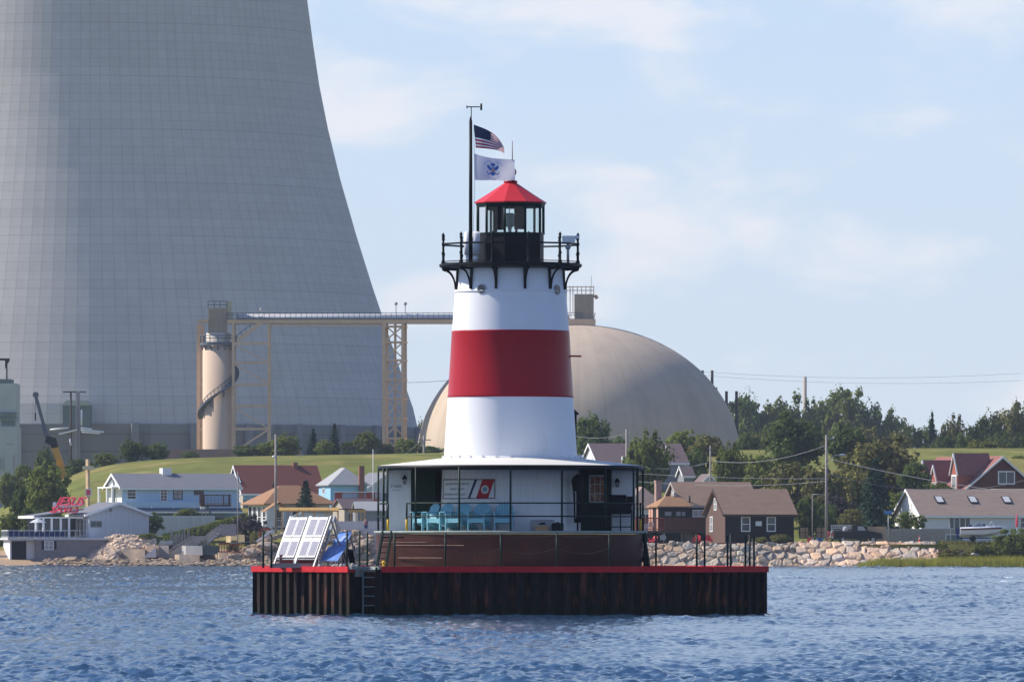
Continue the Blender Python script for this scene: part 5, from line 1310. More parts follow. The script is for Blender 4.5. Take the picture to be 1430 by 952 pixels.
# long white house with skylights
g, rf = house('skylight_house', 'long white house with taupe roof and three skylights behind the boat', 1287, 1000, 18.5, 9.2, Z(718.5, 1000), Z(684, 1000), M['white_wall'], M['roof_taupe'], trim=M['trim'], end=M['trim'], over=.35)
e, r, W = g['_e'], g['_r'], 9.2
opening(g, 'l', 3.4, 5.6, e + .6, e + 1.8, M['trim'], M['trim'], 1, 1, y0=-.03)
win(g, 1325, 1357, 721, 739, M['trim'], M['pane'], 4, 1, fw=.14); win(g, 1427, 1440, 721, 737, M['trim'], M['pane'], 1, 2)
sl = (r - e) / (W/2)
for a in (2.6, 6.75, 10.95):
    y0, y1 = 1.9, 3.1; n_ = Vector((0, -sl, 1)).normalized()
    def q(x, y, h): p = Vector((x, y, e + sl*y + .16)); return p + n_ * h
    mb = MB(); vs = [q(a, y0, -.05), q(a+.95, y0, -.05), q(a+.95, y1, -.05), q(a, y1, -.05), q(a, y0, .14), q(a+.95, y0, .14), q(a+.95, y1, .14), q(a, y1, .14)]
    mb.add(vs, [(0,3,2,1), (4,5,6,7), (0,1,5,4), (1,2,6,5), (2,3,7,6), (3,0,4,7)]); s = mb.build('skylight', M['black'], rf)
    mb = MB(); mb.quad(q(a+.08, y0+.08, .15), q(a+.87, y0+.08, .15), q(a+.87, y1-.08, .15), q(a+.08, y1-.08, .15)); mb.build('skylight_pane', M['pv_white'], rf)
# red house with dormers
g, rf = house('dormer_house', 'dark red shingled house with white edged gable and steep dormers', 1346, 1060, 10.8, 15, Z(684, 1060), Z(638, 1060), M['redbrown_wall'], M['roof_redlight'], ridge='y', rot=R(28), trim=M['trim'], over=.35)
e, r = g['_e'], g['_r']
opening(g, 'f', 4.9, 7.35, hz_(g, 676), hz_(g, 657), M['trim'], M['pane'], 2, 1, fw=.16)
mb = MB(); mb.box(2.2, 2.5, 4, 4.3, r - 2.5, r + .4); mb.build('vent_pipe', M['insul'], rf)
mb = MB(); mb.box(9.9, 10.6, -.12, -.003, hz_(g, 674), hz_(g, 670)); mb.build('wall_lamp', M['insul'], g)
for yy, ww, h0, h1, xx in ((.9, 1.5, 2.0, 4.3, -.4), (6.2, 1.4, 1.1, 2.9, -.2), (8.3, 2.0, 1.3, 3.5, -.3), (10.6, 1.4, 1.1, 2.8, -.2)):
    mb = MB(); mb.prism([(yy, -.5), (yy + ww, -.5), (yy + ww, e + h0), (yy + ww/2, e + h1), (yy, e + h0)], xx, 4.6, 'x'); dm = mb.build('dormer', mat('warm_red_shingle', (.36, .12, .09), .85, .12, 2), g)
    mb = MB(); t = .2; o = .22
    mb.prism([(yy - o, e + h0 - .25), (yy + ww/2, e + h1 + .05), (yy + ww + o, e + h0 - .25), (yy + ww + o, e + h0 - .05), (yy + ww/2, e + h1 + .3), (yy - o, e + h0 - .05)], xx - .2, xx - .02, 'x'); mb.build('trim', M['trim'], dm)
    mb = MB(); mb.prism([(yy - o, e + h0 - .24), (yy + ww/2, e + h1 + .06), (yy + ww + o, e + h0 - .24), (yy + ww + o, e + h0 - .06), (yy + ww/2, e + h1 + .28), (yy - o, e + h0 - .06)], xx - .02, 4.6, 'x'); mb.build('dormer_roof', M['roof_redlight'], dm)
    mb = MB(); mb.box(xx - .06, xx - .003, yy + .15, yy + ww - .15, e - 1.2, e + h0 - .1); mb.build('window', M['trim'], dm)
    mb = MB(); mb.box(xx - .08, xx - .063, yy + .3, yy + ww - .3, e - .6, e + h0 - .3); mb.build('window_pane', M['pane_light'], dm)
block(1392, 1450, 682, 690, 1030, 3, mat('cream_wall', (.45, .40, .33), .85, .1, 1), 'low cream wall below the dark red gable')

# ------------------------------------------------------------------ stone seawalls, marsh, road
def stone_mat(name, c, c2):
    m = mat(name, c, .9, .18, 1.6, c2=c2, c2lo=.42, c2hi=.62, bump=.4)
    n, l = m.node_tree.nodes, m.node_tree.links; b = n['Principled BSDF']; old = b.inputs['Base Color'].links[0].from_socket
    at = n.new('ShaderNodeAttribute'); at.attribute_name = 'stone'
    mx = n.new('ShaderNodeMix'); mx.data_type = 'RGBA'; mx.blend_type = 'MULTIPLY'; mx.inputs['Factor'].default_value = 1
    l.new(old, mx.inputs['A']); l.new(at.outputs['Color'], mx.inputs['B']); l.new(mx.outputs['Result'], b.inputs['Base Color'])
    return m
def stone_wall(name, label, p0, p1, z0, z1, lean, cw, ch, m_, seed, depth=.38, res=.085):
    rng = np.random.default_rng(seed)
    p0, p1 = np.array(p0, float), np.array(p1, float); L = np.linalg.norm(p1 - p0); t = (p1 - p0) / L; nrm = np.array([t[1], -t[0]])
    S = math.hypot(z1 - z0, lean); nu, nv = int(L / res), int(S / res)
    u = np.linspace(0, L, nu); v = np.linspace(0, S, nv)
    sd = []
    for i in range(-1, int(L / cw) + 2):
        for j in range(-1, int(S / ch) + 2): sd.append(((i + .5 * (j % 2) + rng.uniform(-.42, .42)) * cw, (j + rng.uniform(-.42, .42)) * ch))
    sd = np.array(sd); rad = rng.uniform(-.12, .16, len(sd))
    U, Vv = np.meshgrid(u, v)
    P = np.stack([U.ravel(), Vv.ravel()], 1); F1 = np.empty(len(P)); F2 = np.empty(len(P)); C = np.empty(len(P), int)
    wob = .07 * np.sin(P[:, 0] * 5.1 + P[:, 1] * 3.7) + .05 * np.sin(P[:, 1] * 9.3 - P[:, 0] * 7.9)
    for a in range(0, len(P), 4000):
        dd = np.sqrt(((P[a:a+4000, None, 0] - sd[None, :, 0]) / cw) ** 2 + ((P[a:a+4000, None, 1] - sd[None, :, 1]) / ch) ** 2) - rad[None]
        s = np.argpartition(dd, 1, axis=1)[:, :2]; x = np.take_along_axis(dd, s, 1); o = np.argsort(x, 1); x = np.take_along_axis(x, o, 1); s = np.take_along_axis(s, o, 1)
        F1[a:a+4000], F2[a:a+4000], C[a:a+4000] = x[:, 0], x[:, 1], s[:, 0]
    edge = np.clip((F2 - F1 + wob * .4) / .26, 0, 1); bulge = depth * (1 - (1 - edge) ** 2.2)
    tilt = rng.normal(0, .14, (len(sd), 2)); off = rng.uniform(-.12, .12, len(sd))
    bulge = bulge + edge * (off[C] + tilt[C, 0] * (P[:, 0] - sd[C, 0]) + tilt[C, 1] * (P[:, 1] - sd[C, 1])) + .02 * rng.normal(0, 1, len(P)) * edge
    cs, sn = lean / S, (z1 - z0) / S
    hx = P[:, 1] * cs; hz = P[:, 1] * sn
    bx = bulge * sn; bz = bulge * cs
    W = np.stack([p0[0] + t[0]*P[:, 0] - nrm[0]*hx + nrm[0]*bx, p0[1] + t[1]*P[:, 0] - nrm[1]*hx + nrm[1]*bx, z0 + hz + bz], 1)
    top = rng.uniform(-.25, .12, len(sd)); sel = P[:, 1] > S - ch * .6
    W[sel, 2] += (top[C] * edge)[sel]
    idx = np.arange(nu * nv).reshape(nv, nu)
    q = np.stack([idx[:-1, :-1], idx[:-1, 1:], idx[1:, 1:], idx[1:, :-1]], -1).reshape(-1, 4)
    me = bpy.data.meshes.new(name); me.from_pydata(W.tolist(), [], q.tolist()); me.polygons.foreach_set('use_smooth', [True] * len(q))
    tone = rng.uniform(.72, 1.15, len(sd)); warm = rng.uniform(-.12, .16, len(sd))
    cc = np.stack([tone * (1 + warm), tone, tone * (1 - warm * .9), np.ones(len(sd))], 1)[C]
    joint = (edge < .13); cc[joint, :3] *= .45
    at = me.color_attributes.new('stone', 'FLOAT_COLOR', 'POINT'); at.data.foreach_set('color', cc.astype(np.float32).ravel())
    me.materials.append(m_); o = bpy.data.objects.new(name, me); col.objects.link(o)
    return tag(o, label, 'seawall')
SM1 = stone_mat('seawall_stone', (.60, .465, .335), (.48, .40, .32)); SM2 = stone_mat('seawall_pale_stone', (.70, .52, .38), (.60, .47, .36))
stone_wall('rock_seawall', 'upright wall of big grey and tan boulders below the brown cottages', (X(880, 970), 970.6), (X(1128, 967), 966.4), -.25, 2.62, 1.6, 1.15, .85, SM1, 5, .32)
stone_wall('rock_seawall', 'sloping pale sunlit stone seawall below the black pickup', (X(1117, 962), 962.6), (X(1316, 964), 964.2), -.2, 2.72, 5.2, 1.15, 1.3, SM2, 8, .26)
mb = MB(); mb.bar((X(893, 972), 972.3, 2.6), (X(1126, 968), 968.3, 2.6), .5, .14)
tag(mb.build('coping', mat('red_coping', (.20, .06, .05), .85, .2, 1)), 'thin red timber edging along the top of the boulder wall', 'edging')
mb = MB(); mb.prism([(X(860, 972), 972.2), (X(1122, 968), 968.2), (X(1128, 968), 967.4), (X(1320, 968), 967.6), (X(1320, 976), 976), (X(860, 976), 976)], 1.5, 2.52)
struct('lawn', mb, M['grass'])
rg = random.Random(21); V, F = [], []
for _ in range(15000):
    px = rg.uniform(1172, 1450); d = rg.uniform(946, 959) if rg.random() < .7 else rg.uniform(946, 950)
    if px < 1200 and rg.random() > (px - 1172) / 28: continue
    x = X(px, d); z = ground(x, d) - .05; h = rg.uniform(.45, 1.05) * (.75 if d > 954 else 1); a = rg.uniform(0, PI); w = rg.uniform(.02, .045); ln = rg.gauss(.12, .14)
    k_ = len(V); V += [(x - w*math.cos(a), d - w*math.sin(a), z), (x + w*math.cos(a), d + w*math.sin(a), z), (x + ln, d + rg.gauss(0, .1), z + h)]; F.append((k_, k_+1, k_+2))
mb = MB(); mb.v, mb.f, mb.mi, mb.sm = V, F, [0]*len(F), [False]*len(F); tag(mb.build('marsh_grass', M['marsh'], fix=False), 'band of yellow green marsh grass along the right waterline', 'grass', kind='stuff')
V, F = [], []
for _ in range(9000):
    px = rg.uniform(1310, 1450); d = rg.uniform(954, 972); x = X(px, d); z = ground(x, d) - .05; h = rg.uniform(.2, .6); a = rg.uniform(0, PI); w = rg.uniform(.03, .06)
    k_ = len(V); V += [(x - w*math.cos(a), d - w*math.sin(a), z), (x + w*math.cos(a), d + w*math.sin(a), z), (x + rg.gauss(.05, .15), d + rg.gauss(0, .1), z + h)]; F.append((k_, k_+1, k_+2))
mb = MB(); mb.v, mb.f, mb.mi, mb.sm = V, F, [0]*len(F), [False]*len(F); tag(mb.build('bank_grass', M['leaf_olive'], fix=False), 'rough grass on the bank under the boat', 'grass', kind='stuff')
mb = MB(); mb.box(X(1236, 973), X(1420, 973), 971.5, 975.5, 2.2, 2.74)
struct('road', mb, mat('pale_asphalt', (.22, .21, .21), .9, .1, .6))
for px, pw, h in ((1342, 10, .6), (1362, 14, .5), (1330, 8, .4)):
    mb = MB(); d = 955.5; mb.stone((0, 0, 0), pw * d / 24000, random.Random(px), (1, .7, .6)); o = mb.build('boulder', M['concrete']); o.location = (X(px, d), d, Z(774, d))
    tag(o, {1342: 'pale rock in the marsh grass below the boat stern', 1362: 'widest pale rock in the marsh grass below the boat', 1330: 'smallest pale rock at the end of the stone seawall'}[px], 'boulder')
# ------------------------------------------------------------------ vehicles and yard things
D1 = 976; k = D1/12000
g = thing('pickup_truck', 'black pickup truck parked facing right above the pale seawall', 'pickup truck', (X(1164, D1), D1, 2.7))
mb = MB(); P = [(0, .55), (.05, 1.28), (2.15, 1.28), (2.2, 1.95), (2.5, 2.0), (3.45, 1.98), (4.0, 1.35), (5.3, 1.12), (5.55, .95), (5.6, .5), (5.0, .42), (.5, .42)]
mb.prism(P, 0, 1.85, 'y'); mb.build('body', M['car_black'], g)
mb = MB(); mb.prism([(2.75, 1.38), (3.72, 1.38), (3.35, 1.86), (2.75, 1.86)], -.012, 1.86, 'y'); mb.build('side_window', M['pane_light'], g)
for a in (1.05, 4.5):
    for yy in (-.04, 1.62): mb = MB(); mb.cyl((a, yy, .36), (a, yy + .26, .36), .37, n=18); w_ = mb.build('wheel', M['tire'], g); mb = MB(); mb.cyl((a, yy - .012, .36), (a, yy, .36), .2, n=12); mb.build('rim', M['steel'], w_)
mb = MB(); mb.box(-.12, 0, .1, 1.75, .5, .72); mb.box(5.58, 5.68, .1, 1.75, .5, .72); mb.build('bumper', M['steel'], g)
mb = MB(); mb.box(-.02, -.003, .05, .2, .85, 1.2); mb.build('taillight', M['letters'], g)
g = thing('ladder_load', 'pale ladder and pipes lying on the bed of the black pickup', 'ladder', (X(1164, D1), D1, 2.7))
mb = MB(); mb.bar((-.3, .2, 1.95), (2.1, .2, 1.95), .06, .10); mb.bar((-.3, .2, 1.62), (2.1, .2, 1.62), .06, .06)
for i in range(11): mb.bar((-.25 + i*.22, .2, 1.6), (-.22 + i*.22, .2, 1.95), .09, .04)
mb.bar((-.2, .5, 1.3), (-.2, .5, 1.95), .06); mb.bar((1.9, .5, 1.3), (1.9, .5, 1.95), .06); mb.sphere((1.4, .9, 1.5), .35, 9, 6); mb.build('rails', M['pv_white'], g)
g = thing('parked_car', 'silver car seen from behind between the lamp pole and the black pickup', 'car', (X(1160, 984), 984, 2.7))
mb = MB(); mb.prism([(0, .35), (1.75, .35), (1.75, 1.0), (1.5, 1.5), (.25, 1.5), (0, 1.0)], 0, 4.2, 'y'); mb.build('body', M['car_silver'], g)
mb = MB(); mb.prism([(.15, 1.02), (1.6, 1.02), (1.42, 1.42), (.33, 1.42)], -.012, .05, 'y'); mb.build('rear_window', M['pane'], g)
for a in (.2, 1.55): mb = MB(); mb.cyl((a - .1, .7, .32), (a + .1, .7, .32), .32, n=14); mb.build('wheel', M['tire'], g); mb = MB(); mb.box(a - .12, a + .12, -.015, -.002, .75, .95); mb.build('taillight', M['letters'], g)
g = thing('utility_trailer', 'open trailer with dark frame and plywood sides beside the lamp pole', 'trailer', (X(1117, 978), 978, 2.7))
mb = MB()
for zz in (.55, 1.15, 1.75): mb.bar((0, 0, zz), (3.1, 0, zz), .07); mb.bar((0, 1.6, zz), (3.1, 1.6, zz), .07)
for i in range(6): mb.bar((i*.62, 0, .5), (i*.62, 0, 1.8), .07); mb.bar((i*.62, 1.6, .5), (i*.62, 1.6, 1.8), .07)
mb.box(0, 3.1, 0, 1.6, .48, .56); mb.bar((3.1, .8, .5), (4.2, .8, .45), .1); mb.build('frame', M['black'], g)
mb = MB(); mb.box(.05, .98, 1.5, 1.56, .6, 1.72); mb.box(1.9, 3.05, 1.5, 1.56, .6, 1.72); mb.build('side_panel', M['cardboard'], g)
mb = MB(); mb.cyl((1.42, -.3, .36), (1.42, -.08, .36), .36, n=18); w_ = mb.build('wheel', M['tire'], g); mb = MB(); mb.cyl((1.42, -.32, .36), (1.42, -.302, .36), .2, n=14); mb.build('rim', M['insul'], w_)
for a, z0, s_, m_, nm, lb, ct in ((1130.5, .0, .42, 'letters', 'fuel_can', 'red fuel can under the trailer edge', 'can'), (1143, 0, .5, 'pv_blue', 'storage_tub', 'blue tub beside the trailer hitch', 'tub'), (1147, 0, .45, 'pv_blue', 'storage_tub', 'second blue tub nearer the lamp pole', 'tub'), (1156.5, .7, .45, 'letters', 'marker_ball', 'red round buoy beside the lamp pole foot', 'buoy')):
    mb = MB(); d = 974.5
    if nm == 'marker_ball': mb.sphere((0, 0, .3), .28, 12, 8); mb.cyl((0, 0, -.7), (0, 0, .1), .05)
    elif nm == 'fuel_can': mb.prism([(-.25, 0), (.25, 0), (.25, .4), (.1, .52), (-.25, .52)], -.12, .12, 'y'); mb.tube([(.18, 0, .48), (.3, 0, .62)], .04, 6)
    else: mb.prism([(-.2, 0), (.2, 0), (.25, .55), (-.25, .55)], -.2, .2, 'y'); mb.box(-.28, .28, -.24, .24, .5, .56)
    o = mb.build(nm, M[m_]); o.location = (X(a, d), d, 2.7 + z0); tag(o, lb, ct)
g = thing('motorboat', 'white motorboat with maroon stripe resting on a trailer before the white house', 'motorboat', (X(1341, 969), 969, Z(751, 969)))
V, F = [], []
sec = [(0, .78, .15), (1.2, .92, .1), (2.6, .95, .12), (3.8, .75, .28), (4.7, .35, .5), (5.2, .04, .72)]
for (x_, hw, kz) in sec: V += [(x_, 0, kz), (x_, -hw*.75, kz + .32), (x_, -hw, 1.08 + .03*x_), (x_, -hw*.8, 1.22 + .04*x_), (x_, hw*.8, 1.22 + .04*x_), (x_, hw, 1.08 + .03*x_), (x_, hw*.75, kz + .32)]
for i in range(5):
    for j in range(7): F.append((i*7+j, i*7+(j+1) % 7, (i+1)*7+(j+1) % 7, (i+1)*7+j))
F += [tuple(range(7)), tuple(range(35, 42))]
mb = MB(); mb.add(V, F); mb.build('hull', M['gel'], g)
V, F = [], []
for (x_, hw, kz) in sec[:5]: V += [(x_, -hw*.99 - .012, .9 + .03*x_), (x_, -hw - .012, 1.06 + .03*x_)]
mb = MB(); mb.add(V, [(i*2, i*2+2, i*2+3, i*2+1) for i in range(4)]); mb.build('stripe', M['maroon'], g)
mb = MB(); mb.bar((1.3, -.75, 1.28), (2.0, -.7, 1.75), .05); mb.bar((2.0, -.7, 1.75), (2.1, .7, 1.75), .05); mb.bar((2.6, -.75, 1.32), (2.2, -.7, 1.72), .05); mb.bar((3.1, -.7, 1.34), (3.5, -.6, 1.85), .05); mb.bar((3.5, -.6, 1.85), (3.5, .6, 1.85), .05); mb.bar((3.9, -.55, 1.36), (3.5, -.6, 1.85), .05); mb.build('windscreen_frame', M['gel'], g)
mb = MB(); mb.quad((2.65, -.74, 1.33), (2.05, -.7, 1.7), (2.1, .7, 1.7), (2.65, .74, 1.33)); mb.quad((3.9, -.55, 1.37), (3.52, -.6, 1.8), (3.52, .6, 1.8), (3.9, .55, 1.37)); mb.quad((1.35, -.76, 1.28), (2.6, -.76, 1.32), (2.2, -.71, 1.7), (2.0, -.71, 1.72)); mb.build('windscreen', M['pane_light'], g)
mb = MB(); mb.box(.9, 1.3, -.6, .6, 1.2, 1.5); mb.box(2.4, 2.8, .1, .6, 1.25, 1.6); mb.build('seat', M['navy'], g)
mb = MB(); mb.box(-.55, -.05, -.22, .22, .45, 1.15); mb.box(-.4, -.2, -.08, .08, -.1, .45); mb.build('outboard_motor', M['navy'], g)
mb = MB(); mb.box(-.1, 5.6, -.7, -.6, -.05, .08); mb.box(-.1, 5.6, .6, .7, -.05, .08); mb.cyl((1.4, -.9, -.05), (1.4, -.7, -.05), .32, n=14); mb.cyl((1.4, .7, -.05), (1.4, .9, -.05), .32, n=14); mb.build('trailer_frame', M['black'], g)
g = thing('street_name_sign', 'blue street name sign on a thin grey post right of the pickup', 'street sign', (X(1240.5, 981), 981, 2.7))
mb = MB(); mb.cyl((0, 0, -.1), (0, 0, Z(717, 981) - 2.7), .045); mb.build('post', M['steel'], g)
mb = MB(); mb.box(-.48, .48, -.02, .02, Z(717, 981) - 2.7, Z(713, 981) - 2.7); mb.build('plate', mat('sign_blue', (.08, .25, .55), .4, .05, 2), g)
g = thing('traffic_cone', 'orange traffic cone with white band at the road edge', 'traffic cone', (X(1284, 971), 971, 2.72))
mb = MB(); mb.box(-.2, .2, -.2, .2, 0, .04); mb.lathe([(.15, .04), (.1, .38)], 14); mb.lathe([(.07, .56), (.03, .82), (.0, .82)], 14); mb.build('cone', M['orange'], g)
mb = MB(); mb.lathe([(.1, .38), (.07, .56)], 14); mb.build('band', M['insul'], g)
g = thing('patio_umbrella', 'closed red patio umbrella standing before the white house end', 'umbrella', (X(1420, 985), 985, 2.7))
mb = MB(); mb.cyl((0, 0, 0), (0, 0, 2.3), .03); mb.build('pole', M['insul'], g)
mb = MB(); mb.lathe([(.06, 1.75), (.15, 1.9), (.14, 2.5), (.05, 3.3), (.0, 3.35)], 10); mb.build('canopy', M['letters'], g)
mb = MB(); mb.box(X(1236, 984), X(1335, 984), 984, 984.15, 2.5, Z(738, 984))
for a in range(1238, 1335, 3): mb.box(X(a, 984), X(a + .5, 984), 983.96, 984, 2.5, Z(737.5, 984))
tag(mb.build('board_fence', M['wood_grey']), 'weathered board fence in front of the white house', 'fence')
mb = MB(); mb.box(X(1212, 990), X(1238, 990), 990, 990.15, 2.5, Z(735, 990)); 
for a in range(1213, 1238, 2): mb.box(X(a, 990), X(a + .4, 990), 989.96, 990, 2.5, Z(734.7, 990))
tag(mb.build('board_fence', M['rock']), 'short tan board fence behind the hood of the black pickup', 'fence')
g = thing('display_frame', 'pale metal frame with a green panel left of the boat', 'frame', (X(1321, 978), 978, 2.7)); k = 978/12000
mb = MB(); mb.bar((0, 0, 0), (0, 0, .95), .05); mb.bar((24*k, 0, 0), (24*k, 0, .95), .05); mb.bar((0, 0, .93), (24*k, 0, .93), .06); mb.bar((7*k, -.2, 0), (5*k, -.2, 2.4), .05); mb.build('frame', M['insul'], g)
mb = MB(); mb.box(.05, 24*k - .05, .03, .05, .1, .85); mb.build('panel', M['louvre'], g)
# garden chairs
def adirondack(m_, name='armchair'):
    """seat slats, leaning fan back, two arms, legs; faces -y"""
    P = {}
    a = MB()
    for i in range(6): y = -.30 + i * .095; z = .36 - i * .022; a.box(-.27, .27, y, y + .085, z - .012, z + .012)
    a.box(-.27, .27, -.33, -.305, .24, .37); P['seat'] = a
    a = MB()
    for i in range(7):
        x = -.255 + i * .085; h = .66 - .022 * abs(i - 3) ** 1.6
        p = Vector((x, .2, .22)); q = Vector((x * 1.05, .2 + h * .42, .22 + h)); a.bar(p, q, .078, .02, up=(0, -1, .4))
    a.bar((-.3, .30, .42), (.3, .30, .42), .05, .03); P['backrest'] = a
    out = []
    for s in (-1, 1):
        a = MB(); a.box(s*.38 - .075, s*.38 + .075, -.36, .36, .56, .585); a.box(s*.33 - .02, s*.33 + .02, -.3, -.2, .4, .56); out.append(('armrest', a))
        a = MB(); a.box(s*.30 - .02, s*.30 + .02, -.34, -.24, 0, .56); out.append(('leg', a))
        a = MB(); a.prism([(-.34, .24), (-.34, .35), (.62, .08), (.62, 0), (.52, 0)], s*.26 - .02, s*.26 + .02, 'x'); a.box(s*.34 - .015, s*.34 + .015, .24, .3, .1, .56); out.append(('leg', a))
    return list(P.items()) + out
def make_chair(m_, label, group=None):
    g = thing('adirondack_chair', label, 'chair', (0, 0, 0), 0, group)
    for nm, a in adirondack(m_): a.build(nm, m_, g)
    return g
c0 = make_chair(mat('red_chair_plastic', (.55, .03, .05), .5, .05, 3), 'red garden chair nearer the deck, on the terrace above the boulder wall')
c0.location = (X(973, 973), 973, 2.68); c0.rotation_euler = (0, 0, R(-20)); c0.scale = (1.05, 1.05, 1.05)
dup(c0, (X(990, 974), 974, 2.68), R(15), 'red garden chair nearer the front brown cottage, on the terrace')
dup(c0, (X(912, 977), 977, 2.6), R(-40), 'dull red chair in the shade under the deck railing')
g = thing('plastic_chair', 'white round backed plastic chair on the brown cottage deck', 'chair', (X(909, 994.5), 994.5, Z(740.5, 993)))
mb = MB(); mb.lathe([(.30, .42), (.30, .46), (.01, .46)], 14); mb.build('seat', M['insul'], g)
mb = MB()
for i in range(9): a = R(-80 + 20 * i); mb.bar((.3*math.sin(a), -.3*math.cos(a), .46), (.36*math.sin(a), -.36*math.cos(a), .95), .07, .03)
mb.lathe([(.36, .92), (.38, .99)], 18, a0=R(-85), a1=R(85)); mb.build('backrest', M['insul'], g)
for a in (45, 135, 225, 315): mb = MB(); mb.bar((.27*math.cos(R(a)), .27*math.sin(R(a)), 0), (.24*math.cos(R(a)), .24*math.sin(R(a)), .43), .05); mb.build('leg', M['insul'], g)
for px, m_, lb in ((926, 'grey', 'grey lidded grill tub under the deck of the brown cottage'),):
    g = thing('garden_cart', lb, 'cart', (X(px, 975), 975, 2.65)); mb = MB(); mb.prism([(-.3, .35), (.3, .35), (.36, .75), (.2, .95), (-.2, .95), (-.36, .75)], -.25, .25, 'y'); mb.build('tub', M[m_], g)
    for s in (-.25, .25): mb = MB(); mb.cyl((s, -.28, .17), (s, -.2, .17), .17, n=12); mb.build('wheel', M['tire'], g)
# ------------------------------------------------------------------ poles and wires
def pole(px, d, top, base_z, r, m_, label, name='utility_pole', cat='utility pole'):
    g = thing(name, label, cat, (X(px, d), d, base_z)); mb = MB(); mb.cyl((0, 0, -.4), (0, 0, Z(top, d) - base_z), r, r * .75, 9); mb.build('pole', m_, g); return g
g = pole(1154, 973.5, 607, 2.7, .17, M['pole_wood'], 'tall wooden street lamp pole between the trailer and the pickup', 'street_lamp', 'street lamp')
zt = Z(640, 973.5) - 2.7
mb = MB(); mb.tube([(.1, 0, zt - .3), (.9, -.1, zt + .35), (1.5, -.15, zt + .45)], .04, 6); mb.build('arm', M['steel'], g)
mb = MB(); mb.sphere((1.85, -.15, zt + .38), .3, 10, 6, (1.4, .6, .55)); mb.build('lamp_head', M['steel'], g)
mb = MB(); mb.bar((.1, 0, Z(612, 973.5) - 2.7), (.9, 0, Z(612, 973.5) - 2.7), .08); mb.sphere((.85, 0, Z(612, 973.5) - 2.6), .12, 8, 5); mb.cyl((-.25, -.1, Z(690, 973.5)-2.7), (-1.55, -.1, Z(690, 973.5)-2.7), .03); mb.build('crossarm', M['steel'], g)
pole(1134.5, 976, 690, 2.7, .06, M['pole_wood'], 'thin pale mast left of the street lamp pole', 'mast', 'mast')
g = pole(875, 1062, 599, 4, .17, M['pole_wood'], 'wooden utility pole with grey transformer beside the leafy roof tree')
mb = MB(); mb.cyl((-.35, -.1, Z(652, 1062) - 4), (-.35, -.1, Z(637, 1062) - 4), .28, n=12); mb.build('transformer', M['steel'], g)
g = pole(992, 1050, 622, 3.5, .13, M['pole_wood'], 'wooden utility pole behind the brown cottage ridge')
mb = MB(); mb.bar((-.3, -.1, Z(627, 1050) - 3.5), (.3, -.1, Z(627, 1050) - 3.5), .1); mb.build('crossarm', M['pole_wood'], g)
g = pole(385, 1050, 606, 3.5, .17, M['pole_wood'], 'tall grey lamp pole rising through the orange cottage roof', 'street_lamp', 'street lamp')
mb = MB(); mb.sphere((-.2, -.25, Z(637.5, 1050) - 3.5), .2, 8, 6, (1.2, 1, .8)); mb.build('lamp_head', M['insul'], g)
pole(332, 1000, 658, 2, .075, M['pole_wood'], 'thin grey flagless mast above the wooden shore stairs', 'mast', 'mast')
pole(481, 1270, 637, 12, .32, M['pole_dark'], 'short dark post on the grass behind the hip roof', 'post', 'post')
pole(509, 1270, 647, 12, .2, M['pole_dark'], 'shorter dark post on the grass right of the brick chimney', 'post', 'post')
pole(521, 1060, 627, 4, .05, M['insul'], 'thin white mast beside the veranda roof edge', 'mast', 'mast')
g = pole(592, 1310, 608, 14, .2, M['pole_wood'], 'utility pole with guy wires on the crest left of the lighthouse shaft')
mb = MB(); mb.bar((-1.1, 0, Z(614, 1310) - 14), (1.1, 0, Z(614, 1310) - 14), .14); mb.tube([(0, 0, Z(612, 1310) - 14), (-3.6, 0, Z(640, 1310) - 14)], .03, 4); mb.build('crossarm', M['pole_wood'], g)
def W3(pts): return [(X(a, d), d, Z(b, d)) for a, b, d in pts]
wl_ = M['wire_light']
wire(W3([(890, 651, 1048), (988, 646, 1048)]), .035, wl_, 'pale overhead wire sagging from the veranda corner to the cottage pole', None, .5)
wire(W3([(998, 644, 1046), (1153, 622, 976)]), .03, wl_, 'pale overhead wire running from cottage pole up to the street lamp pole', None, .8)
wire(W3([(890, 661, 1030), (1153, 668, 974)]), .022, M['wire'], 'thin middle wire crossing in front of the mauve house wall', None, .2)
wire(W3([(890, 672, 1020), (1153, 672, 974)]), .022, wl_, 'lowest pale wire crossing above the taupe roof', None, .5)
wire(W3([(1155, 640, 973), (1440, 690, 960)]), .03, wl_, 'pale wire falling from the street lamp arm across the spruce', None, .4)
wire(W3([(1155, 660, 973), (1300, 683, 985), (1440, 668, 985)]), .028, M['wire'], 'grey wire sagging along the white house ridge', None, .5)
wire(W3([(800, 608, 1190), (880, 604, 1062)]), .03, M['wire'], 'wire between the lighthouse shaft and the transformer pole', None, .5)
d = 1330
g = thing('chain_fence', 'dark chain link fence along the crest left of the lighthouse', 'fence', (0, d, 0))
for i in range(11):
    a = X(478 + i * 13.5, d); mb = MB(); mb.cyl((a, 0, Z(640, d)), (a, 0, Z(624, d)), .06, n=6); mb.build('post', M['blue_steel'], g)
mb = MB()
for zz in (625, 628, 631, 634): mb.bar((X(478, d), 0, Z(zz, d)), (X(613, d), 0, Z(zz, d)), .06)
mb.build('mesh', M['blue_steel'], g)

# ------------------------------------------------------------------ the lighthouse
LD = 300.0; AX = X(713, LD)
def lx(px, dy=0): return X(px, LD + dy) - AX
def lz(py, dy=0): return Z(py, LD + dy)
DECK = lz(741)                  # gallery deck of the caisson
RIM = lz(790)                   # platform top
LH = thing('lighthouse', 'white lighthouse with a broad red band and red lantern roof on a brown caisson', 'lighthouse', (AX, LD, 0))
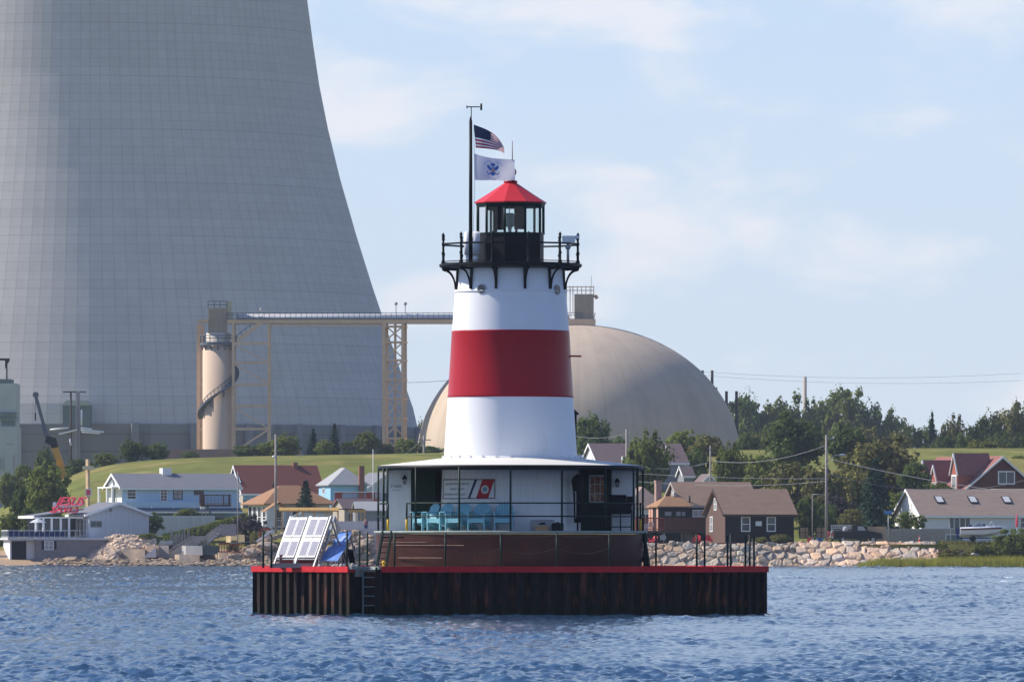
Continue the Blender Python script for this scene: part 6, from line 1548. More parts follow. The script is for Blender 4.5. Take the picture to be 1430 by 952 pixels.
# caisson drum
mb = MB(); mb.lathe([(4.55, RIM - .05), (4.6, RIM + .12), (4.66, RIM + .3), (4.72, DECK - .12)], 96); 
CA = mb.build('caisson', M['caisson'], LH)
mb = MB()
for z, a0, a1 in ((DECK - .42, -70, -38), (DECK - .52, -60, -20), (DECK - .95, -56, -30)):
    mb.lathe([(4.69, z), (4.725, z + .012), (4.69, z + .03)], 30, a0=R(a0), a1=R(a1))
mb.build('plate_seam', mat('worn_paint_edge', (.22, .15, .13), .8, .4, 6), CA)
mb = MB(); mb.lathe([(4.72, DECK - .10), (4.77, DECK - .07), (4.78, DECK - .02), (4.74, DECK), (2.3, DECK + .01)], 96); mb.build('deck', M['lip'], LH)
# ground floor drum and radial walls
mb = MB(); mb.lathe([(2.46, DECK), (2.38, lz(646))], 72); mb.build('lower_drum', M['siding'], LH)
WT = lz(653)
mb = MB(); mb.box(-4.32, lx(575), 0, .12, DECK, WT); mb.box(lx(852), 4.36, 0, .12, DECK, WT); mb.lathe([(4.34, DECK), (4.34, WT)], 60, a0=PI/2, a1=3*PI/2, sm=True); mb.build('veranda_wall', M['siding'], LH)
mb = MB()
for (a, b), (c, d) in (((574, 579), (605.5, 608.5)), ((809, 816), (847, 854))): mb = MB(); mb.box(lx(a), lx(b), -.05, .11, DECK, WT - .12); mb.box(lx(c), lx(d), -.05, .11, DECK, WT - .12); mb.box(lx(a), lx(d), -.05, .11, WT - .12, WT); mb.build('door_frame', M['green'], LH)

dr = MB(); dr.box(lx(579), lx(605.5), 0, .08, DECK, WT - .12); dr.build('door', M['door_green'], LH)
dr = MB(); dr.box(lx(816), lx(847), 0, .08, DECK, WT - .12); dr = dr.build('door', M['green'], LH)
z0, z1, x0, x1 = lz(702), lz(663), lx(822.5), lx(846)
mb = MB(); mb.box(x0, x1, -.012, -.003, z0, z1); mb.build('window_pane', M['tan_in'], dr)
mb = MB(); mb.box(x0, x0 + .05, -.04, -.013, z0, z1); mb.box(x1 - .05, x1, -.04, -.013, z0, z1); mb.box(x0, x1, -.04, -.013, z0, z0 + .05); mb.box(x0, x1, -.04, -.013, z1 - .05, z1)
for i in (1, 2): c = x0 + (x1 - x0)*i/3; mb.box(c - .012, c + .012, -.035, -.013, z0, z1)
for i in (1, 2): c = z0 + (z1 - z0)*i/3; mb.box(x0, x1, -.03, -.013, c - .012, c + .012)
mb.build('window_frame', M['steel'], dr)
mb = MB(); mb.sphere((lx(844.5), -.08, lz(707)), .035, 8, 6); mb.build('door_handle', M['steel'], dr)
# veranda posts and rails
RP = 4.62
RZ = {'t': lz(702, -4.4), 'm': lz(720.5, -4.4)}
for i in range(16):
    a = 2*PI*i/16; x, y = RP*math.sin(a), -RP*math.cos(a)
    mb = MB(); mb.cyl((x, y, DECK), (x, y, lz(653)), .036, n=8); mb.build('post', M['green'], LH)
for a in (math.asin(lx(535.5, -1.5) / RP), math.asin(lx(890, -1.0)/RP)):
    x, y = RP*math.sin(a), -RP*math.cos(a); mb = MB(); mb.cyl((x, y, DECK), (x, y, lz(653)), .04, n=8); mb.build('post', M['green'], LH)
def arc(a0, a1, z, r=RP, n=40): return [(r*math.sin(a0 + (a1-a0)*i/n), -r*math.cos(a0 + (a1-a0)*i/n), z) for i in range(n + 1)]
aL = -R(51); aL2 = -R(67); aR = R(68); aR2 = R(78)
for key in ('t', 'm'):
    mb = MB(); mb.tube(arc(aL, aR, RZ[key], n=60), .028, 6); mb.tube(arc(aR2, 2*PI + aL2, RZ[key], n=80), .028, 6); mb.build('rail', M['green'], LH)
for a in (aL, aL2, aR, aR2):
    x, y = RP*math.sin(a), -RP*math.cos(a)
    mb = MB(); mb.cyl((x, y, RZ['m'] - .1), (x, y, RZ['t']), .032, n=8); mb.build('gate_post', M['green'], LH)
    mb = MB(); mb.cyl((x, y, DECK), (x, y, RZ['m'] - .1), .042, n=8); mb.build('gate_post_base', M['yellow'], LH)
# veranda roof
mb = MB(); mb.lathe([(2.28, lz(639)), (2.6, lz(640.5)), (3.5, lz(645)), (4.52, lz(649.6)), (4.60, lz(650.4))], 96); mb.build('veranda_roof', M['vroof'], LH)
mb = MB(); mb.lathe([(2.3, lz(646)), (4.5, lz(655.5)), (4.62, lz(657.2)), (4.64, lz(651.0)), (4.60, lz(650.6))], 96); mb.build('fascia', M['black'], LH)
# tower shell
TP = [(638, 186), (554, 175), (462, 163.5), (407, 155), (374, 149)]
def tr(py): return lerp_table([(p, w/80) for p, w in TP[::-1]], py)
mb = MB(); mb.lathe([(tr(p), lz(p)) for p in (641, 620, 600, 580, 554.5)], 96); mb.lathe([(tr(p), lz(p)) for p in (462, 440, 420, 405, 390, 372)], 96); TW = mb.build('tower', M['white'], LH)
mb = MB(); mb.lathe([(tr(554) , lz(555)), (tr(554) + .02, lz(554.6)), (tr(550)+.012, lz(552)), (tr(508) + .006, lz(508)), (tr(464)+.01, lz(464)), (tr(462) + .02, lz(462.5)), (tr(462), lz(462))], 96); mb.build('red_band', M['red'], LH)
mb = MB(); mb.lathe([(tr(409), lz(409)), (tr(408) + .035, lz(408.2)), (tr(406) + .035, lz(406.6)), (tr(406), lz(406))], 96); mb.build('moulding', M['white'], LH); mb = MB()
mb.lathe([(tr(639) + .0, lz(637)), (tr(639) + .06, lz(639)), (tr(639) + .06, lz(641))], 96)
for i in range(30):
    a = 2*PI*i/30; mb.box(*(lambda x, y: (x - .03, x + .03, y - .03, y + .03))((tr(638) + .06)*math.sin(a), -(tr(638) + .06)*math.cos(a)), lz(638.5), lz(636))
mb.build('moulding', M['white'], LH)
mb = MB(); mb.tube([(tr(497) - .02, 0, lz(497)), (lx(812), 0, lz(497.3))], .03, 8); mb.build('vent_spout', M['red'], LH)
for px, py in ((673, 405.5), (777.5, 406)):
    r = tr(py); a = math.asin((lx(px)) / r); n_ = Vector((math.sin(a), -math.cos(a), 0)); c = Vector((r*math.sin(a), -r*math.cos(a), lz(py)))
    mb = MB(); mb.cyl(c - n_*.1, c + n_*.03, .18, n=20); f = mb.build('porthole', M['grey'], LH)
    mb = MB(); mb.cyl(c + n_*.02, c + n_*.036, .14, n=20); mb.build('glass', M['pane'], f)
# upper gallery
GZ = lz(370); GR = 2.46
mb = MB(); mb.lathe([(1.8, lz(376)), (2.3, lz(375)), (GR, lz(373.5)), (GR + .03, lz(372)), (GR + .03, lz(369)), (GR - .1, lz(368)), (1.0, lz(368))], 72, sm=False); mb.build('gallery_deck', M['black'], LH)
GA = [R(15 + 30*i) for i in range(12)]
for a in GA:
    s, c = math.sin(a), -math.cos(a)
    def gp(r, z): return (r*s, r*c, z)
    mb = MB(); P = []
    for i in range(9): w = PI/2*i/8; P.append(gp(1.99 + .42*(1 - math.cos(w)), lz(404) + (lz(377) - lz(404))*math.sin(w)))
    mb.tube(P, .036, 6); mb.bar(gp(tr(400) + .03, lz(405)), gp(tr(377) + .05, lz(376)), .085, .06, up=(s, c, 0)); mb.bar(gp(1.9, lz(376.3)), gp(2.44, lz(375.3)), .08, .07); mb.build('bracket', M['black'], LH)
    mb = MB(); r0 = GR - .03
    prof = [(.0, -.22), (.035, -.2), (.05, -.14), (.03, -.08), (.055, 0), (.06, .06), (.035, .12), (.035, .3), (.055, .36), (.03, .42), (.03, .62), (.05, .68), (.028, .74), (.028, .84), (.05, .88), (.028, .93), (.05, .99), (.012, 1.07), (0.0, 1.09)]
    mb.lathe([(q*1.25, lz(369) + z) for q, z in prof], 10, c=(r0*s, r0*c)); mb.build('baluster', M['black'], LH)
for z in (lz(341.5), lz(366)):
    mb = MB(); P = [((GR - .03)*math.sin(a), -(GR - .03)*math.cos(a), z) for a in GA] ; P.append(P[0])
    for p, q in zip(P, P[1:]): mb.bar(p, q, .06 if z > lz(350) else .03, .06 if z > lz(350) else .03)
    mb.build('gallery_rail', M['black'], LH)
# lantern
DA = R(-10)
mb = MB(); mb.lathe([(1.2, GZ), (1.2, lz(366)), (1.17, lz(365.8)), (1.17, lz(327))], 10, ph=DA, sm=False); LR = mb.build('lantern_drum', M['black'], LH)
mb = MB(); mb.lathe([(1.21, lz(327.5)), (1.21, lz(325.5)), (1.05, lz(325.4))], 10, ph=DA, sm=False); mb.lathe([(1.19, lz(290)), (1.22, lz(286)), (1.22, lz(283.5))], 10, ph=DA, sm=False); mb.lathe([(.02, lz(286.5)), (1.19, lz(286.4))], 10, ph=DA, sm=False); mb.build('lantern_sill', M['green'], LH)
for i in range(10):
    a = DA + 2*PI*i/10; p = (1.16*math.sin(a), -1.16*math.cos(a))
    mb = MB(); mb.cyl((*p, lz(327)), (*p, lz(287)), .045, n=8); mb.build('mullion', M['green'], LH)
    b = DA + 2*PI*(i+1)/10; q = (1.15*math.sin(b), -1.15*math.cos(b)); p = (1.15*math.sin(a), -1.15*math.cos(a))
    mb = MB(); mb.quad((*p, lz(326)), (*q, lz(326)), (*q, lz(288)), (*p, lz(288))); mb.build('lantern_pane', GLASS, LH)
mb = MB(); mb.lathe([(.05, lz(326)), (.07, lz(318)), (.15, lz(316)), (.17, lz(309)), (.15, lz(300)), (.13, lz(298)), (.0, lz(297.5))], 16, c=(lx(712), -.1)); LN = mb.build('lamp', mat('lamp_lens', (.55, .60, .58), .15, .2, 6), LH)
mb = MB(); mb.tube([(lx(711), -.1, lz(298)), (lx(712), -.1, lz(290))], .015, 5); mb.build('lamp_rod', M['insul'], LN)
mb = MB(); mb.prism([(lx(691), -.5), (lx(704), -.62), (lx(704), -.58), (lx(691), -.46)], lz(322), lz(290)); mb.prism([(lx(718), -.6), (lx(734), -.5), (lx(734), -.46), (lx(718), -.56)], lz(321), lz(290)); mb.build('curtain', M['black'], LH)
mb = MB(); mb.lathe([(1.2, lz(285)), (1.27, lz(284)), (1.27, lz(282.6)), (.9, lz(273.5)), (.21, lz(255.5))], 10, ph=DA, sm=False); RO = mb.build('lantern_roof', M['roof_red'], LH)
mb = MB(); mb.lathe([(.21, lz(256.2)), (.24, lz(255)), (.24, lz(253)), (.10, lz(251)), (.07, lz(246))], 16); mb.sphere((0.02, 0, lz(240.5)), .185, 16, 12); mb.build('ball_finial', mat('ball_red', (.30, .01, .025), .35, .05, 2), RO)
mb = MB(); mb.cyl((lx(715.5), 0, lz(237)), (lx(715.5), 0, lz(197)), .022, .012, 6); mb.build('lightning_rod', M['maroon'], RO)
# stovepipe behind the shaft
g = thing('stovepipe', 'dark stovepipe with conical cap rising behind the lighthouse base', 'stovepipe', (AX, LD, 0))
mb = MB(); c = (lx(801.5, 2.4), 2.4); mb.cyl((*c, lz(645)), (*c, lz(577)), .10, n=12); mb.build('pipe', M['black'], g)
mb = MB(); mb.lathe([(.19, lz(577.5)), (.17, lz(575.5)), (.03, lz(570))], 12, c=c); mb.build('cap', M['black'], g)
g = thing('vent_cap', 'small white vent on the veranda roof beside the lighthouse base', 'vent', (AX + lx(809), LD + .6, lz(641)))
mb = MB(); mb.cyl((0, 0, -.1), (0, 0, .06), .1, n=10); mb.sphere((0, 0, .08), .13, 10, 6, (1, 1, .6)); mb.cyl((.16, 0, -.1), (.16, 0, .25), .02, n=6); mb.build('hood', M['insul'], g)
# gallery fittings: things standing on it
g = thing('equipment_cabinet', 'white double cylinder equipment standing on the gallery beside the flagpole', 'equipment', (AX, LD, 0))
for px, w in ((653, .11), (664, .17)): mb = MB(); c = (lx(px), -.75); mb.cyl((*c, GZ), (*c, lz(357)), w*.6, n=12); mb.cyl((*c, lz(357)), (*c, lz(327)), w, n=14); mb.lathe([(w, lz(327)), (w*.6, lz(324.5)), (0, lz(324))], 14, c=c); mb.lathe([(w + .02, lz(341)), (w + .02, lz(338))], 14, c=c); mb.build('canister', M['insul'], g)
g = thing('sensor_box', 'white box instrument on a post at the gallery railing opposite the flagpole', 'instrument', (AX, LD, 0))
mb = MB(); mb.box(lx(785), lx(803), -.9, -.6, lz(339.5), lz(330.5)); mb.cyl((lx(803), -.75, lz(333)), (lx(808), -.75, lz(332)), .07, n=10); mb.build('housing', M['insul'], g)
mb = MB(); mb.cyl((lx(793), -.75, GZ), (lx(793), -.75, lz(340)), .05, n=10); mb.sphere((lx(793), -.75, lz(346)), .1, 8, 6); mb.build('post', M['steel'], g)
# flagpole
fxp = lx(657.3, -1.7)
g = thing('flagpole', 'black flagpole with wind vane on top standing at the lantern gallery', 'flagpole', (AX + fxp, LD - 1.7, GZ))
mb = MB(); mb.cyl((0, 0, 0), (0, 0, lz(170, -1.7) - GZ), .068, .055, 12); mb.lathe([(.055, lz(170, -1.7) - GZ), (.04, lz(166, -1.7) - GZ), (.02, lz(163, -1.7) - GZ)], 10); mb.build('pole', M['black'], g)
mb = MB(); h = lz(149.5, -1.7) - GZ
mb.cyl((.02, 0, lz(166, -1.7) - GZ), (.02, 0, h), .018, n=6); mb.bar((-.13, 0, h), (.32, 0, h), .05, .035); mb.cyl((-.13, 0, h - .06), (-.13, 0, h + .05), .02, n=6); mb.cyl((.33, -.0, h), (.40, 0, h), .12, n=14); mb.build('wind_vane', M['black'], g)
mb = MB(); mb.tube([(.11, 0, lz(175, -1.7) - GZ), (.14, 0, lz(260, -1.7) - GZ), (.08, 0, lz(340, -1.7) - GZ)], .008, 4); mb.build('halyard', M['insul'], g)
# flags
FY = -1.7
def bez(P, t):
    P = [Vector(p) for p in P]
    while len(P) > 1: P = [a.lerp(b, t) for a, b in zip(P, P[1:])]
    return P[0]
def cloth(top, bot, amp, ph):
    def f(u, v, lift=0.0):
        a, b = bez(top, u), bez(bot, u); p = a.lerp(b, v)
        dy = FY + amp*u*math.sin(6.0*u + ph + 1.3*v) + .05*math.sin(3*v + 5*u)*u
        return (lx(p.x, dy), dy - lift, lz(p.y, dy))
    return f
us = cloth([(661.5, 174), (676, 180), (692, 182), (701, 200), (704, 207)], [(664.5, 206.5), (676, 207), (690, 209), (698, 209), (704.5, 214.5)], .20, .4)
g = thing('national_flag', 'striped flag with starred blue canton streaming from the flagpole top', 'flag', (AX, LD, 0))
mb = MB(); nu, nv = 40, 39
for i in range(nu + 1):
    for j in range(nv + 1): mb.v.append(us(i/nu, j/nv))
for i in range(nu):
    for j in range(nv):
        st = j * 13 // nv; mb.cur = 2 if (i < nu*.42 and st < 7) else (0 if st % 2 == 0 else 1)
        mb.face((i*(nv+1)+j, (i+1)*(nv+1)+j, (i+1)*(nv+1)+j+1, i*(nv+1)+j+1), True)
fr, fw, fb = mat('flag_red', (.36, .015, .035), .8, .05, 2, trans=.35), mat('flag_white', (.78, .78, .80), .8, .03, 2, trans=.35), mat('flag_blue', (.012, .015, .06), .8, .05, 2, trans=.2)
mb.build('cloth', [fr, fw, fb], g, fix=False)
mb = MB()
for r_ in range(9):
    n_ = 6 if r_ % 2 == 0 else 5
    for c_ in range(n_):
        u0, v0 = .42*(c_*2 + (1 if r_ % 2 == 0 else 2))/12, (r_ + 1)/10*7/13
        pts = [(u0 + (.012 if q % 2 == 0 else .005)*math.sin(q*PI/5), v0 - (.02 if q % 2 == 0 else .008)*math.cos(q*PI/5)) for q in range(10)]
        mb.add([us(a, b, .006) for a, b in pts], [tuple(range(10))])
mb.build('stars', fw, g, fix=False)
cg = cloth([(662.5, 214.5), (672, 218), (690, 224), (706, 221), (718.5, 223.5)], [(663, 251), (676, 254), (690, 248), (704, 256), (719.5, 250.5)], .10, 1.2)
g = thing('service_flag', 'white flag with blue eagle emblem flying below the striped flag', 'flag', (AX, LD, 0))
mb = MB()
for i in range(33):
    for j in range(17): mb.v.append(cg(i/32, j/16))
for i in range(32):
    for j in range(16): mb.face((i*17+j, (i+1)*17+j, (i+1)*17+j+1, i*17+j+1), True)
mb.build('cloth', mat('service_flag_white', (.80, .80, .84), .8, .02, 2, trans=.3), g, fix=False)
ASP = 55/36.0
def em(x, y, l=.008): return cg(.475 + x/ASP, .52 - y, l)       # emblem units: flag height = 1
mb = MB()
def disc(cx, cy, r, n=18, sy_=1): mb.add([em(cx + r*math.cos(2*PI*i/n), cy + r*sy_*math.sin(2*PI*i/n)) for i in range(n)], [tuple(range(n))])
disc(0, .22, .085); disc(0.01, .08, .04)
for s in (-1, 1):
    mb.add([em(s*x, y) for x, y in ((.02, .05), (.07, .10), (.15, .19), (.20, .20), (.21, .12), (.19, .05), (.15, -.01), (.10, -.05), (.04, -.04))], [tuple(range(9))])
    mb.add([em(s*x, y) for x, y in ((.04, -.08), (.10, -.14), (.17, -.20), (.22, -.12), (.24, -.13), (.18, -.25), (.12, -.22), (.05, -.15))], [tuple(range(8))])
    mb.add([em(s*x, y) for x, y in ((.10, -.06), (.20, -.10), (.25, -.06), (.21, -.13))], [tuple(range(4))])
mb.add([em(x, y) for x, y in ((-.05, -.10), (.05, -.10), (.08, -.24), (0, -.28), (-.08, -.24))], [tuple(range(5))])
def arctext(body, rad, size, up):
    w = {}
    for i, ch in enumerate(body):
        if ch == ' ': continue
        a = (i - (len(body) - 1)/2) * size * .78 / rad
        def f(x, y, a=a):
            rr = rad + y if up else rad - y
            th = a + x/rad
            return em(rr*math.sin(th), (rr*math.cos(th) if up else -rr*math.cos(th)) - .03)
        mb.text(ch, size, f)
arctext('UNITED STATES', .40, .085, True); arctext('COAST GUARD', .36, .075, False)
mb.text('1790', .085, lambda x, y: em(x, y - .455))
mb.build('emblem', mat('emblem_blue', (.10, .20, .50), .8, .05, 2), g, fix=False)
mb = MB(); mb.add([em(x, y, .012) for x, y in ((-.06, .02), (.06, .02), (.06, -.05), (0, -.12), (-.06, -.05))], [tuple(range(5))]); mb.build('shield', mat('emblem_orange', (.65, .30, .18), .8, .05, 2), g, fix=False)

# ------------------------------------------------------------------ signs and lamps on the veranda
SR = 2.425
def cyl_pt(px, py, lift=0.0, tilt=0.0):
    r = 2.44 - (2.44 - 2.38)*(lz(py) - DECK)/(lz(646) - DECK) + lift
    s = max(-1, min(1, lx(px, -2.2) / 2.44)); a = math.asin(s)
    return (r*math.sin(a), -r*math.cos(a), lz(py, -2.2))
g = thing('service_sign', 'lettered white sign with slanted blue and red stripes on the tower wall', 'sign', (AX, LD, 0))
def patch(corners, lift, n=12):
    m_ = MB(); (a, b, c, d_) = [Vector(p) for p in corners]
    for i in range(n + 1):
        for j in range(3): p = a.lerp(b, i/n).lerp(d_.lerp(c, i/n), j/2); m_.v.append(cyl_pt(p.x, p.y, lift))
    for i in range(n):
        for j in range(2): m_.face((i*3+j, (i+1)*3+j, (i+1)*3+j+1, i*3+j+1), True)
    return m_
patch([(619, 669), (690, 669), (691, 695.5), (618, 695.5)], .03).build('board', mat('sign_white', (.74, .75, .77), .5, .04, 2), g)
m_ = MB()
for q in ([(618.5, 668.6), (691, 668.6), (691, 669.8), (618.5, 669.8)], [(618, 695), (691, 695), (691, 696.2), (618, 696.2)]):
    p_ = patch(q, .036); k_ = len(m_.v); m_.v += p_.v; [m_.face([i + k_ for i in f]) for f in p_.f]
for q in ([(690.2, 668.6), (691.2, 668.6), (691.2, 696), (690.2, 696)], [(618, 668.6), (618.8, 668.6), (618.8, 696), (618, 696)]):
    p_ = patch(q, .037, 2); k_ = len(m_.v); m_.v += p_.v; [m_.face([i + k_ for i in f]) for f in p_.f]
m_.build('border', M['maroon'], g)
patch([(662.5, 669.8), (666, 669.8), (656.5, 695), (653.5, 695)], .038, 4).build('stripe', M['navy'], g)
patch([(673.5, 669.8), (690.2, 669.8), (690.2, 673), (682, 695), (665, 695)][:2] + [(682, 695), (665, 695)], .038, 8).build('stripe', mat('stripe_red', (.42, .02, .03), .5, .05, 2), g)
m_ = MB(); m_.add([cyl_pt(677.3 + 5.3*math.cos(w), 683.2 + 6*math.sin(w), .046) for w in [2*PI*i/24 for i in range(24)]], [tuple(range(24))]); m_.build('roundel', mat('roundel_cream', (.68, .68, .58), .5, .05, 2), g, fix=False)
m_ = MB(); m_.add([cyl_pt(677.3 + 3.3*math.cos(w), 683.2 + 3.8*math.sin(w), .052) for w in [2*PI*i/24 for i in range(24)]], [tuple(range(24))])
m_.build('roundel_centre', mat('roundel_blue', (.22, .30, .45), .5, .05, 2), g, fix=False)
m_ = MB()
for s, py, px in (('US LIGHTHOUSE SERVICE', 675.5, 638.5), ('COAST GUARD', 682.5, 638), ('BORDEN FLATS LIGHT', 689.8, 635.5)):
    m_.text(s, 4.1, lambda x, y, px=px, py=py: cyl_pt(px + x*.72, py - y, .044))
m_.build('lettering', mat('sign_grey_letters', (.07, .07, .09), .6, .1, 2), g, fix=False)
g = thing('name_plate', 'small lettered notice on the white wall left of the dark green door', 'sign', (AX, LD, 0))
mb = MB(); mb.box(lx(546), lx(560.5), -.03, -.003, lz(686), lz(676)); mb.build('plate', M['siding'], g)
mb = MB(); mb.text('STAIRS', .13, lambda x, y: (lx(553) + x*.95, -.034, lz(679) + y)); mb.box(lx(548), lx(558), -.034, -.031, lz(684.4), lz(684)); mb.build('lettering', M['black'], g, fix=False)
for px, py, lb in ((565, 670, 'black wall lantern by the lettered notice'), (862, 674, 'black wall lantern above the barbecue grill')):
    g = thing('wall_lantern', lb, 'wall lamp', (AX + lx(px), LD, lz(py)))
    mb = MB(); mb.lathe([(.0, .17), (.03, .14), (.09, .06), (.1, .03)], 8, c=(0, -.13)); mb.bar((0, -.13, .1), (0, -.003, .1), .03); mb.box(-.04, .04, -.03, -.003, 0, .16); mb.lathe([(.02, -.15), (.06, -.13)], 8, c=(0, -.13)); 
    for i in range(4): a = R(45 + 90*i); mb.bar((.085*math.sin(a), -.13 - .085*math.cos(a), .03), (.055*math.sin(a), -.13 - .055*math.cos(a), -.13), .014)
    mb.build('housing', M['black'], g)
    mb = MB(); mb.lathe([(.075, .03), (.05, -.13)], 8, c=(0, -.13)); mb.build('glass', M['pane_light'], g)
# turquoise chairs
labs = ['turquoise adirondack chair at the end of the row, in front of the dark green door', 'turquoise adirondack chair second from the dark green door', 'middle turquoise adirondack chair, under the lettering of the sign', 'turquoise adirondack chair under the red stripe of the sign', 'turquoise adirondack chair at the end of the row farthest from the dark green door']
tq = make_chair(M['turquoise'], labs[0], 'turquoise chairs on the veranda')
for i, a in enumerate((-62, -47, -33, -19, -4)):
    rr_ = 3.35; loc = (AX + rr_*math.sin(R(a)), LD - rr_*math.cos(R(a)), DECK + .01); rz = R(a)
    if i < 2: rz = R(a + 4)
    if i == 0: tq.location = loc; tq.rotation_euler = (0, 0, rz); tq.scale = (.98, .98, 1.12)
    else: dup(tq, loc, rz, labs[i], 'turquoise chairs on the veranda')
# other veranda objects
g = thing('barbecue_grill', 'black barbecue grill on legs beside the glazed door', 'grill', (AX + lx(866), LD - 1.0, DECK))
mb = MB(); mb.prism([(-.34, .58), (.34, .58), (.42, .98), (-.42, .98)], -.25, .25, 'y'); mb.box(-.52, -.42, -.22, .22, .92, .96); mb.build('firebox', M['black'], g)
mb = MB()
P = [(-.24, .985)] + [(-.24 + .24*(1 - math.cos(PI*i/8)), .985 + .27*math.sin(PI*i/8)) for i in range(9)] + [(.24, .985)]
mb.prism([(y*1.0, z) for y, z in P], -.42, .20, 'x'); mb.box(.21, .46, -.24, .24, .985, 1.20); mb.bar((-.3, -.3, 1.05), (-.05, -.3, 1.05), .03); mb.build('hood', M['black'], g)
for x_ in (-.36, .0, .38):
    mb = MB(); mb.bar((x_, -.2, 0), (x_, -.2, .76), .04); mb.bar((x_, .2, 0), (x_, .2, .76), .04); mb.build('leg', M['black'], g)
mb = MB(); mb.box(-.4, .4, -.22, .22, .12, .16); mb.build('shelf', M['black'], g)
mb = MB(); mb.prism([(-.62, .05), (-.36, .05), (-.34, .78), (-.60, .78)], -.1, .1, 'y'); mb.build('gas_cover', M['black'], g)
g = thing('folded_umbrella', 'black folded umbrella hanging upright against the tower wall near the glazed door', 'umbrella', (AX + lx(806), LD - 1.55, DECK))
mb = MB(); mb.lathe([(.07, .28), (.13, .30), (.15, 1.2), (.20, 1.62), (.23, 1.72), (.15, 1.9), (.0, 1.98)], 14); mb.build('canopy', M['black'], g)
mb = MB(); mb.bar((-.06, -.2, .45), (-.06, -.2, 1.35), .02); mb.bar((-.1, -.2, 1.35), (-.06, -.2, 1.35), .02); mb.build('strap', M['insul'], g)
mb = MB(); mb.cyl((0, 0, 0), (0, 0, .3), .03); mb.build('pole', M['black'], g)
g = thing('storage_bin', 'pale grey storage bin with rounded lid beside the last turquoise chair', 'bin', (AX + lx(757), LD - 3.2, DECK))
mb = MB(); mb.prism([(-.42, 0), (.42, 0), (.44, .3), (.38, .39), (-.38, .39), (-.44, .3)], -.22, .22, 'y'); mb.build('body', M['grey'], g)
mb = MB(); mb.tube([(-.1, -.05, .38), (-.07, -.05, .48), (.07, -.05, .48), (.1, -.05, .38)], .015, 6); mb.build('handle', M['insul'], g)
mb = MB(); mb.prism([(-.16, .21), (.12, .22), (.08, .29), (-.06, .28)], -.235, -.223, 'y'); mb.build('emblem', M['black'], g)
mb = MB(); mb.box(-.22, .22, -.18, .18, 0, .15); mb.box(-.24, .24, -.2, .2, .12, .16); o = mb.build('cardboard_box', M['cardboard']); o.location = (AX + lx(756), LD - 3.75, DECK); tag(o, 'low tan cardboard box in front of the pale storage bin', 'box')
mb = MB(); mb.prism([(-.2, 0), (.2, 0), (.21, .22), (.17, .27), (-.17, .27), (-.21, .22)], -.16, .16, 'y'); mb.box(-.06, .06, -.18, .1, .27, .3); o = mb.build('tool_case', M['black']); o.location = (AX + lx(778), LD - 3.4, DECK); tag(o, 'black case on the veranda floor between the bin and the glazed door', 'case')

# ------------------------------------------------------------------ sheet pile platform
PTS = [(-6.4, 7.2), (-9.02, .4), (-5.52, -5.9), (-5.2, -5.4), (-4.75, -5.5), (-4.42, -6.5), (6.9, -5.6), (8.88, -2.6), (9.0, 2.2), (6.4, 7.6)]
def corrugate(pts, closed, pitch, depth):
    out = []; n = len(pts)
    for i in range(n if closed else n - 1):
        a, b = Vector(pts[i]), Vector(pts[(i+1) % n]); t = b - a; L = t.length; t.normalize(); nr = Vector((t.y, -t.x))
        m_ = max(1, round(L / pitch))
        for j in range(m_):
            s = L/m_
            for f, dd in ((.0, 0), (.12, -depth), (.5, -depth), (.62, 0)): p = a + t*(j + f)*s + nr*dd; out.append((p.x, p.y))
    return out
PF = thing('pile_platform', 'rusty steel sheet pile platform with red rim around the lighthouse foot', 'platform', (AX, LD, 0))
cp = corrugate(PTS, True, .55, .17); n = len(cp)
mb = MB(); mb.v = [(x, y, -1.2) for x, y in cp] + [(x, y, RIM - .19) for x, y in cp]
for i in range(n): mb.face((i, (i+1) % n, n + (i+1) % n, n + i))
mb.build('sheet_piles', M['rust'], PF)
def inset(pts, d_):
    c = Vector((0, 0)); return [(x - d_*x/math.hypot(x, y), y - d_*y/math.hypot(x, y)) for x, y in pts]
ip = inset(PTS, .32)
mb = MB(); mb.prism(ip, RIM - .35, RIM - .045); mb.build('deck_slab', M['concrete'], PF)
mb = MB()
for i in list(range(0, 2)) + list(range(5, 10)):
    a, b = Vector(PTS[i]), Vector(PTS[(i+1) % 10]); t = (b - a); L = t.length; t.normalize(); nr = Vector((t.y, -t.x)); k_ = max(1, round(L/2.4))
    for j in range(k_):
        p = a + t*(L*j/k_ + .004) + nr*.03; q = a + t*(L*(j+1)/k_ - .012) + nr*.03
        mb.bar((*(p - nr*.1), RIM - .1), (*(q - nr*.1), RIM - .1), .26, .2)
mb.build('rim', M['rim_red'], PF)
mb = MB()
for a, b in (((-5.52, -5.9), (-5.2, -5.4)), ((-5.2, -5.4), (-4.75, -5.5)), ((-4.75, -5.5), (-4.42, -6.5))): mb.bar((*a, RIM - .05), (*b, RIM - .05), .2, .1)
mb.build('recess_edge', M['lip'], PF)
mb = MB(); mb.box(-4.62, -4.40, -6.45, -6.2, -1.2, RIM - .02); mb.build('corner_post', M['rust'], PF)
g = thing('boarding_ladder', 'dark steel boarding ladder in the recess of the pile platform', 'ladder', (AX, LD, 0))
mb = MB()
lx0, lx1 = lx(507, -5.7), lx(527, -5.7)
for a in (lx0, lx1): mb.bar((a, -5.75, -.9), (a, -5.75, RIM + .02), .05)
for i in range(6): z = RIM - .05 - i*.32; mb.bar((lx0, -5.75, z), (lx1, -5.75, z), .045)
mb.build('rails', M['louvre'], g)
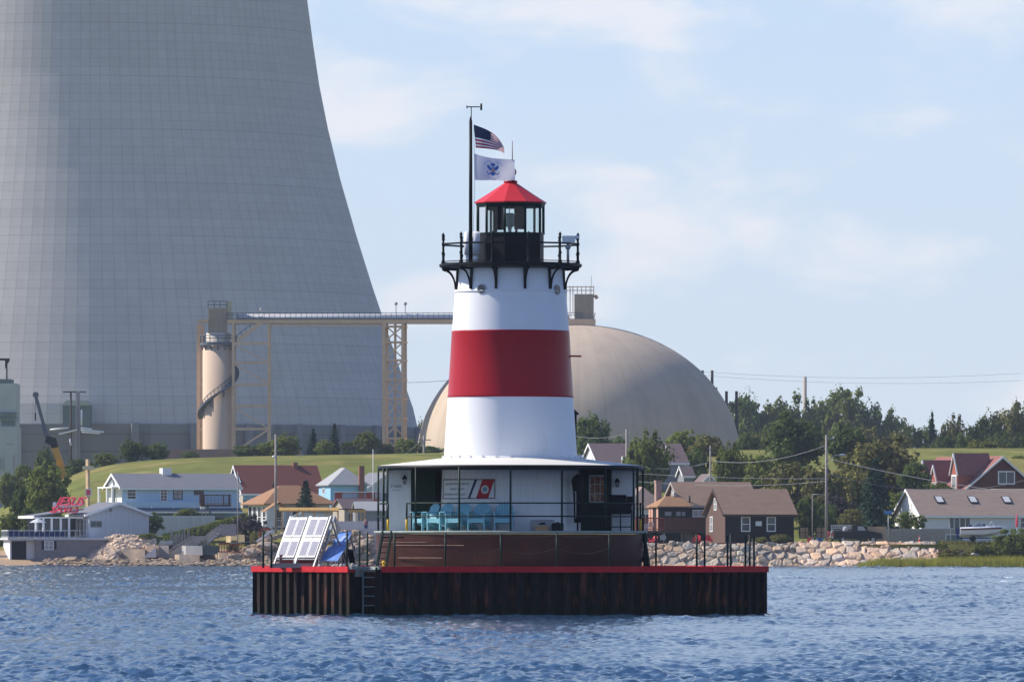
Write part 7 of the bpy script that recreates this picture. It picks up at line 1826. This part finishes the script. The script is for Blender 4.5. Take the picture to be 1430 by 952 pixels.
# stair from platform to caisson deck
g = thing('caisson_stair', 'steep dark green stair from the platform up to the railing gap', 'stairs', (AX, LD, 0))
mb = MB()
p0, p1 = Vector((lx(526.5, -4.9), -5.3, RIM - .03)), Vector((lx(534.5, -4.6), -4.35, DECK - .05)); q = Vector((.30, .0, 0))
mb.bar(p0, p1, .06, .16); mb.bar(p0 + q, p1 + q, .06, .16)
for i in range(6): a = p0.lerp(p1, (i + .5)/6); mb.bar(a, a + q, .12, .03)
mb.bar(p1 + Vector((0, 0, -.18)), p1 + q + Vector((.42, 0, -.18)), .05); mb.bar((lx(551, -4.9), -4.9, RIM - .03), (lx(550, -4.9), -4.6, DECK - .1), .06); mb.build('stringers', M['green'], g)
g = thing('caisson_stair', 'dark green stair leaning on the shaded end of the caisson', 'stairs', (AX, LD, 0))
mb = MB(); p0, p1 = Vector((lx(905), -1.2, RIM - .03)), Vector((lx(898.5), -.9, DECK - .05)); q = Vector((-.1, .55, 0)); mb.bar(p0, p1, .07, .14); mb.bar(p0 + q, p1 + q, .07, .14)
for i in range(6): a = p0.lerp(p1, (i+.5)/6); mb.bar(a, a + q, .1, .03)
mb.build('stringers', M['green'], g)
# rope railing of the platform: every post a part
g = thing('rope_railing', 'dark green posts with sagging ropes along the platform edge', 'railing', (AX, LD, 0))
front = [551, 622, 699.5, 777.5, 851]
fp = []
for px in front: x = lx(px, -5.9); y = -6.5 + (x + 4.42)*(.9/11.3) + .35; fp.append((lx(px, y), y))
others = [(367.5, -2.3), (379, -3.4), (484.5, -5.3), (502, -4.4), (513, -4.0), (916, -4.6), (973, -4.3), (984, -.5), (1016, -3.5), (1020.5, 1.5), (1041, -2.6), (1047, 1.0), (1053, -1.0)]
op = [(lx(px, y), y) for px, y in others]
tops = [744]*5 + [743, 746, 742, 741, 743, 744, 745, 746, 747, 745, 748, 746, 748]
for (x, y), tp in zip(fp + op, tops):
    mb = MB(); mb.cyl((x, y, RIM - .06), (x, y, lz(tp, y)), .035, n=8); mb.build('post', M['green'], g)
mb = MB()
def rope(a, b, za, zb_, sag):
    P = []
    for i in range(13): t = i/12; P.append((a[0] + (b[0]-a[0])*t, a[1] + (b[1]-a[1])*t, za + (zb_-za)*t - sag*4*t*(1-t)))
    mb.tube(P, .007, 4)
for a, b in zip(fp, fp[1:]): rope(a, b, lz(746), lz(746), .10); rope(a, b, lz(764), lz(764), .22)
rope(fp[0], (lx(528), -5.0), lz(746), lz(746), .03); rope(op[0], op[1], lz(747), lz(747), .12); rope(op[0], op[1], lz(763), lz(763), .12); rope(op[2], op[3], lz(764), lz(765), .1); rope(op[3], op[4], lz(749), lz(749), .08)
rope(op[5], op[6], lz(764), lz(764), .12); rope(op[6], op[8], lz(764), lz(764), .1); rope(op[8], op[10], lz(764), lz(764), .1)
mb.build('rope', mat('tarred_rope', (.05, .05, .05), .9, .1, 2), g)
# solar racks
PHI, TIL = R(50), R(66)
E = Vector((math.cos(PHI), -math.sin(PHI), 0)); U = Vector((math.sin(PHI)*math.cos(TIL), math.cos(PHI)*math.cos(TIL), math.sin(TIL))); NN = E.cross(U).normalized()
if NN.y > 0: NN = -NN
def rack(px, dy, label):
    g = thing('solar_rack', label, 'solar panel', (AX + lx(px, dy), LD + dy, 0))
    o = Vector((0, 0, lz(778.5, dy)))
    W_, H_ = .98, 1.54
    def P(a, b, h=0.0): return o + E*a + U*b + NN*h
    def slab(m_, a0, a1, b0, b1, h0, h1):
        vs = [P(a0, b0, h0), P(a1, b0, h0), P(a1, b1, h0), P(a0, b1, h0), P(a0, b0, h1), P(a1, b0, h1), P(a1, b1, h1), P(a0, b1, h1)]
        m_.add(vs, [(0,1,2,3), (4,5,6,7), (0,1,5,4), (1,2,6,5), (2,3,7,6), (3,0,4,7)])
    for c in range(2):
        for r_ in range(2):
            a0, b0 = c*W_/2 + .01, r_*H_/2 + .01; m_ = MB(); slab(m_, a0, a0 + W_/2 - .02, b0, b0 + H_/2 - .02, 0, .03); pn = m_.build('panel', M['pv_white'], g)
            m_ = MB()
            z0_, z1_ = (b0 + .07, b0 + H_/2 - .17) if r_ == 0 else (b0 + .07, b0 + H_/2 - .11)
            for i in range(5): h = (z1_ - z0_)/5; slab(m_, a0 + .06, a0 + W_/2 - .08, z0_ + i*h + .004, z0_ + (i+1)*h - .004, .031, .036)
            m_.build('cells', M['pv_cell'], pn)
    m_ = MB()
    for a in (-.05, W_ + .05): m_.bar(P(a, -.32, -.03), P(a, H_ + .04, -.03), .06, .06)
    m_.bar(P(-.08, -.02, -.05), P(W_ + .1, -.02, -.05), .05); m_.bar(P(-.08, H_ - .02, -.05), P(W_ + .1, H_ - .02, -.05), .06); m_.bar(P(-.06, H_*.5, -.06), P(W_ + .06, H_*.5, -.06), .05); m_.build('frame', M['steel'], g)
    m_ = MB()
    for a in (0, W_): t = P(a, H_, -.05); m_.bar(t, Vector((t.x + .55, t.y + .75, RIM - .03)), .05)
    m_.build('rear_leg', M['steel'], g)
    return g
rack(386.5, -1.7, 'tilted white framed solar rack nearest the platform edge')
rack(415.5, -2.62, 'tilted white framed solar rack next to the low blue panels')
g = thing('frame_stand', 'bare steel triangular stand between the white rack and the blue panels', 'stand', (AX, LD, 0))
mb = MB(); a = Vector((lx(467, -2), -2, lz(721, -2))); mb.bar(Vector((lx(445, -3.4), -3.4, RIM - .03)), a, .07); mb.bar(a, Vector((lx(477, -.8), -.8, lz(748, -.8))), .09, .05); mb.bar(a, Vector((lx(482, -.6), -.6, RIM - .03)), .06); mb.bar(Vector((lx(456, -2.7), -2.7, lz(752, -2.7))), Vector((lx(476, -1.1), -1.1, lz(756, -1.1))), .05); mb.build('bars', M['steel'], g)
mb = MB(); mb.box(lx(378, -2), lx(446, -2), -2.9, -2.3, RIM - .05, RIM + .1); tag(mb.build('timber_beam', M['wood_grey']), 'grey timber beam under the feet of the solar racks', 'beam').parent = None
bpy.data.objects['timber_beam'].location = (AX, LD, 0)
mb = MB(); mb.box(lx(390, -2), lx(444, -2), -1.9, -1.4, RIM - .05, RIM + .36); o = tag(mb.build('battery_chest', mat('faded_red_chest', (.27, .09, .085), .8, .15, 2)), 'faded red chest sitting behind the feet of the solar racks', 'chest'); o.location = (AX, LD, 0)
mb = MB(); mb.box(lx(390.5, -2), lx(443, -2), -1.95, -1.38, RIM + .36, RIM + .40); k_ = mb.build('lid', M['wood_red'], o)
def blue_panel(c00, c10, c11, c01, n, label):
    """four corners given as (photo x, photo y, depth offset)"""
    g = thing('blue_solar_panel', label, 'solar panel', (AX, LD, 0)); C_ = [Vector((lx(a, d_), d_, lz(b, d_))) for a, b, d_ in (c00, c10, c11, c01)]
    nr = (C_[1] - C_[0]).cross(C_[3] - C_[0]).normalized()
    if nr.z < 0: nr = -nr
    def P(u, v, h): return C_[0].lerp(C_[1], u).lerp(C_[3].lerp(C_[2], u), v) + nr*h
    m_ = MB(); vs = [P(u, v, h) for h in (-.04, 0) for u, v in ((0, 0), (1, 0), (1, 1), (0, 1))]; m_.add(vs, [(0,1,2,3), (4,5,6,7), (0,1,5,4), (1,2,6,5), (2,3,7,6), (3,0,4,7)]); m_.build('panel', mat('pv_blue_frame', (.30, .38, .60), .4, .05, 2), g)
    m_ = MB()
    for i in range(n):
        for j in range(3): m_.quad(P(i/n + .02, j/3 + .006, .004), P((i+1)/n - .02, j/3 + .006, .004), P((i+1)/n - .02, (j+1)/3 - .006, .004), P(i/n + .02, (j+1)/3 - .006, .004))
    m_.build('cells', M['pv_blue'], g)
    m_ = MB(); m_.bar(P(.85, .9, -.05), P(.85, .9, -.05) + Vector((.25, .3, -(P(.85, .9, 0).z - RIM))), .05); m_.bar(P(.2, .9, -.05), P(.2, .9, -.05) + Vector((.25, .3, -(P(.2, .9, 0).z - RIM))), .05); m_.bar(P(.1, .02, -.05), Vector((P(.1, .02, 0).x, P(.1, .02, 0).y, RIM - .03)), .05); m_.build('leg', M['steel'], g)
blue_panel((446.5, 782, -3.2), (471.5, 782.5, -3.9), (483.5, 762, -3.1), (459.5, 762, -2.4), 3, 'lower blue solar panel beside the green platform posts')
blue_panel((463.5, 761, -2.2), (482.5, 761, -2.9), (491.5, 742, -2.2), (474.5, 742, -1.5), 2, 'upper blue solar panel standing behind the lower blue one')
g = thing('cable_reel', 'black cable reel standing behind the blue solar panels', 'cable reel', (AX + lx(487, -1.2), LD - 1.2, RIM - .03))
mb = MB(); mb.cyl((-.22, 0, .38), (-.16, 0, .38), .38, n=20); mb.cyl((.16, 0, .38), (.22, 0, .38), .38, n=20); mb.build('flanges', M['black'], g)
mb = MB(); mb.cyl((-.16, 0, .38), (.16, 0, .38), .24, n=20); mb.build('coil', M['tire'], g)
mb = MB(); mb.cyl((lx(536, -6), -6.0, RIM - .05), (lx(536, -6), -6.0, RIM + .1), .05, n=10); mb.sphere((lx(536, -6), -6.0, RIM + .13), .075, 10, 6); o = mb.build('mooring_bollard', M['yellow']); o.location = (AX, LD, 0); tag(o, 'small yellow bollard on the platform corner above the ladder recess', 'bollard')
rr = random.Random(31); mb = MB()
for _ in range(30): mb.stone((lx(rr.uniform(466, 500), -3.5), -3.6 + rr.uniform(-.5, .5), RIM + rr.uniform(-.03, .06)), rr.uniform(.04, .12), rr)
o = mb.build('debris', M['concrete']); o.location = (AX, LD, 0); tag(o, 'pale rubble bits on the platform under the blue panels', 'debris', kind='stuff')
